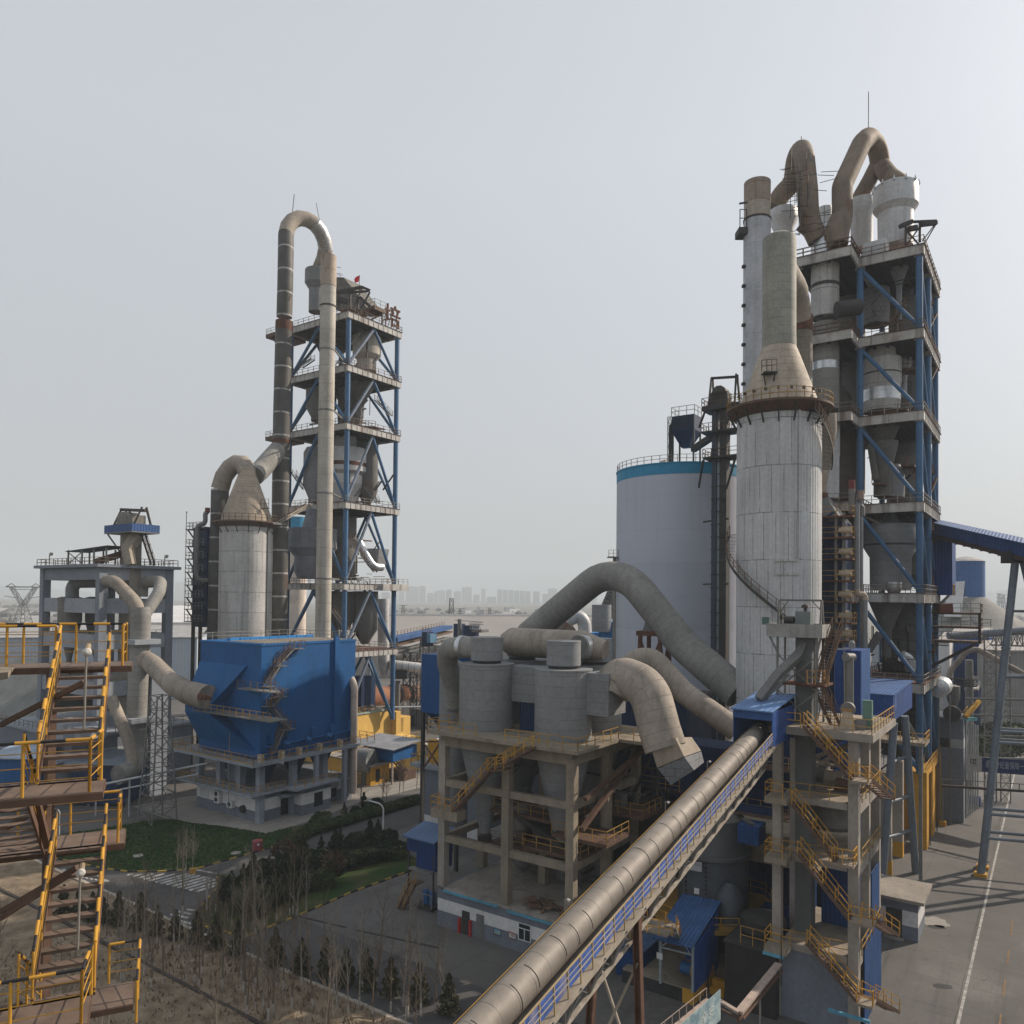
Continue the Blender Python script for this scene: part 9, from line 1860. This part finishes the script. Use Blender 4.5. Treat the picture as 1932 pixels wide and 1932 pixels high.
def plant(name, lab, cat, grp, shape, size, n, mm, seed, trunk=.5, ls=.16, tm=bark):
    rq = random.Random(seed); Th = Thing(name, lab, cat, (0, 0, 0), grp); mb = MB(); puff(mb, np.array([0, 0, trunk]), np.array(size), n, rq, shape, ls); Th.part('crown', mb, mm); Th.part('trunk', MB().tube([(0, 0, 0), (0, 0, trunk+size[2]*.4)], [.09, .04], 6), tm); return Th.o
CYP = [plant('cypress_shrub', 'dark pointed cypress shrub in the row beside the field kerb', 'shrub', 'cypress shrubs in a row along the field kerb', cone_shape, (1.05, 1.05, 3.1), 2600, lf_cy, 70+k, .25, .10) for k in range(4)]
CED = [plant('cedar_tree', 'dark layered evergreen tree in the planting bed', 'tree', 'dark evergreens in the planting bed', cedar_shape, (2.5, 2.5, 5.6), 2600, lf_dk, 80+k, .6, .16) for k in range(2)]
CON = [plant('pointed_evergreen', 'narrow dark pointed evergreen in the planting bed', 'tree', 'narrow pointed evergreens by the road', cone_shape, (1.2, 1.2, 3.4), 1800, lf_dk, 90, .3, .13)]
BSH = [plant('round_bush', 'clipped round dark bush in the planting bed', 'bush', 'round bushes in the planting bed', ball_shape, (1.9, 1.9, 1.5), 2200, lf_dk if k else lf_gr, 95+k, 1.3, .14) for k in range(2)]
RUS = [plant('russet_tree', 'small russet leaved tree in the planting bed', 'tree', 'russet trees in the planting bed', ball_shape, (1.7, 1.7, 1.5), 900, lf_rd, 99, 2.6, .15)]
first = set()
def put(proto, p, sc=1., rz=None, rq=random.Random(17)):
    if proto.name in first: o = copy_tree(proto)
    else: o = proto; first.add(proto.name)
    o.location = Vector(p); o.scale = (sc, sc, sc*rq.uniform(.93, 1.07)); o.rotation_euler = (0, 0, rq.uniform(0, 6.28) if rz is None else rz); return o
# cypress row along the field kerb
cyp = [(350, 1385, 0), (545, 1420, 0), (700, 1475, 0), (865, 1515, 0), (1060, 1550, 0), (1235, 1600, 0), (1430, 1655, 0), (1770, 1745, 0)]
rq = random.Random(2)
for k, (x, y, _) in enumerate(cyp): put(CYP[k % 4], gnd(cM(x, y)), rq.uniform(.80, 1.0))
for k, (x, y) in enumerate(((320, 1500), (555, 1585), (780, 1630), (960, 1680), (1145, 1720), (1365, 1790), (1625, 1870))): put(CYP[k % 4], gnd(cN(x, y)), rq.uniform(.86, 1.05))
put(CYP[1], gnd(cN(1890, 1945)), .98)
for x, y in ((-150, 1290), (-20, 1330), (110, 1350), (210, 1365)): put(CYP[2], gnd(cM(x, y)), rq.uniform(.75, .9))
# saplings
pts = [(440, 1420-0), (240, 1540), (345, 1560), (510, 1690), (640, 1700), (395, 1900), (645, 1960), (750, 1930), (890, 1640), (1110, 1830), (965, 1900), (1240, 1560), (1330, 1800), (1455, 1880), (1580, 1960), (1660, 1850), (1080, 1950), (1500, 1520), (1590, 1500), (930, 1280), (850, 1550), (1165, 1600), (1290, 1960), (700, 1560), (560, 1600)]
for k, (x, y) in enumerate(pts): put(SP[k % 5], gnd(cM(x, y)), rq.uniform(.72, .98))
pts = [(30, 1760), (210, 1900), (110, 1290), (470, 1900), (660, 1900), (760, 1640), (880, 1860), (1080, 1900), (1110, 1740), (1235, 1700), (1365, 1920), (1480, 1870), (1640, 1960), (1770, 1930), (60, 1960), (300, 1960), (560, 1700), (980, 1960), (1200, 1960), (1520, 1960), (390, 1740), (1830, 1900), (850, 1780)]
for k, (x, y) in enumerate(pts): put(SP[(k*2+1) % 5], gnd(cN(x, y)), rq.uniform(.72, 1.0))
for k in range(34):
    u = rq.uniform(-40, 820); v = rq.uniform(1800, 2050)
    p = gnd((u, v)); 
    if ab(p)[1] < bK-1.5: put(SP[k % 5], p, rq.uniform(.6, .95))
for x, y in ((940, 905), (880, 890), (1020, 900), (960, 880), (1375, 1400), (1230, 1250), (1180, 1300)): put(SP[(x+y) % 5], gnd(cM(x, y)), rq.uniform(.5, .8))
for x, y, k in ((30, 1190, 0), (120, 1170, 1), (220, 1150, 3), (450, 1050, 2), (510, 1060, 4), (600, 1010, 0), (480, 1040, 1), (330, 1100, 2)): put(SP[k], gnd(cN(x, y)), rq.uniform(.75, .98))
for x, y, s_ in ((925, 240, .55), (1090, 110, .9), (1330, 60, .7), (1290, 40, .8)): put(BT[x % 2], gnd(cN(x, y)), s_)
for x, y, s_ in ((600, 1880, 1.0), (640, 1870, .7), (780, 1830, .8), (205, 1930, .8), (430, 1900, .6)): put(BT[x % 2], gnd(cW(x, y)), s_)
# planting bed trees: (crop N x, base y, height in crop px, kind)
for x, y, h, kd in ((560, 590, 220, 'ced'), (860, 560, 230, 'ced'), (390, 610, 190, 'rus'), (840, 740, 200, 'rus'), (500, 580, 150, 'con'), (265, 640, 110, 'con'), (735, 510, 130, 'con'), (905, 470, 150, 'con'), (1175, 500, 240, 'con'), (1250, 330, 110, 'ced'), (1340, 400, 105, 'bsh'), (1060, 470, 130, 'bsh'), (1200, 460, 120, 'bsh'), (1180, 560, 90, 'bs0'), (1300, 530, 90, 'bsh'), (1400, 520, 90, 'bsh'), (1050, 590, 100, 'bs0'), (940, 620, 110, 'bsh'), (760, 790, 130, 'bs0'), (660, 800, 110, 'bs0'), (550, 830, 120, 'bsh'), (680, 680, 170, 'bsh'), (340, 800, 250, 'ced'), (420, 700, 150, 'bsh'), (220, 950, 130, 'bs0'), (130, 760, 160, 'ced'), (310, 920, 140, 'bsh'), (30, 760, 140, 'con'), (120, 620, 110, 'ced'), (230, 760, 170, 'bsh'), (90, 1010, 170, 'bs0'), (30, 950, 180, 'bsh'), (450, 900, 110, 'bsh'), (1440, 540, 70, 'bs0'), (880, 680, 90, 'bsh'), (1120, 90, 120, 'con'), (945, 130, 80, 'con'), (1230, 80, 70, 'bsh'), (1050, 140, 60, 'bsh'), (1170, 105, 55, 'bs0')):
    p = gnd(cN(x, y)); H = h*.2083/FP*p[1]*1.32
    pr_, h0 = {'ced': (CED[x % 2], 6.2), 'con': (CON[0], 3.7), 'bsh': (BSH[1], 2.8), 'bs0': (BSH[0], 2.8), 'rus': (RUS[0], 4.1)}[kd]; put(pr_, p, H/h0)
for x, y, h in ((1290, 1180, 230), (1420, 1230, 220), (1370, 1060, 190), (1480, 1290, 180), (1620, 1320, 170), (1520, 1020, 180), (1700, 1240, 190), (1800, 1190, 170), (1330, 1150, 210), (1560, 1090, 150), (1500, 1150, 170), (1290, 1080, 120), (1580, 1200, 150)): p = gnd(cM(x, y)); put(CED[x % 2], p, h*.2083/FP*p[1]/6.2)
# clipped hedge strips along the road and under the trees
def hedge(name, px, w, h, n, lab, seed, mm):
    mb = MB(); rq = random.Random(seed); P = [gnd(p) for p in px]
    Ls = [np.linalg.norm(b-a) for a, b in zip(P[:-1], P[1:])]
    for k in range(n):
        i = rq.choices(range(len(Ls)), Ls)[0]; a, b = P[i], P[i+1]; d = (b-a)/Ls[i]; s_ = np.array([-d[1], d[0], 0]); p = a+d*rq.uniform(0, Ls[i])+s_*rq.uniform(-w/2, w/2)+Z*h*rq.uniform(.2, 1)**.5
        e = np.array([rq.gauss(0, 1) for _ in range(3)]); e /= np.linalg.norm(e); g_ = np.cross(e, [rq.gauss(0, 1) for _ in range(3)]); g_ /= np.linalg.norm(g_); L = rq.uniform(.1, .2); mb.face([p-e*L-g_*L*.5, p+e*L-g_*L*.5, p+e*L*.5+g_*L, p-e*L*.5+g_*L])
    solo(name, mb, mm, lab, 'hedge')
hedge('clipped_hedge', [cN(660, 310), cN(1000, 205), cN(1640, 15)], 2.2, 1.0, 9000, 'long low clipped hedge on the far verge of the road', 1, lf_gr); hedge('clipped_hedge', [cN(470, 400), cN(660, 300), cN(760, 160)], 2.2, .9, 4000, 'low hedge bending round the forecourt verge', 2, lf_gr); hedge('clipped_hedge', [cN(1480, 485), cN(1010, 600), cN(560, 800), cN(120, 1000)], 3.2, 1.5, 12000, 'dark mixed hedge through the middle of the planting bed', 3, lf_dk)
for x, y, h, lab in ((1760, 1330, 2.6, 'broad dusty shrub by the farther slogan banner'), (1840, 1300, 2.2, 'small dusty shrub at the yard road edge'), (1700, 1380, 2.0, 'low dusty shrub under the storage hall wall')):
    p = gnd(cJ(x, y+60)); put(plant('yard_shrub', lab, 'shrub', None, ball_shape, (3.2, 3.2, 2.6), 1500, lf_gr, x, 1.5, .22), p, h/1.7)
# grass tufts and dry weeds
gm_ = leafmat('grass_blade', (.032, .062, .018)); tf_ = MB(); rq = random.Random(77); lw = [gnd(p)[:2] for p in lawn_px]
def inside(p, poly):
    c = False; j = len(poly)-1
    for i in range(len(poly)):
        if (poly[i][1] > p[1]) != (poly[j][1] > p[1]) and p[0] < (poly[j][0]-poly[i][0])*(p[1]-poly[i][1])/(poly[j][1]-poly[i][1])+poly[i][0]: c = not c
        j = i
    return c
lo = np.min(lw, 0); hi = np.max(lw, 0)
for k in range(16000):
    p = (rq.uniform(max(lo[0], -75), hi[0]), rq.uniform(lo[1], hi[1]))
    if not inside(p, lw): continue
    a = rq.uniform(0, 6.28); e = np.array([math.cos(a), math.sin(a), 0])*.09; h = rq.uniform(.08, .22); b = V3(p[0], p[1], .045); tf_.face([b-e, b+e, b+e*.3+Z*h+V3(rq.uniform(-.05, .05), rq.uniform(-.05, .05), 0)])
struct('grass', tf_, gm_, 'stuff', 'short green lawn grass beside the filter house', 'grass')
dm_ = leafmat('dry_stalk', (.15, .11, .072), .4); df_ = MB()
for k in range(15000):
    a_ = rq.uniform(-75, 5); b_ = rq.uniform(bK-34, bK-.4); p = O_(a_, b_, .12); a = rq.uniform(0, 6.28); e = np.array([math.cos(a), math.sin(a), 0])*rq.uniform(.03, .12); h = rq.uniform(.08, .45)*(1.5 if b_ > bK-6 else 1); df_.face([p-e, p+e, p+e*.2+Z*h+V3(rq.uniform(-.2, .2), rq.uniform(-.2, .2), 0)])
struct('dry_weeds', df_, dm_, 'stuff', 'dry brown weeds and stalks over the bare field', 'weeds')
# odds and ends on the ground
tk = gnd(cM(1607, 700)); T = Thing('water_tank', 'small faded red barrel tank at the lawn corner', 'tank', tk); T.part('barrel', MB().lathe(tk[:2], [(.60, 0), (.62, .05), (.62, 1.25), (.6, 1.28), (.55, 1.3), (.05, 1.42)], 26), pinkm); T.part('label_plate', MB().cbox(tk+V3(.3, -.56, .8), .28, .04, .25, .5), white)
for x, y, lab in ((525, 752, 'flat pale round manhole lid on the lawn'), (1410, 728, 'flat pale round manhole lid near the red tank')):
    c = gnd(cM(x, y)); solo('manhole_lid', MB().lathe(c[:2], [(.6, .05), (.6, .12), (.02, .13)], 20), padm if False else mat('lid_concrete', (.33, .31, .29), .9), lab, 'lid')
solo('kerb_post_box', MB().cbox(gnd(cM(1020, 905)), .7, .5, .55, .3), yel_o, 'small ochre box on the kerb at the crossing', 'box')
def street_lamp(p, h, lab, arm=1.6):
    Th = Thing('street_lamp', lab, 'street lamp', p); Th.part('pole', MB().tube(fil([p, p+Z*h, p+Z*(h+.5)+V3(-arm, 0, 0)], 1.0, 5), [.12]+[.10]*6+[.08], 8), white); Th.part('lamp_head', MB().bar(p+Z*(h+.48)+V3(-arm+.1, 0, 0), p+Z*(h+.42)+V3(-arm-.6, 0, 0), .28, .14), rail_g)
p = gnd(cN(1296, 355)); street_lamp(p, zof(p, cN(0, 20)[1])-.3, 'slim curved white street lamp standing beside the road', 2.0)
p = gnd(cM(1148, 1245)); T = Thing('marker_post', 'thin grey marker post at the planting bed corner', 'post', p); T.part('pole', MB().rod(p, V3(p[0], p[1], zof(p, cM(0, 940)[1])), .09, 6), limew)
pv = MB()
for k in range(2): pv.tube([at(cW(560, 1405+k*18), 138), at(cW(1090, 1290+k*14), 168)], .32, 10)
solo('lagged_pipe_pair', pv, mat('bright_lagging', (.58, .57, .55), .4, metal=.4), 'pair of bright lagged pipes running away beside the yellow pier', 'pipe')
for x, y, lab in ((740, 1110, 'small grey hut beyond the yellow pier'), (1700-900, 1100, 'second grey hut beyond the yellow pier, farther along')):
    c = at(cW(x, y), 190); c[2] = 0; f = Fr(c); T = Thing('yard_hut', lab, 'hut', c); T.part('wall', MB().box(f, -2, 4, 0, 4, 0, 4.2), greyw); T.part('roof', MB().box(f, -2.4, 4.4, -.4, 4.4, 4.2, 4.6), pale); T.part('doorway', MB().box(f, -1, .6, -.04, 0, 0, 2.6), blk)

# ================================================================== AIR
hz = MB(); hz.hexa([V3(x, y, z) for z in (-1.2, 320) for x, y in ((-6500, -400), (6500, -400), (6500, 7600), (-6500, 7600))])
HM = bpy.data.materials.new('haze'); HM.use_nodes = True; t = HM.node_tree; t.nodes.clear(); o_ = t.nodes.new('ShaderNodeOutputMaterial'); pv_ = t.nodes.new('ShaderNodeVolumePrincipled')
pv_.inputs['Color'].default_value = (.84, .93, 1.0, 1); pv_.inputs['Density'].default_value = 0.00030; pv_.inputs['Anisotropy'].default_value = .0; t.links.new(pv_.outputs[0], o_.inputs['Volume'])
struct('haze', hz, HM, 'stuff', 'thin grey winter haze over the whole plant', 'haze')
